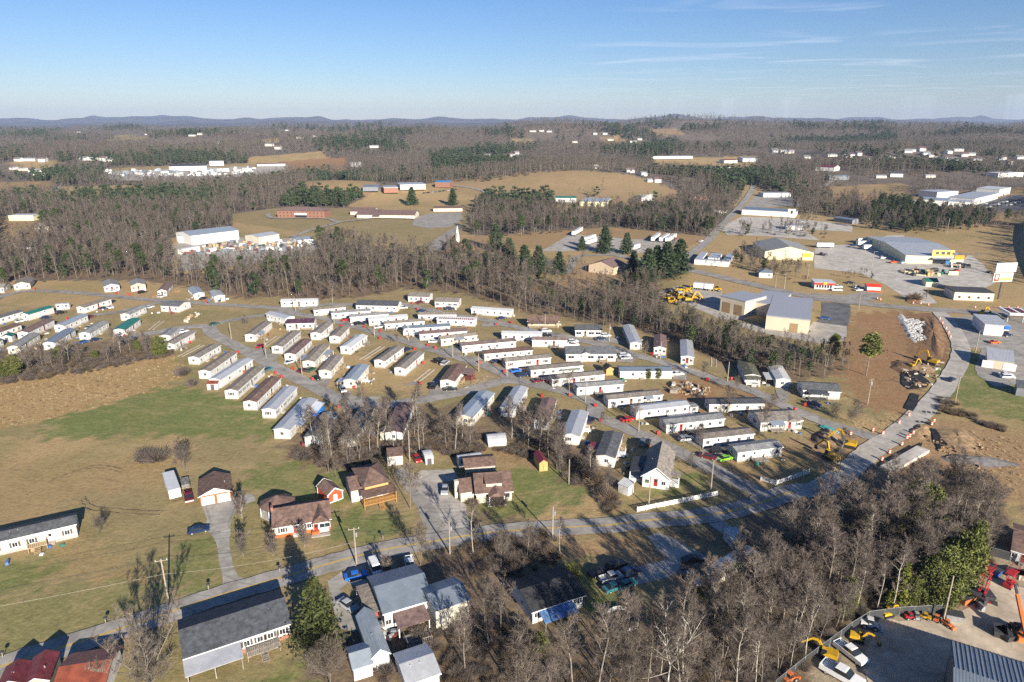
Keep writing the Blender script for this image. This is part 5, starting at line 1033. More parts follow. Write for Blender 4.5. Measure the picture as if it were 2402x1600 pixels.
def wood_mass(name, meshes, P, label):
    """P: rows x, y, scale, rot, variant -> one object that instances the variants on its points"""
    cl = bpy.data.collections.new(name+'_variants')
    for i, m in enumerate(meshes): cl.objects.link(bpy.data.objects.new('v%02d_%s' % (i, name), m))
    me = bpy.data.meshes.new(name); me.vertices.add(len(P)); co = np.stack([P[:, 0], P[:, 1], hgt(P[:, 0], P[:, 1])], -1); me.vertices.foreach_set('co', co.ravel())
    for an, ty, k in (('scl', 'FLOAT', 2), ('rot', 'FLOAT', 3), ('var', 'INT', 4)):
        A = me.attributes.new(an, ty, 'POINT'); A.data.foreach_set('value', P[:, k].astype(np.int32 if ty == 'INT' else np.float32))
    o = ob(name, me); o['kind'] = 'stuff'; o['label'] = label
    gt = bpy.data.node_groups.new(name, 'GeometryNodeTree'); gt.is_modifier = True
    gt.interface.new_socket('Geometry', in_out='INPUT', socket_type='NodeSocketGeometry'); gt.interface.new_socket('Geometry', in_out='OUTPUT', socket_type='NodeSocketGeometry')
    q = gt.nodes; gi = q.new('NodeGroupInput'); go = q.new('NodeGroupOutput'); ip = q.new('GeometryNodeInstanceOnPoints'); ci = q.new('GeometryNodeCollectionInfo')
    ci.inputs[0].default_value = cl; ci.inputs[1].default_value = True; ci.inputs[2].default_value = True
    def attr(nm, dt): a = q.new('GeometryNodeInputNamedAttribute'); a.data_type = dt; a.inputs[0].default_value = nm; return a.outputs[0]
    L = gt.links; L.new(gi.outputs[0], ip.inputs['Points']); L.new(ci.outputs[0], ip.inputs['Instance']); ip.inputs['Pick Instance'].default_value = True
    L.new(attr('var', 'INT'), ip.inputs['Instance Index']); L.new(attr('scl', 'FLOAT'), ip.inputs['Scale'])
    cx = q.new('ShaderNodeCombineXYZ'); L.new(attr('rot', 'FLOAT'), cx.inputs[2]); L.new(cx.outputs[0], ip.inputs['Rotation']); L.new(ip.outputs[0], go.inputs[0])
    md = o.modifiers.new('instances', 'NODES'); md.node_group = gt; return o
def nz(x, y, s, k=0):
    return (np.sin(x/s+k)+np.sin(y/s*1.13+k*2.3)+np.sin((x+y)/s*.71+k*1.7)+np.sin((x-y)/s*.53+k*.9))/4
def scatter(y0, y1, sp, near=False):
    out = []
    yy = np.arange(y0, y1, sp)
    for y in yy:
        lim = .80*y+70; x = np.arange(-lim, lim, sp); out.append(np.stack([x, np.full(x.shape, y)], -1))
    P = np.concatenate(out); P += nrg.uniform(-.55*sp, .55*sp, P.shape); x, y = P.T
    ok = np.zeros(len(P), bool)
    if near:
        for Q in FOREST: ok |= inpoly(Q, x, y)
    else:
        ok[:] = np.hypot(x, y) > 470
        for Q in FOREST: ok |= inpoly(Q, x, y)
    for Q in CLEAR: ok &= ~inpoly(Q, x, y)
    return P[ok]
PX = [0]
def far_lots(x, y):
    g = nz(x, y, 63, 4) > .52
    for c in FARHOUSE: g |= (np.abs(x-c.x) < 22) & (y > c.y-95) & (y < c.y+14)
    return g
P = np.concatenate([scatter(250, 720, 4.4), scatter(230, 330, 3.4), scatter(240, 300, 3.2)]); x, y = P.T; keep = nrg.random(len(P)) < .96; P = P[keep]; x, y = P.T
con = nrg.random(len(P)) < .05
for Q in GROVE: con |= inpoly(Q, x, y) & (nrg.random(len(P)) < .75)
brush = nrg.random(len(P)) < .34
var = np.where(con, 8+nrg.integers(0, 3, len(P)), np.where(brush, 6+nrg.integers(0, 2, len(P)), nrg.integers(0, 6, len(P))))
CREEK = pts('V 1200,760 1230,640 1560,600 1560,690 1560,700 1700,745 1990,790 1990,900 1700,880 1480,800')
WOOD1 = np.stack([x, y, nrg.uniform(.6, 1.05, len(P))*np.where(inpoly(CREEK, x, y), np.where(x > 95, .55, .66), .95), nrg.uniform(0, 6.28, len(P)), var], -1)
parts_ = [scatter(720, 1500, 7.0), scatter(1500, 2600, 10.0), scatter(2600, 4600, 16.0)]; rows = []
for k, P in enumerate(parts_):
    x, y = P.T; gap = far_lots(x, y); P = P[~gap | (nrg.random(len(P)) < .08)]; x, y = P.T
    con = nz(x, y, 55, 2)+nrg.normal(0, .25, len(P)) > .47
    for Q in GROVE: con |= inpoly(Q, x, y) & (nrg.random(len(P)) < .85)
    brush = nrg.random(len(P)) < .3
    var = np.where(con, 7+nrg.integers(0, 2, len(P)), np.where(brush, 5+nrg.integers(0, 2, len(P)), nrg.integers(0, 5, len(P))))
    rows.append(np.stack([x, y, nrg.uniform(.75, 1.2, len(P))*(1, 1.15, 1.5)[k], nrg.uniform(0, 6.28, len(P)), var], -1))
wood_mass('woodland', MIDV, WOOD1, 'bare grey brown winter woodland with scattered pines behind the trailer park')
wood_mass('far_woodland', FARV, np.concatenate(rows), 'bare winter woods rolling away to the horizon')
print('WOOD', len(WOOD1), sum(map(len, rows)))
# ---------------------------------------------------------------- vehicles
def prism(prof, y0, y1, taper=0):
    """side profile (x, z) extruded across the vehicle"""
    lo = [(x, y0, z) for x, z in prof]; hi = [(x, y1, z) for x, z in prof]; return lo, hi
def cabin(b0, b1, t0, t1, z0, z1, w0, w1):
    return [(b0, -w0, z0), (b1, -w0, z0), (b1, w0, z0), (b0, w0, z0)], [(t0, -w1, z1), (t1, -w1, z1), (t1, w1, z1), (t0, w1, z1)]
_wh = MB().tube((0, -.11, 0), (0, .11, 0), .33, n=12, mi=0).tube((0, -.125, 0), (0, .125, 0), .19, n=8, mi=1).mesh('wheel', TYRE, GALV)
_hl = MB().box(0, -.2, -.07, .04, .2, .07).mesh('headlight', pm('lamp_glass', (.75, .75, .7), .2)); _tl = MB().box(-.04, -.16, -.08, 0, .16, .08).mesh('tail_light', pm('red_lamp', (.35, .02, .02), .3))
def _car(kind):
    m = {}
    if kind == 'sedan':
        m['body'] = MB().hexa(*prism([(-2.35, .32), (2.3, .32), (2.38, .55), (2.25, .74), (1.05, .92), (-1.55, .96), (-2.3, .9), (-2.4, .6)], -.9, .9))
        m['windows'] = MB().hexa(*cabin(-1.75, 1.15, -.95, .35, .93, 1.40, .82, .64)); m['roof'] = MB().hexa(*cabin(-1.0, .4, -.9, .25, 1.395, 1.45, .66, .58)); wb = 1.4
    elif kind == 'suv':
        m['body'] = MB().hexa(*prism([(-2.3, .38), (2.25, .38), (2.32, .6), (2.2, .92), (1.1, 1.05), (-2.2, 1.1), (-2.36, .7)], -.93, .93))
        m['windows'] = MB().hexa(*cabin(-2.18, 1.15, -1.95, .45, 1.06, 1.64, .86, .70)); m['roof'] = MB().hexa(*cabin(-2.0, .5, -1.9, .35, 1.635, 1.72, .73, .66)); wb = 1.4
    elif kind == 'pickup':
        b = MB().hexa(*prism([(-2.7, .42), (2.6, .42), (2.68, .65), (2.55, 1.0), (1.2, 1.1), (-.9, 1.1), (-.9, .75), (-2.7, .75)], -.96, .96))
        b.box(-2.7, -.96, .75, -.9, -.88, 1.15).box(-2.7, .88, .75, -.9, .96, 1.15).box(-2.7, -.88, .75, -2.62, .88, 1.15); m['body'] = b
        m['windows'] = MB().hexa(*cabin(-.95, 1.25, -.75, .55, 1.09, 1.72, .86, .70)); m['roof'] = MB().hexa(*cabin(-.8, .6, -.72, .45, 1.715, 1.8, .73, .66)); wb = 1.75
    elif kind == 'van':
        m['body'] = MB().hexa(*prism([(-2.5, .38), (2.5, .38), (2.55, .7), (2.35, 1.05), (1.8, 1.15), (-2.5, 1.15)], -.97, .97))
        m['windows'] = MB().hexa(*cabin(-2.45, 1.85, -2.35, 1.1, 1.14, 1.8, .93, .80)); m['roof'] = MB().hexa(*cabin(-2.4, 1.15, -2.3, 1.0, 1.795, 2.05, .84, .74)); wb = 1.6
    o = ob('proto_'+kind, None)
    P = pm('car_paint_base', (.5, .5, .5), .3, .03, spec=.6)
    bd = ob('body', m['body'].mesh('car_body', P), o); ob('windows', m['windows'].mesh('car_windows', CARGLASS), o); ob('roof', m['roof'].mesh('car_roof', P), o)
    for sx in (-1, 1):
        for sy in (-1, 1): ob('wheel', _wh, o, (sx*wb, sy*.84, .33))
    fx = 2.36 if kind != 'pickup' else 2.62
    for sy in (-1, 1): ob('headlight', _hl, bd, (fx-.06, sy*.62, .68)); ob('tail_light', _tl, bd, (-fx+.02 if kind != 'pickup' else -2.68, sy*.68, .82))
    return o
PROTO = {k: _car(k) for k in ('sedan', 'suv', 'pickup', 'van')}
PAINT_ = dict(white=(.78, .78, .77), silver=(.42, .43, .45), grey=(.16, .165, .17), black=(.015, .015, .017), blue=(.03, .08, .24), navy=(.015, .03, .085), bright=(.02, .16, .62), red=(.42, .02, .02), maroon=(.14, .015, .02),
    green=(.03, .09, .06), lime=(.22, .55, .04), orange=(.75, .13, .02), teal=(.03, .16, .19), tan=(.38, .32, .24), light=(.55, .62, .66))
CARN = {}
def near_label(c, skip=0):
    b = sorted(HOMES, key=lambda h: (h[1]-c).length)[skip]; return b[0], (c-b[1])
def vehicle(kind, colr, s, label=None, flip=False, sc_=1.0):
    P = pts(s); a, b = P[0], P[-1]; d = b-a; rz = math.atan2(d.y, d.x)+(math.pi if flip else 0); c = (a+b)/2; c.z = float(hgt(c.x, c.y))+.035
    src = PROTO[kind]; o = copy_tree(src); o.name = {'sedan': 'parked_car', 'suv': 'parked_car', 'pickup': 'pickup_truck', 'van': 'parked_van'}[kind]
    o.location = c; o.rotation_euler = (0, 0, rz)
    if sc_ != 1: o.scale = (sc_,)*3
    word = {'bright': 'bright blue', 'light': 'pale blue', 'navy': 'dark blue', 'lime': 'lime green'}.get(colr, colr); kw = {'sedan': 'sedan', 'suv': 'sport utility car', 'pickup': 'pickup', 'van': 'van'}[kind]
    if label is None:
        hl, off = near_label(c); label = '%s %s beside %s' % (word, kw, hl)
        if label in LABELS: label = '%s %s further from %s' % (word, kw, hl)
        label = ' '.join(label.split()[:16])
    tag(o, label, {'sedan': 'car', 'suv': 'car', 'pickup': 'pickup truck', 'van': 'van'}[kind], 'vehicles parked in the neighbourhood')
    m = pm('car_paint_'+colr, PAINT_[colr], .28, .04, .5, spec=.6)
    for ch in o.children:
        if ch.name.split('.')[0] in ('body', 'roof'): recolor(ch, m)
    return o
V = vehicle
V('sedan', 'navy', 'G 1745,1185 1915,1150', 'dark blue sedan at the edge of the lawn driveway'); V('pickup', 'maroon', 'G 1727,815 1750,925', 'maroon pickup towing a flat trailer beside the garage')
V('sedan', 'silver', 'I 175,765 168,828', 'silver car on the gravel drive beside the cream house'); V('sedan', 'red', 'H 1845,468 1900,548', 'red car behind the ochre house'); V('suv', 'light', 'H 1310,830 1360,868', 'pale blue car beside the ochre house')
V('sedan', 'bright', 'M 842,628 1010,590', 'bright blue car parked below the road beside its own shadow'); V('van', 'white', 'M 1075,490 1125,595', 'white van parked by the road below the pole'); V('pickup', 'white', 'M 1410,470 1430,560', 'white pickup behind the grey-blue-roofed house'); V('sedan', 'silver', 'M 775,830 925,935', 'silver sedan on the drive beside the big pine')
V('suv', 'black', 'N 890,545 1030,490', 'black sport utility car topmost of the yard cars'); V('sedan', 'black', 'N 740,600 860,555', 'black sedan leftmost of the yard cars'); V('pickup', 'silver', 'N 850,650 990,610', 'silver pickup in the middle of the yard cars'); V('suv', 'navy', 'N 1030,600 1150,555', 'dark blue car rightmost of the yard cars'); V('sedan', 'teal', 'N 900,730 980,700', 'teal sedan at the bottom left of the yard cars'); V('sedan', 'teal', 'N 1010,710 1100,670', 'dark teal sedan at the bottom right of the yard cars')
V('pickup', 'grey', 'N 1600,590 1700,680', 'grey pickup by the gravel drive under bare trees'); V('sedan', 'black', 'N 1600,470 1730,450', 'black car deep in tree shade by the gravel drive')
for k, cl, s in (('sedan', 'green', 'B 395,445 420,440'), ('sedan', 'red', 'B 810,655 855,635'), ('sedan', 'light', 'B 1080,800 1125,785'), ('sedan', 'maroon', 'B 1200,875 1240,860'), ('suv', 'green', 'B 1260,880 1320,850'), ('sedan', 'black', 'B 1330,925 1370,955'), ('sedan', 'teal', 'B 870,870 910,850'), ('suv', 'white', 'B 1580,1035 1595,1065'),
    ('sedan', 'red', 'B 1570,410 1650,395'), ('suv', 'black', 'B 1700,445 1760,430'), ('sedan', 'navy', 'B 1760,440 1830,415'), ('sedan', 'white', 'B 1885,475 1950,465'), ('pickup', 'black', 'C 1265,790 1325,770'), ('suv', 'silver', 'C 1325,820 1370,790'), ('pickup', 'black', 'C 1225,1045 1260,985'), ('sedan', 'black', 'C 1350,1045 1450,1040'), ('sedan', 'white', 'C 1205,605 1285,600'),
    ('sedan', 'navy', 'C 1780,795 1860,775'), ('sedan', 'bright', 'D 390,880 480,865'), ('suv', 'navy', 'D 440,925 550,905'), ('sedan', 'maroon', 'D 580,975 700,955'), ('suv', 'navy', 'C 975,690 1015,670'), ('sedan', 'white', 'C 920,290 1005,290'), ('sedan', 'navy', 'C 1105,325 1165,318'), ('sedan', 'maroon', 'C 1090,245 1150,235'), ('suv', 'navy', 'C 1370,302 1415,300'), ('sedan', 'navy', 'C 1850,390 1890,385'),
    ('suv', 'white', 'D 665,510 755,505'), ('suv', 'white', 'D 910,610 1000,600'), ('pickup', 'white', 'D 915,635 990,632'), ('pickup', 'black', 'D 670,550 735,548'), ('suv', 'white', 'D 1230,550 1280,548'), ('sedan', 'navy', 'D 1180,580 1235,575'), ('sedan', 'silver', 'D 1375,760 1515,750'), ('suv', 'white', 'D 1390,735 1470,730'), ('sedan', 'white', 'D 1870,905 1960,900'), ('sedan', 'red', 'D 1410,1330 1500,1310'),
    ('sedan', 'navy', 'D 1100,1345 1135,1310'), ('suv', 'silver', 'E 760,1120 880,1105'), ('suv', 'grey', 'E 410,1170 430,1125'), ('sedan', 'black', 'E 455,1165 470,1120'), ('sedan', 'maroon', 'E 975,1265 1070,1285'), ('suv', 'black', 'E 1060,1230 1170,1215'), ('sedan', 'lime', 'E 1135,1300 1220,1280'), ('sedan', 'navy', 'E 1960,780 2030,800'),
    ('sedan', 'navy', 'A 390,585 455,570'), ('suv', 'black', 'A 520,545 605,525'), ('sedan', 'white', 'A 150,620 240,600'), ('sedan', 'light', 'A 375,540 440,530'), ('sedan', 'maroon', 'A 810,575 855,565'), ('sedan', 'white', 'A 975,490 1030,485'), ('sedan', 'black', 'A 930,495 975,492'), ('sedan', 'white', 'A 1350,490 1395,478'), ('sedan', 'silver', 'A 800,680 850,655'), ('sedan', 'navy', 'A 850,790 910,775'), ('sedan', 'blue', 'A 750,810 810,795'), ('sedan', 'white', 'A 1090,745 1135,735'),
    ('pickup', 'lime', 'A 1620,720 1655,705'), ('suv', 'white', 'A 1660,715 1710,705'), ('sedan', 'black', 'A 1020,440 1050,420'), ('sedan', 'white', 'A 1035,335 1065,330'), ('suv', 'black', 'A 1290,350 1330,340'), ('sedan', 'silver', 'A 1470,385 1505,380'), ('sedan', 'black', 'A 1855,405 1885,395'), ('sedan', 'black', 'A 2020,420 2050,412')): V(k, cl, s)
for k, cl, s, lb in (('sedan', 'navy', 'F 1660,965 1700,945', 'dark blue car driving on the curving road'), ('sedan', 'orange', 'F 2035,612 2125,608', 'orange car crossing the petrol station forecourt'), ('sedan', 'white', 'F 2135,905 2230,912', 'white sedan parked before the cream workshop, upper'), ('suv', 'white', 'F 2150,930 2245,932', 'white car parked before the cream workshop, lower'), ('sedan', 'navy', 'F 2170,545 2215,540', 'dark blue car at the petrol station door'),
    ('sedan', 'blue', 'F 480,385 570,392', 'blue car in the warehouse parking lot'), ('pickup', 'white', 'F 600,100 670,98', 'white pickup right of the diner, upper'), ('pickup', 'white', 'F 595,128 665,130', 'white pickup right of the diner, lower'), ('sedan', 'black', 'F 720,60 790,62', 'black car behind the diner'), ('suv', 'white', 'F 780,105 860,100', 'white car between diner and kiosk, upper'), ('sedan', 'white', 'F 800,130 860,125', 'white car between diner and kiosk, lower'),
    ('pickup', 'grey', 'T 740,905 800,900', 'grey pickup beside the white truck trailers'), ('suv', 'white', 'T 1010,1010 1090,1005', 'white car in the hardware store shade'), ('suv', 'light', 'T 1210,1055 1260,1050', 'pale blue car at the hardware store corner'), ('pickup', 'orange', 'T 1120,1050 1170,1045', 'orange truck at the hardware store corner'), ('sedan', 'red', 'T 1710,1125 1750,1120', 'red car on the store lot'), ('sedan', 'black', 'T 2010,1130 2060,1150', 'black car at the store lot edge'),
    ('sedan', 'white', 'S 940,855 975,845', 'white car on the upper road'), ('sedan', 'white', 'S 1860,675 1905,670', 'white car on the lot by the white shop'), ('suv', 'grey', 'S 2080,985 2125,975', 'grey car beside the gabled warehouse'), ('pickup', 'black', 'S 2040,980 2080,965', 'black pickup beside the gabled warehouse')): V(k, cl, s, lb)
for i in range(9): V('sedan', ('navy', 'black', 'silver', 'grey')[i % 4], 'Q %d,%d %d,%d' % (1930+i*36, 762-i*4, 1955+i*36, 758-i*4), 'dark car in the row parked on the school hill')
for r_ in range(3):
    for i in range(9): V('sedan', ('white', 'navy', 'silver', 'black', 'grey')[(i*3+r_) % 5], 'T %d,%d %d,%d' % (1990+i*38, 515-i*4+r_*16-8, 2012+i*38, 513-i*4+r_*16-8), 'car parked in rows at the far shopping strip')
# box trailers and trucks
def box_trailer(s, label, w=2.6, h=2.7, L=None, mat=None):
    c, rz, LL = frame(s, w); L = L or LL; o = thing('box_trailer', label, 'trailer', c, rz, 'box trailers'); mat = mat or WALLS['whitemetal']
    part_box(o, 'box', mat, -L/2, -w/2, 1.1, L/2, w/2, 1.1+h); part_box(o, 'roof', ROOFS['white'], -L/2-.03, -w/2-.03, 1.105+h, L/2+.03, w/2+.03, 1.16+h); part_box(o, 'chassis', STEEL, -L/2+.3, -.5, .75, L/2-.3, .5, 1.09)
    for x in (-L/2+1.2, -L/2+2.3):
        for y in (-w/2+.2, w/2-.2): ob('wheel', _wh, o, (x, y, .46), 0, 1.4)
    part_box(o, 'landing_leg', STEEL, L/2-2.2, -.7, 0, L/2-2.05, -.55, 1.09); part_box(o, 'landing_leg', STEEL, L/2-2.2, .55, 0, L/2-2.05, .7, 1.09); return o
box_trailer('G 1582,945 1500,700', 'white box trailer on the grass beside the brown garage', 2.6, 2.3, 10.5)
for s, lb in (('R 2095,1208 2150,1165', 'leftmost white truck trailer of three in the far yard'), ('R 2170,1213 2235,1170', 'middle white truck trailer of three in the far yard'), ('R 2225,1216 2300,1172', 'rightmost white truck trailer of three in the far yard'), ('R 1365,1155 1440,1110', 'white truck trailer alone at the left of the far yard'), ('R 1480,1210 1560,1180', 'white truck trailer behind the tall spruce, upper'), ('R 1490,1240 1570,1210', 'white truck trailer behind the tall spruce, lower'), ('R 1905,1290 1965,1270', 'white truck beside the spruces in the far yard'),
    ('T 825,870 975,862', 'long white truck trailer behind the paved lot, rear'), ('T 825,895 975,890', 'long white truck trailer behind the paved lot, front'), ('T 880,930 945,930', 'short white trailer before the long white ones'), ('T 445,910 600,912', 'white trailer against the gabled warehouse'), ('S 885,1290 975,1300', 'white trailer in the machine yard, left'), ('S 985,1300 1060,1308', 'white trailer in the machine yard, right')): box_trailer(s, lb)
P_ = pts('G 1700,690 1715,795'); d = P_[1]-P_[0]; o = thing('flat_trailer', 'flat trailer with dark load hitched to the maroon pickup', 'trailer', (P_[0]+P_[1])/2, math.atan2(d.y, d.x))
part_box(o, 'bed', GREYWOOD, -2.4, -1.0, .55, 2.4, 1.0, .68); part_box(o, 'load', pm('grey_tarp_load', (.2, .19, .18), .9, .3, 2), -2.2, -.9, .69, 2.0, .9, 1.35); MB().bar((2.4, 0, .5), (3.6, 0, .5), .1, .1).build('drawbar', STEEL, o)
for y in (-1.1, 1.1): ob('wheel', _wh, o, (-.4, y, .33))
# ---------------------------------------------------------------- machines
YEL_ = pm('machine_yellow', (.55, .32, .02), .55, .15, 1); ORG_ = pm('machine_orange', (.62, .17, .05), .55, .15, 1); RDM = pm('machine_red', (.38, .025, .03), .55, .15, 1)
def rig(name, label, cat, s, rz, group): c = pt(s); c.z += .03; return thing(name, label, cat, c, rz, group)
def excavator(s, rz, label, k=1.0, mat=YEL_, up=.9):
    o = rig('excavator', label, 'excavator', s, rz, 'yellow and orange machines'); o.scale = (k,)*3
    for y in (-1.15, 1.15): MB().hexa(*prism([(-1.9, .45), (-1.6, .05), (1.6, .05), (1.9, .45), (1.6, .85), (-1.6, .85)], y-.3, y+.3)).build('track', TYRE, o)
    MB().hexa([(-2.2, -1.25, 1.0), (1.2, -1.25, 1.0), (1.2, 1.25, 1.0), (-2.2, 1.25, 1.0)], [(-2.1, -1.2, 2.0), (.2, -1.2, 1.9), (.2, 1.2, 1.9), (-2.1, 1.2, 2.0)]).build('body', mat, o)
    c_ = MB().hexa([(.1, .2, 1.0), (1.5, .2, 1.0), (1.5, 1.2, 1.0), (.1, 1.2, 1.0)], [(.2, .25, 2.8), (1.2, .25, 2.8), (1.2, 1.15, 2.8), (.2, 1.15, 2.8)]).build('cab', CARGLASS, o); MB().box(.15, .2, 2.8, 1.25, 1.2, 2.9).build('cab_roof', mat, c_)
    e = (3.6, -.2, 3.4+up); a = (5.8, -.2, 1.4+up*.2)
    b_ = MB().bar((1.0, -.2, 1.5), (2.2, -.2, 3.5+up), .38, .55).bar((2.2, -.2, 3.5+up), e, .34, .5).build('boom', mat, o); MB().bar(e, a, .3, .45).build('arm', mat, o)
    MB().hexa(*prism([(5.4, 1.4+up*.2), (6.2, 1.5+up*.2), (6.1, .6+up*.2), (5.3, .5+up*.2), (5.0, .9+up*.2)], -.75, .35)).build('bucket', STEEL, o); MB().tube((1.3, -.2, 1.3), (2.6, -.2, 3.2+up), .08, n=6).build('ram', GALV, b_); return o
def loader(s, rz, label, k=1.0, mat=YEL_, arm=True):
    o = rig('loader', label, 'loader', s, rz, 'yellow and orange machines'); o.scale = (k,)*3
    for x in (-1.1, 1.1):
        for y in (-.95, .95): ob('wheel', _wh, o, (x, y, .55), 0, (1.7, 1.6, 1.7))
    MB().hexa(*prism([(-1.9, .6), (1.6, .6), (1.6, 1.2), (.2, 1.3), (-1.9, 1.5)], -.75, .75)).build('body', mat, o); c_ = MB().hexa(*cabin(-.7, .7, -.6, .5, 1.3, 2.4, .6, .55)).build('cab', CARGLASS, o); part_box(c_, 'cab_roof', mat, -.7, -.65, 2.4, .6, .65, 2.52)
    if arm:
        for y in (-.8, .8): MB().bar((-.3, y, 1.5), (2.2, y, .8), .15, .25).build('lift_arm', mat, o)
        MB().hexa(*prism([(2.1, .3), (2.9, .15), (2.7, .95), (2.15, .95)], -1.05, 1.05)).build('bucket', mat, o)
    return o
excavator('K 575,505', 1.9, 'yellow excavator working by the road bend, nearer', 1.0); excavator('K 735,385', 2.6, 'yellow excavator with bent arm by the road bend, further', .95, up=1.4)
excavator('F 1500,800', 2.2, 'yellow excavator on the muddy creek dig', 1.05); excavator('F 1330,830', .4, 'small yellow excavator deep in the creek dig', .7)
excavator('F 1960,345', .2, 'yellow machine behind the petrol station', .8)
for s, rz, lb, k in (('S 650,1390', .4, 'yellow loader at the left of the machine yard', 1.3), ('S 720,1350', 2, 'yellow loader at the top of the machine yard', 1.3), ('S 690,1415', 1, 'yellow loader at the bottom left of the machine yard', 1.3), ('S 770,1310', 0, 'yellow loader at the back of the machine yard', 1.3), ('S 1100,1305', 2.8, 'yellow loader beside the beige warehouse', 1.3), ('S 845,1300', 1, 'yellow loader before the white trailers', 1.3)): loader(s, rz, lb, k)
for s, rz, lb, k in (('S 850,1405', .1, 'yellow excavator lowest in the machine yard', 1.2), ('S 900,1385', 2.8, 'yellow excavator right in the machine yard', 1.2), ('S 780,1385', 1.0, 'yellow excavator in the middle of the machine yard', 1.1)): excavator(s, rz, lb, k)
excavator('O 1090,960', .3, 'mini excavator with amber canopy by the fence', .55, YEL_, .2); loader('O 930,1065', -.4, 'white skid loader by the fence', .8, pm('machine_white', (.6, .6, .6), .4)); excavator('O 820,1185', -.5, 'mini excavator with curled arm on the dirt', .6, YEL_, .3)
excavator('O 540,1340', 2.6, 'yellow excavator beside the white pickup, bottom right', .75, YEL_, 0.2); V('pickup', 'white', 'O 680,1270 830,1385', 'white pickup parked in the equipment yard', sc_=1.08)
V('pickup', 'white', 'O 560,1470 790,1600', 'white flatbed truck at the bottom edge of the yard', sc_=1.25); loader('O 190,1560', .5, 'orange machine at the bottom edge by the fence', .7, ORG_)
for i, (s, m_, lb) in enumerate((('O 1300,985', RDM, 'small red machine at the fence'), ('O 1360,980', GALV, 'small silver machine at the fence'), ('O 1440,985', YEL_, 'small yellow machine at the fence'), ('O 1545,1005', ORG_, 'small orange machine at the fence'), ('O 1640,1050', ORG_, 'orange machine at the foot of the yard pole'))): loader(s, i*1.3, lb, .5, m_, i % 2 == 0)
def telehandler(s, rz, label):
    o = rig('telehandler', label, 'telehandler', s, rz, 'yellow and orange machines')
    for x in (-1.5, 1.5):
        for y in (-1.0, 1.0): ob('wheel', _wh, o, (x, y, .62), 0, (1.9, 1.8, 1.9))
    MB().hexa(*prism([(-2.6, .7), (2.2, .7), (2.2, 1.3), (-2.6, 1.7)], -.8, .8)).build('body', ORG_, o); MB().hexa(*cabin(-.5, 1.0, -.4, .7, 1.3, 2.5, .9, .8)).build('cab', CARGLASS, o)
    MB().bar((-2.3, -.3, 1.8), (4.6, -.3, 5.6), .5, .6).build('boom', ORG_, o); MB().bar((4.6, -.3, 5.6), (6.4, -.3, 6.6), .35, .4).build('boom_tip', STEEL, o)
    for y in (-.9, .3): MB().bar((6.3, y, 6.2), (7.4, y, 6.4), .12, .08).build('fork', STEEL, o)
telehandler('O 2290,1150', 1.25, 'orange telehandler with raised boom, right edge of the yard')
def scissor(s, label, hgt_, mat):
    o = rig('scissor_lift', label, 'lift', s, .6, 'yellow and orange machines'); part_box(o, 'base', mat, -1.3, -.7, .3, 1.3, .7, 1.0)
    for x in (-.9, .9):
        for y in (-.7, .7): ob('wheel', _wh, o, (x, y, .3))
    k = int(hgt_/1.1)
    for i in range(k):
        for y in (-.5, .5): MB().bar((-1.1, y, 1+i*1.1), (1.1, y, 2.1+i*1.1), .1, .14).bar((1.1, y, 1+i*1.1), (-1.1, y, 2.1+i*1.1), .1, .14).build('scissor_arm', mat, o)
    part_box(o, 'platform', mat, -1.4, -.7, 1+k*1.1, 1.4, .7, 1.15+k*1.1); q = MB()
    for a, b in (((-1.4, -.7), (1.4, -.7)), ((1.4, -.7), (1.4, .7)), ((1.4, .7), (-1.4, .7)), ((-1.4, .7), (-1.4, -.7))): q.bar((*a, 2.2+k*1.1), (*b, 2.2+k*1.1), .06, .06).bar((*a, 1.1+k*1.1), (*a, 2.2+k*1.1), .06, .06)
    q.build('guard_rail', mat, o)
scissor('O 1960,800', 'tall red scissor lift in the equipment yard', 5.5, RDM); scissor('O 2210,690', 'red lift at the right of the equipment yard', 3.3, RDM)
for i, (s, m_) in enumerate((('O 1860,730', GALV), ('O 1900,790', STEEL), ('O 2000,800', STEEL), ('O 2060,570', pm('blue_skip', (.03, .10, .40), .5)), ('O 1700,990', GALV), ('O 1810,830', ORG_), ('O 2120,1130', STEEL), ('O 2180,1160', STEEL), ('O 2270,600', pm('rubble', (.45, .36, .30), .9)), ('O 2330,610', pm('rubble', (.45, .36, .30), .9)))):
    o = rig('yard_skip', ('steel skip at the left of the yard clutter', 'dark steel skip beside the red lift', 'dark steel crate right of the red lift', 'blue skip at the back of the yard', 'round steel tank by the yard pole', 'orange crate near the yard pole', 'dark attachment left of the telehandler', 'dark attachment under the telehandler boom', 'rubble pile box at the yard back, left', 'rubble pile box at the yard back, right')[i], 'skip', s, i*.7, None)
    MB().hexa([(-1.2, -.8, 0), (1.2, -.8, 0), (1.2, .8, 0), (-1.2, .8, 0)], [(-1.5, -1, 1.3), (1.5, -1, 1.3), (1.5, 1, 1.3), (-1.5, 1, 1.3)]).build('bin', m_, o); part_box(o, 'rim', STEEL, -1.52, -1.02, 1.3, 1.52, 1.02, 1.36)
for p_ in PROTO.values():
    for ch in list(p_.children_recursive)+[p_]: bpy.data.objects.remove(ch)
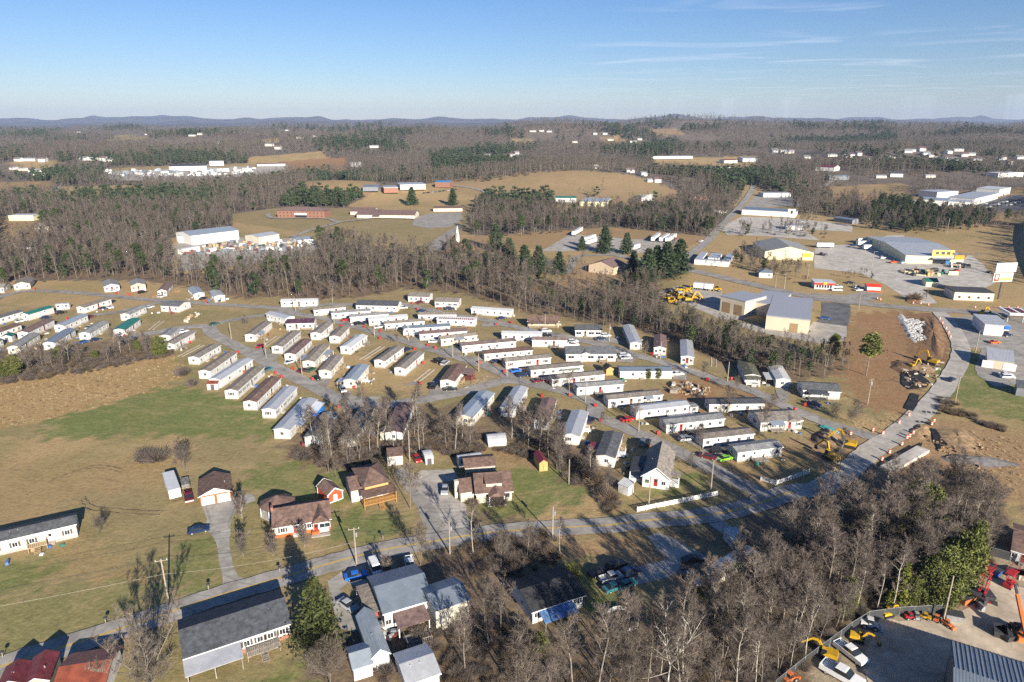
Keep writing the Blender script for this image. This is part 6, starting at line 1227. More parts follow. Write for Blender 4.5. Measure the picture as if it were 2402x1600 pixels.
# ---------------------------------------------------------------- poles, wires, bins, fences, roadworks
POLES = {}
def pole(key, s, label, H=9, arm=1, lamp=0, tr=0, rz=0, mat=POLEW):
    c = pt(s); o = thing('utility_pole' if not lamp else 'lamp_post', label, 'pole', c, rz, 'poles along the roads'); MB().tube((0, 0, 0), (0, 0, H), .19, .13, n=8).build('pole', mat, o)
    for k in range(arm): MB().bar((-1.1, 0, H-.4-k*.8), (1.1, 0, H-.4-k*.8), .1, .12).build('crossarm', POLEW, o)
    if arm:
        for x in (-1.0, 0, 1.0): MB().tube((x, 0, H-.34), (x, 0, H-.1), .05, n=6).build('insulator', TRIMW, o)
    if tr: MB().tube((.38, 0, H-2.2), (.38, 0, H-1.2), .25, n=10).build('transformer', GALV, o)
    if lamp: MB().bar((0, 0, H-.1), (1.6, 0, H+.1), .08, .08).build('lamp_arm', GALV, o); part_box(o, 'lamp_head', GALV, 1.3, -.15, H, 2.0, .15, H+.18)
    POLES[key] = (c, H)
for a in (('a', 'L 1550,822', 'utility pole on the grass above the road at left', 9.5, 1, 0, 0, .3), ('b', 'M 928,492', 'utility pole below the road by the white van', 9, 1, 0, 1, .3), ('c', 'M 1785,388', 'pale utility pole below the road beside the gravel drive', 8, 0, 0, 1, 0), ('d', 'I 1160,1205', 'utility pole at the roadside before the open lawn', 7.5, 0, 0, 1, 0), ('e', 'I 1310,727', 'plain pole at the lawn edge by the brush', 7, 0, 0, 0, 0),
    ('f', 'J 476,932', 'tall pale pole behind the white fence', 8, 0, 0, 0, 0), ('g', 'J 1046,792', 'dark pole at the park entrance corner', 8.5, 0, 1, 0, .6), ('h', 'F 912,1172', 'utility pole with wide crossarms near the tall pine', 9, 2, 0, 1, .5), ('i', 'F 1716,1152', 'slender pole beside the curving road', 9, 0, 0, 0, 0), ('j', 'F 830,297', 'dark lamp post by the warehouse parking lot', 9, 0, 1, 0, 0),
    ('k', 'F 1905,690', 'pole at the grass corner before the cream workshop', 9, 0, 0, 0, 0), ('l', 'O 1606,1012', 'leaning pale pole in the equipment yard', 10, 0, 0, 0, 0), ('m', 'H 1808,512', 'pale pole behind the ochre house', 9, 0, 0, 0, 0), ('n', 'S 1640,1280', 'left pole of two along the highway', 9, 1, 0, 0, .2), ('o', 'S 1722,1290', 'right pole of two along the highway', 9, 1, 0, 0, .2), ('p', 'S 1935,1200', 'pole behind the diner', 9, 1, 0, 0, .2),
    ('q', 'C 205,0 B 2880,850', 'pole on the pale grass by the loop', 7, 0, 0, 0, 0), ('r', 'D 90,870', 'slim pole at the loop corner', 7, 0, 0, 0, 0), ('s', 'T 955,1070', 'lamp post in the middle of the paved lot', 9, 0, 1, 0, 0), ('t', 'T 1640,790', 'white pole behind the hardware store', 14, 0, 0, 0, 0)):
    if a[0] == 'q': continue
    pole(*a)
WIRE = pm('wire', (.42, .39, .32), .5); WIRED = pm('dark_wire', (.06, .06, .06), .5)
def wire(a, b, label, off=(0, 0, 0), sag=1.0, r=.022, mat=WIRED):
    A = Vector(a)+Vector(off); B = Vector(b)+Vector(off); n_ = 14; P = [A.lerp(B, i/n_)-Vector((0, 0, sag*4*(i/n_)*(1-i/n_))) for i in range(n_+1)]
    m = MB()
    for i in range(n_): m.tube(P[i], P[i+1], r, n=4, caps=False)
    o = m.build('power_line', mat); tag(o, label, 'wire', 'overhead wires')
top = lambda k, dz=0: POLES[k][0]+Vector((0, 0, POLES[k][1]-.2-dz))
far_l = top('a')+(top('a')-top('b')).normalized()*75
for i, dz in enumerate((0, .9, 3.2)):
    nm = ('top', 'second', 'lowest')[i]
    wire(top('a', dz), far_l-Vector((0, 0, dz)), '%s wire running left from the roadside pole' % nm, mat=WIRE if i == 2 else WIRED); wire(top('a', dz), top('b', dz), '%s wire between roadside pole and van pole' % nm, mat=WIRE if i == 2 else WIRED)
    wire(top('b', dz), top('c', dz*.8), '%s wire from the van pole to the pale pole' % nm); wire(top('c', dz*.8), top('d', dz*.7), '%s wire from the pale pole towards the lawn' % nm)
for a, b in (('d', 'f'), ('f', 'g'), ('g', 'h'), ('h', 'i'), ('n', 'o'), ('i', 'k')): wire(top(a), top(b), 'wire between the %s and the %s' % tuple({'d': 'lawn-front pole', 'f': 'white-fence pole', 'g': 'park entrance pole', 'h': 'crossarm pole', 'i': 'slender road pole', 'n': 'left highway pole', 'o': 'right highway pole', 'k': 'grass-corner pole'}[q] for q in (a, b)))
# wheeled trash carts
BINM = pm('red_plastic', (.50, .05, .035), .5, .06, 1)
_bb = MB().hexa([(-.34, -.32, .12), (.34, -.32, .12), (.34, .32, .12), (-.34, .32, .12)], [(-.45, -.42, 1.15), (.45, -.42, 1.15), (.45, .42, 1.15), (-.45, .42, 1.15)]).mesh('cart_body', BINM)
_bl = MB().hexa([(-.49, -.48, 1.15), (.49, -.48, 1.15), (.49, .47, 1.15), (-.49, .47, 1.15)], [(-.42, -.4, 1.28), (.42, -.4, 1.28), (.42, .42, 1.32), (-.42, .42, 1.32)]).mesh('cart_lid', BINM); _bw = MB().tube((-.4, .3, .14), (.4, .3, .14), .14, n=8).mesh('cart_wheels', TYRE)
BINS = 'A 315,312 1070,356 1175,366 1205,366 1410,382 1895,424 1145,748 620,592 B 622,704 682,890 970,893 1025,928 1125,855 1305,950 1690,1028 1545,1208 180,612 1575,462 C 610,468 755,508 750,573 1068,672 1190,638 1260,663 1150,803 1125,990 1047,248 1093,303 1287,298 1820,444 1958,427 1665,798 1895,882 2240,1104 D 727,978 925,1098 1163,1196 675,1108 1480,1332 1735,1450 1675,719 2190,955 545,1355 1210,1333 E 1015,566 1235,556 1915,796 1818,841 1218,1256'
for c in pts(BINS):
    hl, off = near_label(c); c.z = float(hgt(c.x, c.y))+.03
    rel = 'before' if off.y < -3.5 else ('behind' if off.y > 3.5 else ('left of' if off.x < 0 else 'right of'))
    lb = 'red trash cart %s %s' % (rel, hl)
    if lb in LABELS: lb = 'second red trash cart %s %s' % (rel, hl)
    lb = ' '.join(lb.split()[:16]); o = thing('trash_cart', lb, 'trash cart', c, rng.uniform(0, 6.28), 'red trash carts in the park'); o.scale = (.9,)*3; ob('body', _bb, o); ob('lid', _bl, o); ob('wheels', _bw, o)
# traffic drums along the roadworks
ODR = pm('orange_plastic', (.78, .16, .05), .5, .05); _db = MB().tube((0, 0, .08), (0, 0, 1.05), .3, .24, n=10).mesh('drum_body', ODR); _ds = MB().tube((0, 0, 0), (0, 0, .16), .297, .288, n=10).mesh('drum_stripe', TRIMW); _df = MB().tube((0, 0, 0), (0, 0, .08), .42, n=10).mesh('drum_foot', TYRE)
DR = 'K 755,278 960,243 1050,274 1200,174 1290,104 1330,268 1296,298 1272,314 1225,374 1112,448 1042,514 F 1900,288 2125,288 2207,288 2290,290 2350,292 1575,392 1600,430 1632,480 1655,520 1672,560 1500,1365 1520,1335 1400,250 1470,262 1330,248 1000,205 1030,215'
for i, c in enumerate(pts(DR)):
    hwy = i >= 11
    o = thing('traffic_drum', ('orange traffic drum beside the highway roadworks' if i >= 11 and i < 16 or i > 22 else 'orange traffic drum at the edge of the creek dig' if hwy else 'orange traffic drum at the bend by the excavators'), 'traffic drum', c+Vector((0, 0, .03)), 0, 'orange traffic drums'); o.scale = (1.25,)*3; ob('body', _db, o)
    for z in (.3, .68): ob('stripe', _ds, o, (0, 0, z), 0, (1.03-.1*z, 1.03-.1*z, 1))
    ob('foot', _df, o)
# vinyl fences
VIN = pm('white_vinyl', (.74, .73, .70), .5, .06, 1)
def fence(s, label, h=1.35, step=2.6):
    P = pts(s); o = thing('fence', label, 'fence', P[0], 0)
    for a, b in zip(P, P[1:]):
        L = (b-a).length; k = max(1, round(L/step)); d = (b-a).normalized(); rz = math.atan2(d.y, d.x); sl = L/k
        q = MB()
        for z in (.2, h-.15): q.box(.08, -.03, z, sl-.08, .03, z+.12)
        for j in range(int(sl/.16)): q.box(.1+j*.16, -.02, .1, .21+j*.16, .02, h-.02)
        me = q.mesh('fence_panel', VIN); pmh = MB().box(-.07, -.07, 0, .07, .07, h+.1).hexa([(-.1, -.1, h+.1), (.1, -.1, h+.1), (.1, .1, h+.1), (-.1, .1, h+.1)], [(-.01, -.01, h+.2), (.01, -.01, h+.2), (.01, .01, h+.2), (-.01, .01, h+.2)]).mesh('fence_post', VIN)
        for j in range(k):
            c = a.lerp(b, j/k)-P[0]; ob('panel', me, o, c, rz); ob('post', pmh, o, c, rz)
        ob('post', pmh, o, b-P[0], rz)
fence('J 370,985 1108,835', 'white vinyl fence along the road at the park entrance'); fence('J 1505,695 1645,738 1950,632', 'bent white vinyl fence by the dark pole corner, right of entrance')
CL = bpy.data.materials.new('chain_link'); CL.use_nodes = True; t = CL.node_tree; b = t.nodes['Principled BSDF']; b.inputs['Base Color'].default_value = (.35, .36, .36, 1); b.inputs['Roughness'].default_value = .5; b.inputs['Metallic'].default_value = .5; b.inputs['Alpha'].default_value = .16
def chain(s, label, h=2.0):
    P = pts(s); o = thing('chain_link_fence', label, 'fence', P[0], 0)
    for a, b in zip(P, P[1:]):
        L = (b-a).length; k = max(1, round(L/3)); d = (b-a).normalized()
        for j in range(k):
            A = a.lerp(b, j/k)-P[0]; B = a.lerp(b, (j+1)/k)-P[0]; MB().tube(A, A+Vector((0, 0, h)), .045, n=6).build('post', GALV, o); MB().tube(A+Vector((0, 0, h)), B+Vector((0, 0, h)), .03, n=6).build('rail', GALV, o)
            MB().bar((A+B)/2-(B-A)/2+Vector((0, 0, h/2)), (A+B)/2+(B-A)/2+Vector((0, 0, h/2)), .012, h-.1).build('mesh_panel', CL, o)
chain('O 60,1640 330,1420 560,1250 760,1100 920,1000 1200,960 1600,940 1780,830 1880,660 1900,560', 'chain-link fence curving round the equipment yard'); chain('O 2030,400 2220,455 2400,540', 'chain-link fence below the brown-roofed house')
# mailboxes
for s, lb in (('L 975,1030', 'dark mailbox on the verge below the left pole'), ('L 30,1345', 'dark mailbox on the verge at the left edge'), ('L 1920,720', 'dark mailbox beside the lawn driveway'), ('M 222,560', 'mailbox on the verge left of the big pine shadow'), ('M 1170,255', 'mailbox on the verge below the ochre house'), ('I 500,1110', 'mailbox on the verge below the cream house')):
    o = thing('mailbox', lb, 'mailbox', pt(s), .3); part_box(o, 'post', POLEW, -.06, -.06, 0, .06, .06, 1.1); MB().hexa(*prism([(-.3, 1.1), (.3, 1.1), (.3, 1.35), (.15, 1.45), (-.15, 1.45), (-.3, 1.35)], -.2, .2)).build('box', STEEL, o)
# pads and timber rails left where trailers once stood
for i, s in enumerate(('B 860,640 990,545', 'B 1760,760 1950,640', 'C 1090,960 1230,850', 'A 1390,680 1490,600', 'B 90,730 290,625', 'E 1075,430 1075,350')):
    P_ = pts(s); d = (P_[1]-P_[0]); L = d.length; lb = ('beside the plum-brown trailer', 'left of the taupe-roofed pair', 'by the dark-roofed trailer with deck', 'by the bright green roof', 'below the left lane top', 'by the end-on trailers')[i]; o = thing('trailer_pad', 'pale timber rails of an empty pad '+lb, 'trailer pad', (P_[0]+P_[1])/2, math.atan2(d.y, d.x))
    for y in (-.9, .9): part_box(o, 'rail', pm('bleached_timber', (.52, .46, .38), .9, .15), -L/2, y-.22, 0, L/2, y+.22, .14)
# pool, pipes, culvert, rocks, mounds
c = pt('N 1020,1010'); o = thing('pool', 'empty round above-ground pool with pale wall', 'pool', c); R = 2.9; m = MB(); k = 28
m.hexa([(R*math.cos(6.2832*i/k), R*math.sin(6.2832*i/k), 0) for i in range(k)], [(R*math.cos(6.2832*i/k), R*math.sin(6.2832*i/k), .25) for i in range(k)]); m.build('liner', pm('dark_liner', (.03, .035, .03), .6), o)
for i in range(k):
    a, b = 6.2832*i/k, 6.2832*(i+1)/k; MB().hexa([(R*math.cos(a), R*math.sin(a), 0), (R*math.cos(b), R*math.sin(b), 0), ((R+.06)*math.cos(b), (R+.06)*math.sin(b), 0), ((R+.06)*math.cos(a), (R+.06)*math.sin(a), 0)], [(R*math.cos(a), R*math.sin(a), 1.15), (R*math.cos(b), R*math.sin(b), 1.15), ((R+.06)*math.cos(b), (R+.06)*math.sin(b), 1.15), ((R+.06)*math.cos(a), (R+.06)*math.sin(a), 1.15)]).build('wall_panel', pm('faded_white_panel', (.6, .6, .58), .6, .15), o)
P_ = pts('K 500,205 620,262'); d = P_[1]-P_[0]; L = d.length; TEAL = pm('teal_pipe', (.13, .48, .45), .4, .08); q_ = random.Random(3)
for i in range(7):
    o = MB().tube((-L/2+q_.uniform(-.6, .6), 0, 0), (L/2+q_.uniform(-.6, .6), 0, 0), .24, n=10).build('drain_pipe', TEAL, None, (P_[0]+P_[1])/2+Vector((0, 0, .26 if i < 4 else .66))+Vector((-d.y, d.x, 0)).normalized()*((i-1.5)*.52 if i < 4 else (i-5)*.52), math.atan2(d.y, d.x)); tag(o, 'teal drain pipe in the stack by the road bend', 'pipe', 'teal pipes stacked by the road bend')
def mound(name, s, rx, ry, hh, mat, label, cat, rz=0, seed=1, kind=None):
    c = pt(s) if isinstance(s, str) else s; q = random.Random(seed); v, f = [], []; nr, na = 7, 26; ph = [q.uniform(0, 6.28) for _ in range(5)]
    for i in range(nr+1):
        t_ = i/nr
        for j in range(na):
            a = 6.2832*j/na; w_ = 1+.16*math.sin(2*a+ph[0])+.1*math.sin(5*a+ph[1]); v.append((rx*1.15*t_*w_*math.cos(a), ry*1.15*t_*w_*math.sin(a), hh*.55*(1-t_*t_)**1.4*(1+.4*math.sin(3*a+ph[2])*t_+.3*math.sin(7*a+ph[3])*t_)+q.gauss(0, .03)*hh*(1 if 0 < i < nr else 0)-(.03 if i == nr else 0)))
    for i in range(nr):
        for j in range(na): f.append((i*na+j, i*na+(j+1) % na, (i+1)*na+(j+1) % na, (i+1)*na+j))
    me = bpy.data.meshes.new(name); me.from_pydata(v, [], f); me.polygons.foreach_set('use_smooth', [True]*len(f)); me.materials.append(mat); o = ob(name, me, None, c, rz)
    if kind: o['kind'] = kind
    tag(o, label, cat); return o
SOIL = pm('fresh_soil', (.23, .135, .07), .95, .3, .8, bump=.2); SOILT = pm('tan_soil', (.36, .24, .13), .95, .25, .8, bump=.2); ROCKG = pm('white_riprap', (.58, .56, .53), .95, .3, 1.2, bump=.3)
for s, rx, ry, hh, mt, lb in (('K 560,290', 5, 3.5, 2.0, SOILT, 'tan soil heap behind the nearer excavator'), ('K 480,290', 3.5, 2.5, 1.2, pm('wet_soil', (.07, .05, .04), .8), 'dark wet soil heap left of the excavators'), ('K 560,570', 4, 3, 1.4, SOILT, 'tan soil heap before the nearer excavator'), ('F 1380,830', 6, 5, 2, SOILT, 'tan spoil heap in the creek dig'), ('F 1230,830', 6, 4, 1.5, SOIL, 'dark spoil heap left in the creek dig'), ('F 1340,200', 9, 4, 2.4, SOIL, 'brush-covered soil heap by the highway junction'),
    ('K 1400,240', 5, 3, 1.6, SOILT, 'tan soil heap beside the dark culvert trench'), ('K 1740,310', 8, 5, 1.4, SOILT, 'low soil heap right of the culvert trench'), ('A 1620,330', 2.5, 2, 1.6, SOILT, 'small soil heap at the upper lane')): mound('soil_heap', s, rx, ry, hh, mt, lb, 'soil heap', .9, int(rx*7+hh*10))
c, rz = pt('F 1370,490'), 2.0; me_r = []
for i in range(5):
    bm = bmesh.new(); bmesh.ops.create_icosphere(bm, subdivisions=1, radius=.55); q = random.Random(i)
    for v_ in bm.verts: v_.co *= q.uniform(.7, 1.25); v_.co.z *= .7
    me = bpy.data.meshes.new('rock'); bm.to_mesh(me); bm.free(); me.materials.append(ROCKG); me_r.append(me)
rp = thing('rock_bed', 'bed of pale grey riprap rocks in the creek dig', 'rock bed', c, 0); PP = pts('F 1235,385 1330,390 1430,420 1510,585 1340,585 1260,470'); k_ = 0
for i in range(2600):
    x, y = rng.uniform(min(p.x for p in PP), max(p.x for p in PP)), rng.uniform(min(p.y for p in PP), max(p.y for p in PP))
    if k_ < 290 and inpoly(PP, np.array([x]), np.array([y]))[0]: o = ob('rock', me_r[i % 5], rp, (x-c.x, y-c.y, .25), rng.uniform(0, 6)); o.scale = (rng.uniform(.9, 1.7),)*3; k_ += 1
def along(s): P_ = pts(s); d = P_[1]-P_[0]; return (P_[0]+P_[1])/2, math.atan2(d.y, d.x)-math.pi/2, d.length/2
c, rz, L = along('F 1225,345 1335,585'); mound('gravel_strip', c, 2.0, L*.9, .8, ROCKG, 'pale gravel edge left of the riprap bed', 'gravel', rz, 5)
c, rz, L = along('F 1440,340 1600,740'); mound('soil_heap', c, 4.5, L*.85, 2.6, SOIL, 'long brown soil bank along the creek dig', 'soil heap', rz, 31)
WET = pm('dark_creek_mud', (.03, .026, .02), .55, .3, .4, spec=.3)
sheet('creek', 'F 1250,1210 1290,1130 1320,1070 1390,1090 1370,1180 1330,1240', WET); sheet('creek', 'F 1220,900 1300,840 1400,860 1420,920 1480,960 1460,1020 1300,1040 1230,990', WET); sheet('creek', 'K 1490,215 1540,230 1600,320 1655,370 1570,430 1520,330', WET); sheet('creek', 'K 1120,580 1310,400 1420,350 1400,420 1200,590', WET)
c, rz, L = frame('K 1190,610 1480,440', 3.4); o = thing('culvert', 'pale concrete culvert slab lying in the trench', 'culvert', c, rz); MB().box(-L/2, -1.7, 0, L/2, 1.7, .9).build('slab', PCONC, o); MB().hexa([(-L/2-1.6, -2.2, 0), (-L/2-.02, -1.7, 0), (-L/2-.02, 1.7, 0), (-L/2-1.6, 2.2, 0)], [(-L/2-1.6, -2.2, .5), (-L/2-.02, -1.7, .9), (-L/2-.02, 1.7, .9), (-L/2-1.6, 2.2, .5)]).build('wing_wall', PCONC, o)
mound('gravel_pile', 'K 1930,520', 8, 2.6, 2.4, pm('grey_gravel_pile', (.17, .16, .16), .95, .2, .8, bump=.2), 'long grey gravel pile on the bare ground at right', 'gravel pile', -.1, 9)
# steel plates over the trench in the road
for s, lb in (('K 1440,165', 'steel plates over a trench across the road'), ('F 1500,1250', 'dark steel plate on the road edge')):
    o = thing('road_plate', lb, 'road plate', pt(s)+Vector((0, 0, .15)), -.3)
    for i in range(4): part_box(o, 'plate', STEEL, -2.6+i*1.4, -.8, 0, -1.6+i*1.4, .8, .05)
# raised highway on an embankment at the right edge
P_ = pts('T 2420,640 2330,700 2300,760 2320,880 2420,1000'); tt = [(-8, 0), (-3, 3), (9, 3), (14, 0)]
sp = smooth([Vector((p.x, p.y, 0)) for p in pts('T 2390,700 2385,780 2400,900 2470,1080 2610,1320')], 5); v, f = [], []
for i, p in enumerate(sp):
    d = (sp[min(i+1, len(sp)-1)]-sp[max(i-1, 0)]).normalized(); s_ = Vector((-d.y, d.x, 0)); s_ = s_ if s_.x > 0 else -s_
    for u_, z in tt: q = p+s_*u_; v.append((q.x, q.y, float(hgt(q.x, q.y))+z+.02))
for i in range(len(sp)-1):
    for e in range(3): a = 4*i+e; f.append((a, a+1, a+5, a+4))
me = bpy.data.meshes.new('embankment'); me.from_pydata(v, [], f); me.materials.append(pm('embankment_grass', (.26, .2, .11), .95, .25, .15)); struct(ob('embankment', me))
# ---------------------------------------------------------------- single trees and shrubs
def tree(pair, c, k, label, group=None, name='bare_tree', cat='tree', rz=None, zs=1.0):
    o = thing(name, label, cat, c, rng.uniform(0, 6.28) if rz is None else rz, group); o.scale = (k, k, k*zs); ob('trunk', pair[0], o); ob('crown', pair[1], o); return o
def top_height(c, vtop):
    """height of a thing standing at c whose top shows at native row vtop"""
    a = math.atan((800-vtop)/FPX); return CAMH-c.y*math.tan(PITCH-a)
def fill(s, sp, label, group, k0, k1, pool, seed, keep=1.0, maxn=999):
    q = random.Random(seed); Q = pts(s); xs_ = [p.x for p in Q]; ys_ = [p.y for p in Q]; n_ = 0; y = min(ys_)
    spots = []
    while y < max(ys_):
        x = min(xs_)
        while x < max(xs_): spots.append((x+q.uniform(-.45, .45)*sp, y+q.uniform(-.45, .45)*sp)); x += sp
        y += sp
    A = np.array(spots); m_ = inpoly(Q, A[:, 0], A[:, 1])
    for (x, y), i in zip(spots, m_):
        if i and q.random() < keep and n_ < maxn and not any((Vector((x, y, 0))-Vector((h[1].x, h[1].y, 0))).length < 4.5 for h in HOMES): lb, gr = label(x, y) if callable(label) else (label, group); tree(NEAR_BARE[q.choice(pool)], Vector((x, y, 0)), q.uniform(k0, k1), lb, gr); n_ += 1
    return n_
def LRW(x, y):
    if y > 122: k = 'at the upper edge of the lower right wood, nearest the road'
    elif x > 45 and y < 118: k = 'in the lower right wood, close behind the curved chain-link fence'
    elif y < 97: k = 'at the bottom edge, right of the black-roofed house'
    elif x < 38: k = 'in the lower right wood near the pale camper'
    else: k = 'deep in the middle of the lower right wood'
    return 'bare tree '+k, 'bare trees '+k
NB = fill('V 1400,1540 1480,1510 1560,1480 1650,1435 1700,1395 1760,1335 1850,1270 1960,1215 2060,1175 2180,1150 2290,1200 2270,1300 2180,1390 2080,1400 1960,1425 1880,1490 1810,1580 1780,1640 1120,1640 1130,1595 1300,1575', 3.25, LRW, None, .55, 1.0, range(9), 1, .95, 235)
NB += fill('V 690,1050 770,990 850,970 960,965 1010,1020 1110,1005 1180,1005 1290,1015 1310,1085 1230,1078 1130,1035 1000,1050 950,1065 860,1078 760,1090', 4.4, 'slender bare tree among the trailers below the loop', 'bare trees below the loop', .55, .85, range(9), 2, .9, 60)
NB += fill('V 1200,1030 1290,1020 1340,1075 1440,1155 1395,1180 1300,1100', 5.0, 'small bare tree in the brushy strip beside the lawn', 'bare trees of the brushy strip', .4, .65, range(9), 3, .9, 24)
NB += fill('V 0,880 0,845 200,815 395,803 398,818 200,855', 7, 'bare tree in the row between the field and the trailers', 'bare trees of the left row', .5, .72, (0, 2, 4, 5, 7), 4, .85, 22)
NB += fill('V 1060,1260 1280,1225 1290,1290 1200,1330 1090,1310', 7, 'bare tree on the bank below the road, right of the grey-blue roof', 'bare trees on the bank below the road', .5, .75, range(9), 5, .7, 12)
NB += fill('V 1060,1440 1130,1400 1180,1440 1110,1520 1060,1560', 5.5, 'bare tree between the cream annex and the black-roofed house', 'bare trees between the lower houses', .6, .8, range(9), 6, .9, 10)
print('near bare', NB)
for pr, s, k, lb in ((SHRUBTREE, 'G 1700,610', .95, 'spreading bare tree beside the white box trailer'), (SHRUBTREE, 'G 915,1190', .52, 'small bare tree with tan twigs right of the cream trailer'), (UPRIGHT, 'H 265,1040', .85, 'bare tree with pale trunk beside the garage'), (UPRIGHT, 'H 275,1388', .72, 'slim bare tree left of the ranch house'), (UPRIGHT, 'H 552,1390', .68, 'slim reddish bare tree at the ranch house corner'), (UPRIGHT, 'H 842,1312', .72, 'bare tree before the ranch house front'), (NEAR_BARE[2], 'H 1135,672', .35, 'thin young tree on the lawn behind the red shed'),
    (NEAR_BARE[5], 'H 1810,955', .9, 'large bare tree in front of the ochre house'), (NEAR_BARE[5], 'M 1512,492', .75, 'bare tree between the road and the grey-blue roof'), (UPRIGHT, 'M 1205,602', .62, 'upright bare shrub tree right of the white van'), (BIGMULTI, 'L 1385,1640', .82, 'huge many-stemmed bare tree at the bottom left'), (SHRUBTREE, 'M 690,1640', 1.15, 'wide bare tree at the bottom edge below the big pine'), (SYC, 'N 1440,1640', .95, 'white-barked tree with crooked limbs at the bottom edge'), (NEAR_BARE[7], 'I 920,1425', .62, 'bare tree on the bank by the roadside poles'),
    (NEAR_BARE[4], 'N 985,1460', .85, 'tall bare tree rising in front of the round pool'), (NEAR_BARE[0], 'D 920,1102', .62, 'white-limbed bare tree before the plain white trailer'), (NEAR_BARE[2], 'D 1612,775', .55, 'bare tree by the upper right lane'), (NEAR_BARE[5], 'D 1235,1395', .42, 'small bare tree beside the middle lane'), (NEAR_BARE[5], 'E 950,1205', .62, 'bare tree by the middle lane at the silver car'), (NEAR_BARE[2], 'E 1545,1055', .75, 'bare tree before the gabled double-wide'), (NEAR_BARE[5], 'E 1190,855', .7, 'broad bare tree before the cream dark-roofed trailer'), (NEAR_BARE[5], 'E 375,942', .5, 'small bare tree at the red car'),
    (NEAR_BARE[2], 'E 985,560', .5, 'bare tree beside the upper right lane, middle'), (NEAR_BARE[5], 'E 860,1370', .38, 'young tree by the entrance house lawn'), (NEAR_BARE[3], 'K 640,660', .8, 'tall dark bare tree beside the excavators'), (NEAR_BARE[6], 'K 560,760', .7, 'bare tree at the corner below the excavators'), (NEAR_BARE[5], 'F 790,1350', .6, 'bare tree by the lane near the dry grass'), (NEAR_BARE[4], 'B 930,195', .75, 'pale bare tree at the wood edge behind the upper lane'), (NEAR_BARE[0], 'B 1490,240', .8, 'pale bare tree at the wood edge above the slanting rank'), (NEAR_BARE[5], 'B 690,460', .45, 'dark bare tree in the dry grass circle'), (NEAR_BARE[2], 'C 900,620', .35, 'small dark bare tree at the middle lane bend'),
    (NEAR_BARE[5], 'A 395,1030', .7, 'forked pale bare tree in the left tree row'), (NEAR_BARE[0], 'A 640,985', .7, 'pale straight bare tree in the left tree row'), (NEAR_BARE[2], 'E 1275,680', .45, 'bare tree behind the cream dark-roofed trailer'), (NEAR_BARE[5], 'E 1610,840', .45, 'bare tree by the lane behind the gabled double-wide'), (SHRUBTREE, 'E 2190,900', .6, 'dark bushy tree by the lane near the creek wood'), (SHRUBTREE, 'E 2330,960', .55, 'round bare tree beside the dry grass at the lane end'),
    (NEAR_BARE[5], 'R 380,1080', 1.0, 'big pale bare tree right of the school car park'), (NEAR_BARE[2], 'S 430,1330', .9, 'bare tree behind the spruces by the brown field'), (NEAR_BARE[5], 'M 1880,1250', .6, 'bare tree below the cream annex'), (NEAR_BARE[7], 'M 2250,1120', .75, 'tall bare tree right of the cream annex'), (NEAR_BARE[5], 'J 1280,1560', .8, 'bare tree beside the pale camper')): tree(pr, pt(s), k, lb)
# evergreens
def conifer(H, kind, seed, dens=1.0):
    if kind == 'spruce': P = spruce_pts(seed, 12, .27, 32, 12, 8); lm = leaf_mesh('needles', P, .42, NEED, seed, .2)
    elif kind == 'big': P = spruce_pts(seed, 12, .40, 36, 16, 10, .04); lm = leaf_mesh('needles', P, .32, NEEDB, seed, .1)
    elif kind == 'pine': P = pine_pts(seed, 12, .45, .2, 34, 60); lm = leaf_mesh('needles', P, .4, NEEDP, seed, .3)
    elif kind == 'yellow': P = spruce_pts(seed, 12, .3, 22, 9, 7, .1); lm = leaf_mesh('needles', P, .42, NEEDY, seed, .2)
    else: P = pine_pts(seed, 12, .9, .26, 90, 60); lm = leaf_mesh('needles', P, .3, NEEDP, seed, .2)
    return seg_mesh('conifer_trunk', conifer_trunk(seed, 12), [BARK], 6), lm
KIND = {k: [conifer(12, k, 40+i*7+j) for j in range(2)] for i, k in enumerate(('spruce', 'pine', 'yellow', 'round'))}; KIND['big'] = [conifer(12, 'big', 90)]
def ev(kind, s, vt, label, i=0, wide=1.0, name='spruce_tree'):
    c = pt(s); kk = s.split()[0]; oy = CROPS[kk][1]; H = max(4, min(26, top_height(c, oy+vt/3.92))); pr = KIND[kind][i % len(KIND[kind])]; o = thing(name, label, 'tree', c, rng.uniform(0, 6.28)); o.scale = (H/12*wide, H/12*wide, H/12); ob('trunk', pr[0], o); ob('crown', pr[1], o); return o
ev('big', 'M 585,1255', 615, 'big yellow-green pine beside the drive below the road', name='pine_tree')
for i, (s, vt, lb) in enumerate((('R 640,1290', 1040, 'dark pine leftmost above the spruce group'), ('R 760,1440', 1170, 'leftmost spruce of the group behind the wood'), ('R 900,1505', 1235, 'tall spruce second in the group behind the wood'), ('R 1030,1500', 1240, 'tall spruce third in the group behind the wood'), ('R 1220,1505', 1295, 'rounded spruce at the right end of that group'), ('R 1430,1285', 1155, 'short spruce at the truck yard, left'), ('R 1640,1305', 1055, 'tallest spruce before the truck yard'), ('R 1840,1315', 1120, 'second tall spruce before the truck yard'),
    ('R 1900,1505', 1290, 'spruce at the left of the highway clump'), ('R 2030,1565', 1265, 'front spruce of the highway clump'), ('R 2110,1520', 1240, 'middle spruce of the highway clump'), ('R 2200,1535', 1205, 'tall spruce of the highway clump'), ('R 2320,1500', 1180, 'spruce at the right end of the highway clump'), ('Q 1830,868', 700, 'lone broad spruce before the hilltop school'), ('Q 2205,868', 712, 'lone spruce right of the hilltop school'))): ev('spruce', s, vt, lb, i, 1.6)
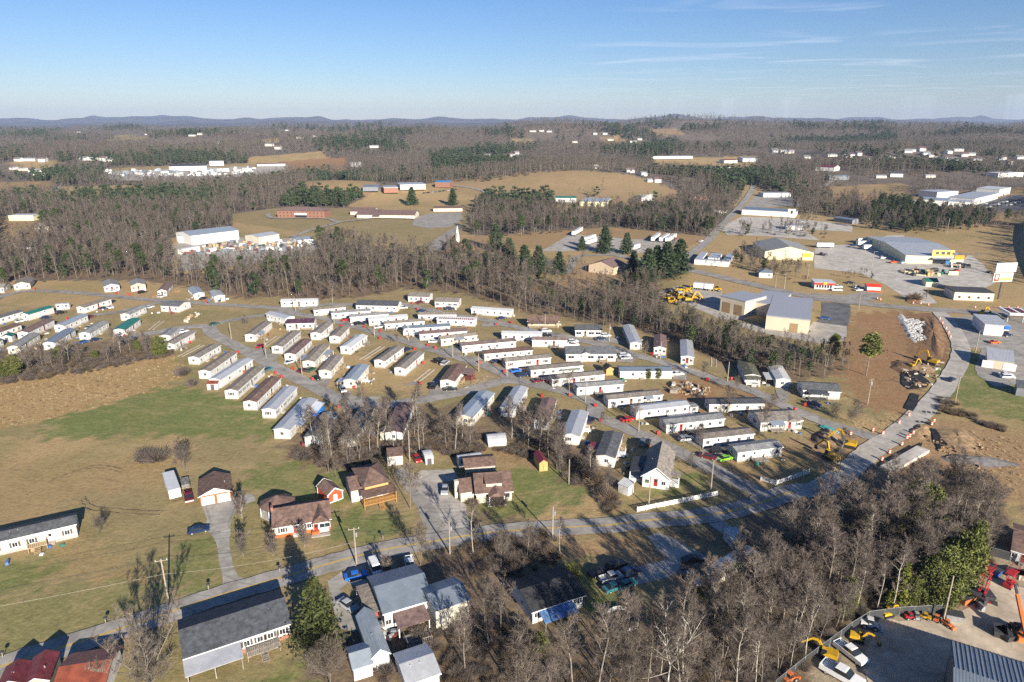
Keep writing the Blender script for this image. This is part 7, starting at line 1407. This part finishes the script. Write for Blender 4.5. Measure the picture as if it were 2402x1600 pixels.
for i, (k, s, vt, lb, w_) in enumerate((('pine', 'F 897,905', 535, 'tall pine with bare trunk on the dry slope', 1.25), ('round', 'F 590,765', 530, 'olive cedar at the creek wood end', .9), ('round', 'K 1290,1240', 700, 'large olive pine in the wood beside the culvert', .85), ('round', 'K 1420,1270', 760, 'olive pine right of the large one in the wood', .8), ('round', 'K 1000,1190', 920, 'small olive cedar in the wood, left', .9), ('round', 'K 1760,1420', 1070, 'olive pine by the fenced yard, back', .9), ('round', 'K 1920,1370', 1080, 'bushy olive pine nearest the brown-roofed house', .9),
    ('yellow', 'O 1200,890', 470, 'bright yellow-green young pine at the fence', 1.0), ('yellow', 'O 1110,900', 700, 'small yellow-green pine left at the fence', 1.1), ('round', 'O 1460,880', 420, 'olive pine at the fence, middle', .85), ('round', 'O 1600,890', 330, 'tall olive pine at the fence behind the pole', .8), ('round', 'O 1740,800', 210, 'tall olive pine at the fence corner', .85), ('round', 'O 1560,700', 250, 'olive pine deep behind the fence', .85), ('round', 'O 700,985', 620, 'thin olive cedar under bare trees', .7), ('round', 'N 1700,900', 720, 'low olive evergreen under trees by the camper', 1.2), ('round', 'N 260,1310', 1120, 'low amber-green shrub tree below the black-roofed house', 1.1),
    ('round', 'A 1480,920', 745, 'round bright green cedar at the field corner', 1.5), ('round', 'A 1260,870', 790, 'small green cedar in the left tree row', 1.6), ('round', 'A 130,1110', 930, 'dark green cedar at the left end of the tree row', 1.5), ('round', 'A 560,960', 830, 'dark cedar in the middle of the left tree row', 1.3), ('round', 'A 20,1130', 970, 'dark green cedar at the left edge', 1.4), ('round', 'A 880,960', 880, 'small cedar in the left tree row', 1.2), ('round', 'N 560,640', 480, 'green evergreen shrub beside the yard cars', 1.6), ('round', 'D 1740,938', 880, 'clipped green shrub before the slate-blue-roofed trailer', 1.0), ('round', 'D 1650,938', 890, 'brown shrub before the slate-blue-roofed trailer', 1.0))): ev(k, s, vt, lb, i, w_, 'pine_tree' if k == 'pine' else 'evergreen_tree')
for i, (s, vt) in enumerate((('K 1180,1260', 880), ('K 1240,1180', 820), ('K 1360,1180', 700), ('K 1480,1230', 800), ('O 1330,760', 420), ('O 1680,700', 260), ('O 1840,560', 90), ('K 1560,1420', 1050), ('K 1640,1500', 1100), ('O 1300,880', 600))):
    o = ev('round', s, vt, 'olive pine in the evergreen band behind the fenced yard', i, .75, 'evergreen_tree'); o['group'] = 'olive pines behind the fenced yard'
# shrubs
BUSH = [bush_mesh(50+i, 420, 1.4, 1.7, (BRUSH, TWIG, TWIGR)[i], .018) for i in range(3)]
def shrub(s, k, label, i=0, zs=1.): o = ob('shrub', BUSH[i], None, pt(s), rng.uniform(0, 6)); o.scale = (k, k, k*zs); return tag(o, label, 'shrub')
for s, k, lb, i in (('G 1340,520', 2.6, 'reddish shrub left of the spreading bare tree', 2), ('G 1450,520', 2.6, 'purple-grey shrub between reddish shrub and bare tree', 1), ('B 110,905', 2.4, 'dark round shrub at the field corner', 2), ('B 200,1000', 1.8, 'low shrub beside the orange-roofed shed', 2), ('I 660,930', 2.2, 'bare shrub before the cream house', 1), ('I 430,925', 1.3, 'dark shrub at the chimney end of the cream house', 0), ('C 1620,350', 1.0, 'small dark shrub before the long flat-roofed trailer', 0), ('H 820,500', 2.2, 'brush pile at the lawn edge below the trailers', 1), ('F 1340,215', 3.0, 'brush pile on the heap by the junction', 0), ('I 1480,600', 2.6, 'bare brush by the white lean-to', 1), ('I 1560,720', 2.4, 'dense brush left of the entrance house', 0), ('I 1680,880', 2.2, 'green-brown brush above the road by the fence', 0)): shrub(s, k, lb, i)
# undergrowth nobody could count
def under(name, polys, sp, meshes, k0, k1, label):
    rows = []
    for s in polys:
        Q = pts(s); x0, x1, y0, y1 = min(p.x for p in Q), max(p.x for p in Q), min(p.y for p in Q), max(p.y for p in Q); n_ = int((x1-x0)*(y1-y0)/sp**2); X = nrg.uniform(x0, x1, n_); Y = nrg.uniform(y0, y1, n_); m_ = inpoly(Q, X, Y)
        for hl, c in HOMES: m_ &= np.hypot(X-c.x, Y-c.y) > 5
        rows.append(np.stack([X[m_], Y[m_], nrg.uniform(k0, k1, m_.sum()), nrg.uniform(0, 6.28, m_.sum()), nrg.integers(0, len(meshes), m_.sum())], -1))
    wood_mass(name, meshes, np.concatenate(rows), label)
under('undergrowth', ('V 1400,1520 1480,1490 1560,1460 1650,1410 1760,1300 1850,1230 1960,1185 2060,1130 2180,1110 2290,1180 2270,1300 2180,1400 2080,1405 1960,1425 1880,1490 1780,1640 1100,1640 1120,1590 1300,1570', 'V 690,1050 770,990 960,965 1110,1005 1290,1015 1310,1085 1130,1035 950,1065 760,1090', 'V 1200,1030 1290,1020 1340,1075 1440,1155 1395,1180 1300,1100', 'V 0,885 0,845 200,812 398,800 400,818 200,858', 'V 1060,1250 1280,1225 1290,1290 1200,1330 1090,1310', 'F 1540,1130 1640,1100 1800,1230 1960,1330 2200,1390 2140,1440 1900,1330 1600,1240', 'K 1640,640 1900,640 2100,800 2150,1080 1900,1050 1700,800', 'V 850,1480 1060,1440 1180,1440 1300,1560 1100,1600 880,1600'), 1.6, BUSH, .5, 1.25, 'tangled brown winter undergrowth among the bare trees')
# tree lines among the shops
EX = [('S 1240,1090 1290,1000 1480,980 1520,1060 1640,1100 1900,1130 1960,1180 1850,1240 1650,1180 1480,1140', 4.5, .45, .7), ('S 1130,800 1330,760 1560,770 1900,740 2150,790 2150,830 1560,800', 5.5, .5, .75), ('S 230,700 400,600 1000,600 1000,760 700,770 300,740', 5, .6, .95), ('T 840,640 1300,600 1900,600 2000,640 1700,720 1200,770 830,730', 5.5, .5, .8), ('T 1250,690 1700,650 2000,630 2060,700 1750,775 1250,780', 4.6, .5, .85), ('T 180,480 560,380 600,620 350,640 250,560', 5, .5, .85), ('T 620,480 800,430 860,620 640,640', 5, .5, .8), ('S 1040,640 1080,520 1300,440 1340,480 1200,600', 5.5, .4, .7), ('S 960,1090 1240,1060 1240,1000 1190,1100', 5, .3, .5), ('T 640,1150 860,1150 1000,1200 700,1200', 4, .2, .4), ('T 1480,1400 1300,1420 1260,1400 1400,1370', 3, .2, .35), ('R 1430,1470 1480,1540 1200,1560 1270,1500', 4.5, .5, .8)]
rows = []
for s, sp, k0, k1 in EX:
    Q = pts(s); x0, x1, y0, y1 = min(p.x for p in Q), max(p.x for p in Q), min(p.y for p in Q), max(p.y for p in Q); n_ = int((x1-x0)*(y1-y0)/sp**2); X = nrg.uniform(x0, x1, n_); Y = nrg.uniform(y0, y1, n_); m_ = inpoly(Q, X, Y); k_ = m_.sum(); con = nrg.random(k_) < (.35 if 'S 230' in s or 'T 840' in s or 'T 1250' in s else .05)
    rows.append(np.stack([X[m_], Y[m_], nrg.uniform(k0, k1, k_), nrg.uniform(0, 6.28, k_), np.where(con, 8+nrg.integers(0, 3, k_), nrg.integers(0, 8, k_))], -1))
wood_mass('tree_line', MIDV, np.concatenate(rows), 'bare tree lines and brush between the shops and yards')

# dry grass standing in the upper hay field and on the banks
def tuft(seed, mat):
    q = random.Random(seed); S = []
    for i in range(26):
        a = q.random()*6.283; r_ = q.random()*.7; p = Vector((math.cos(a)*r_, math.sin(a)*r_, 0)); S.append((p, p+Vector((q.gauss(0, .12), q.gauss(0, .12), q.uniform(.25, .75))), .03, .006, 0))
    return seg_mesh('grass_tuft', S, [mat])
TG = [tuft(1, pm('straw_grass', (.46, .33, .18), .95, .25, .5)), tuft(2, pm('brown_weeds', (.27, .18, .10), .95, .25, .5)), tuft(3, pm('pale_grass', (.52, .41, .25), .95, .2, .5))]
under('hay_grass', ('V -40,885 180,855 395,812 430,850 400,885 250,930 100,966 -40,1000', 'V 1930,955 2000,965 2085,955 2050,1000 1990,1000', 'V 2200,985 2354,1015 2354,1140 2250,1080', 'V 1040,885 1120,862 1125,892 1040,902'), 1.5, TG, .3, .85, 'dry straw-coloured grass standing in the fields and on the banks')

# loose goods nobody could count, lying about the yards
def clutter(name, s, n_, label, size=1.0, seed=1, pal=None):
    Q = pts(s); q = random.Random(seed); m = MB(); k = 0; pal = pal or [WALLS['white'], GALV, STEEL, ROOFS['red'], ROOFS['slate'], TIMBER]
    x0, x1, y0, y1 = min(p.x for p in Q), max(p.x for p in Q), min(p.y for p in Q), max(p.y for p in Q)
    for i in range(n_*8):
        x, y = q.uniform(x0, x1), q.uniform(y0, y1)
        if k >= n_ or not inpoly(Q, np.array([x]), np.array([y]))[0]: continue
        k += 1; L, w_, h_ = q.uniform(.6, 4.5)*size, q.uniform(.5, 1.6)*size, q.uniform(.4, 1.6)*size; a = q.uniform(0, 3.14); z = float(hgt(x, y)); u = Vector((math.cos(a), math.sin(a), 0)); v_ = Vector((-u.y, u.x, 0)); c = Vector((x, y, z+.03))
        lo = [c-u*L/2-v_*w_/2, c+u*L/2-v_*w_/2, c+u*L/2+v_*w_/2, c-u*L/2+v_*w_/2]; m.hexa(lo, [p+Vector((0, 0, h_))+(c-p)*.12 for p in lo], q.randrange(len(pal)))
    o = m.build(name, pal); o['kind'] = 'stuff'; o['label'] = label
clutter('scrap', 'P 1640,1340 1880,1250 2200,1190 2352,1180 Q 900,1240 600,1290 300,1290', 130, 'scrap and stored goods scattered round the white works', 1.5, 1)
clutter('stored_goods', 'P 960,560 1500,545 2340,520 2340,560 1900,600 1000,600', 150, 'white goods and vehicles round the far plant', 3.0, 2, [WALLS['white'], WALLS['whitemetal'], GALV, ROOFS['slate']])
clutter('lumber', 'T 1200,1120 1500,1120 1700,1130 1700,1160 1300,1170', 36, 'lumber stacks on the hardware store lot', 1.6, 3, [TIMBER, WALLS['yellow'], STEEL, ROOFS['green'], pm('raw_plank', (.6, .42, .2), .8)])
clutter('lumber', 'T 1650,1050 1800,1060 1850,1100 1680,1090', 12, 'stacked goods at the store corner', 1.6, 7, [TIMBER, STEEL, WALLS['white']])
clutter('scrap', 'S 580,1400 640,1310 780,1270 960,1320 940,1420 760,1440', 40, 'small parts and attachments in the machine yard', 1.1, 4, [YEL_, STEEL, STEEL, GALV, GREYWOOD])
clutter('debris', 'F 1200,860 1400,780 1600,780 1620,860 1500,1000 1240,1020', 60, 'timber and stone debris in the creek dig', .6, 5, [SOILT, STEEL, GREYWOOD, CONC, SOIL])
clutter('debris', 'K 1300,230 1480,220 1700,330 2000,330 2200,520 1900,600 1600,480', 70, 'clods and rubble over the bare ground at right', .35, 6, [SOILT, SOIL, SOIL, SOILT])
clutter('debris', 'A 1680,620 1780,520 1860,530 1720,620', 16, 'boards and junk on the empty plot by the lane', .7, 8, [TIMBER, GREYWOOD, WALLS['pink']])
clutter('debris', 'E 600,600 900,590 1060,640 1000,700 700,680', 34, 'broken boards of a torn-down trailer', .8, 9, [TIMBER, GREYWOOD, WALLS['pink'], SOILT])
clutter('debris', 'M 1000,1040 1180,1010 1300,1120 1220,1200 1100,1090', 26, 'yard clutter before the lean-to', .5, 10)
clutter('debris', 'O 1820,830 1960,700 2040,860 1940,900', 18, 'machine parts beside the red lift', .7, 11, [STEEL, STEEL, GALV, RDM])

# toys, grills, firewood and other small things lying about the park yards
m = MB(); q = random.Random(77); pal = [TIMBER, GREYWOOD, WALLS['white'], ROOFS['slate'], ROOFS['red'], STEEL, GALV, ROOFS['green'], pm('blue_plastic', (.05, .14, .4), .5)]
for o in [t_ for t_ in THINGS if t_.get('category') == 'mobile home']:
    mx = Matrix.LocRotScale(o.location, o.rotation_euler, None); L, w_ = o['_L'], o['_w']
    for i in range(q.randint(2, 6)):
        x, y = q.uniform(-.5, .5)*L, -w_/2-q.uniform(1.2, 4.2) if q.random() < .7 else w_/2+q.uniform(.8, 2.5); a, b_, h_ = q.uniform(.2, .9), q.uniform(.2, .6), q.uniform(.2, .9); ang = q.uniform(0, 3); u = Vector((math.cos(ang)*a, math.sin(ang)*a, 0)); v_ = Vector((-math.sin(ang)*b_, math.cos(ang)*b_, 0)); c = Vector((x, y, .02))
        lo = [mx @ p for p in (c-u-v_, c+u-v_, c+u+v_, c-u+v_)]; hi = [mx @ (p+Vector((0, 0, h_))) for p in (c-u*.8-v_*.8, c+u*.8-v_*.8, c+u*.8+v_*.8, c-u*.8+v_*.8)]; m.hexa(lo, hi, q.randrange(len(pal)))
o = m.build('yard_clutter', pal); o['kind'] = 'stuff'; o['label'] = 'small yard things scattered round the trailers'
prev = None
for i, s in enumerate(('B 1150,318', 'C 330,432', 'C 700,545', 'C 1010,585', 'C 1420,745', 'D 350,915', 'D 1070,1150', 'D 1560,1420', 'B 560,575', 'B 880,745', 'B 1210,905', 'D 700,490', 'D 1290,590', 'D 1760,760', 'E 1200,570')):
    hl, _ = near_label(pt(s)); pole('park%d' % i, s, ' '.join(('service pole beside '+hl).split()[:16]), 7.5, 0, 0, i % 3 == 0, .4)
    if prev is not None and i not in (8, 11): wire(top('park%d' % prev), top('park%d' % i), ' '.join(('service wire reaching the pole beside '+hl).split()[:16]), sag=.7, r=.015)
    prev = i
# ---------------------------------------------------------------- haze
hm = bpy.data.materials.new('haze_air'); hm.use_nodes = True; t = hm.node_tree
for nn in list(t.nodes): t.nodes.remove(nn)
mo = t.nodes.new('ShaderNodeOutputMaterial'); pv = t.nodes.new('ShaderNodeVolumePrincipled'); pv.inputs['Color'].default_value = (.52, .68, 1, 1)
pv.inputs['Density'].default_value = .000052; pv.inputs['Anisotropy'].default_value = 0.0; t.links.new(pv.outputs[0], mo.inputs['Volume'])
hz = MB().box(-11500, -150, -14, 11500, 15600, 340).build('haze', hm); hz['kind'] = 'stuff'; hz['label'] = 'thin blue winter haze in the air'
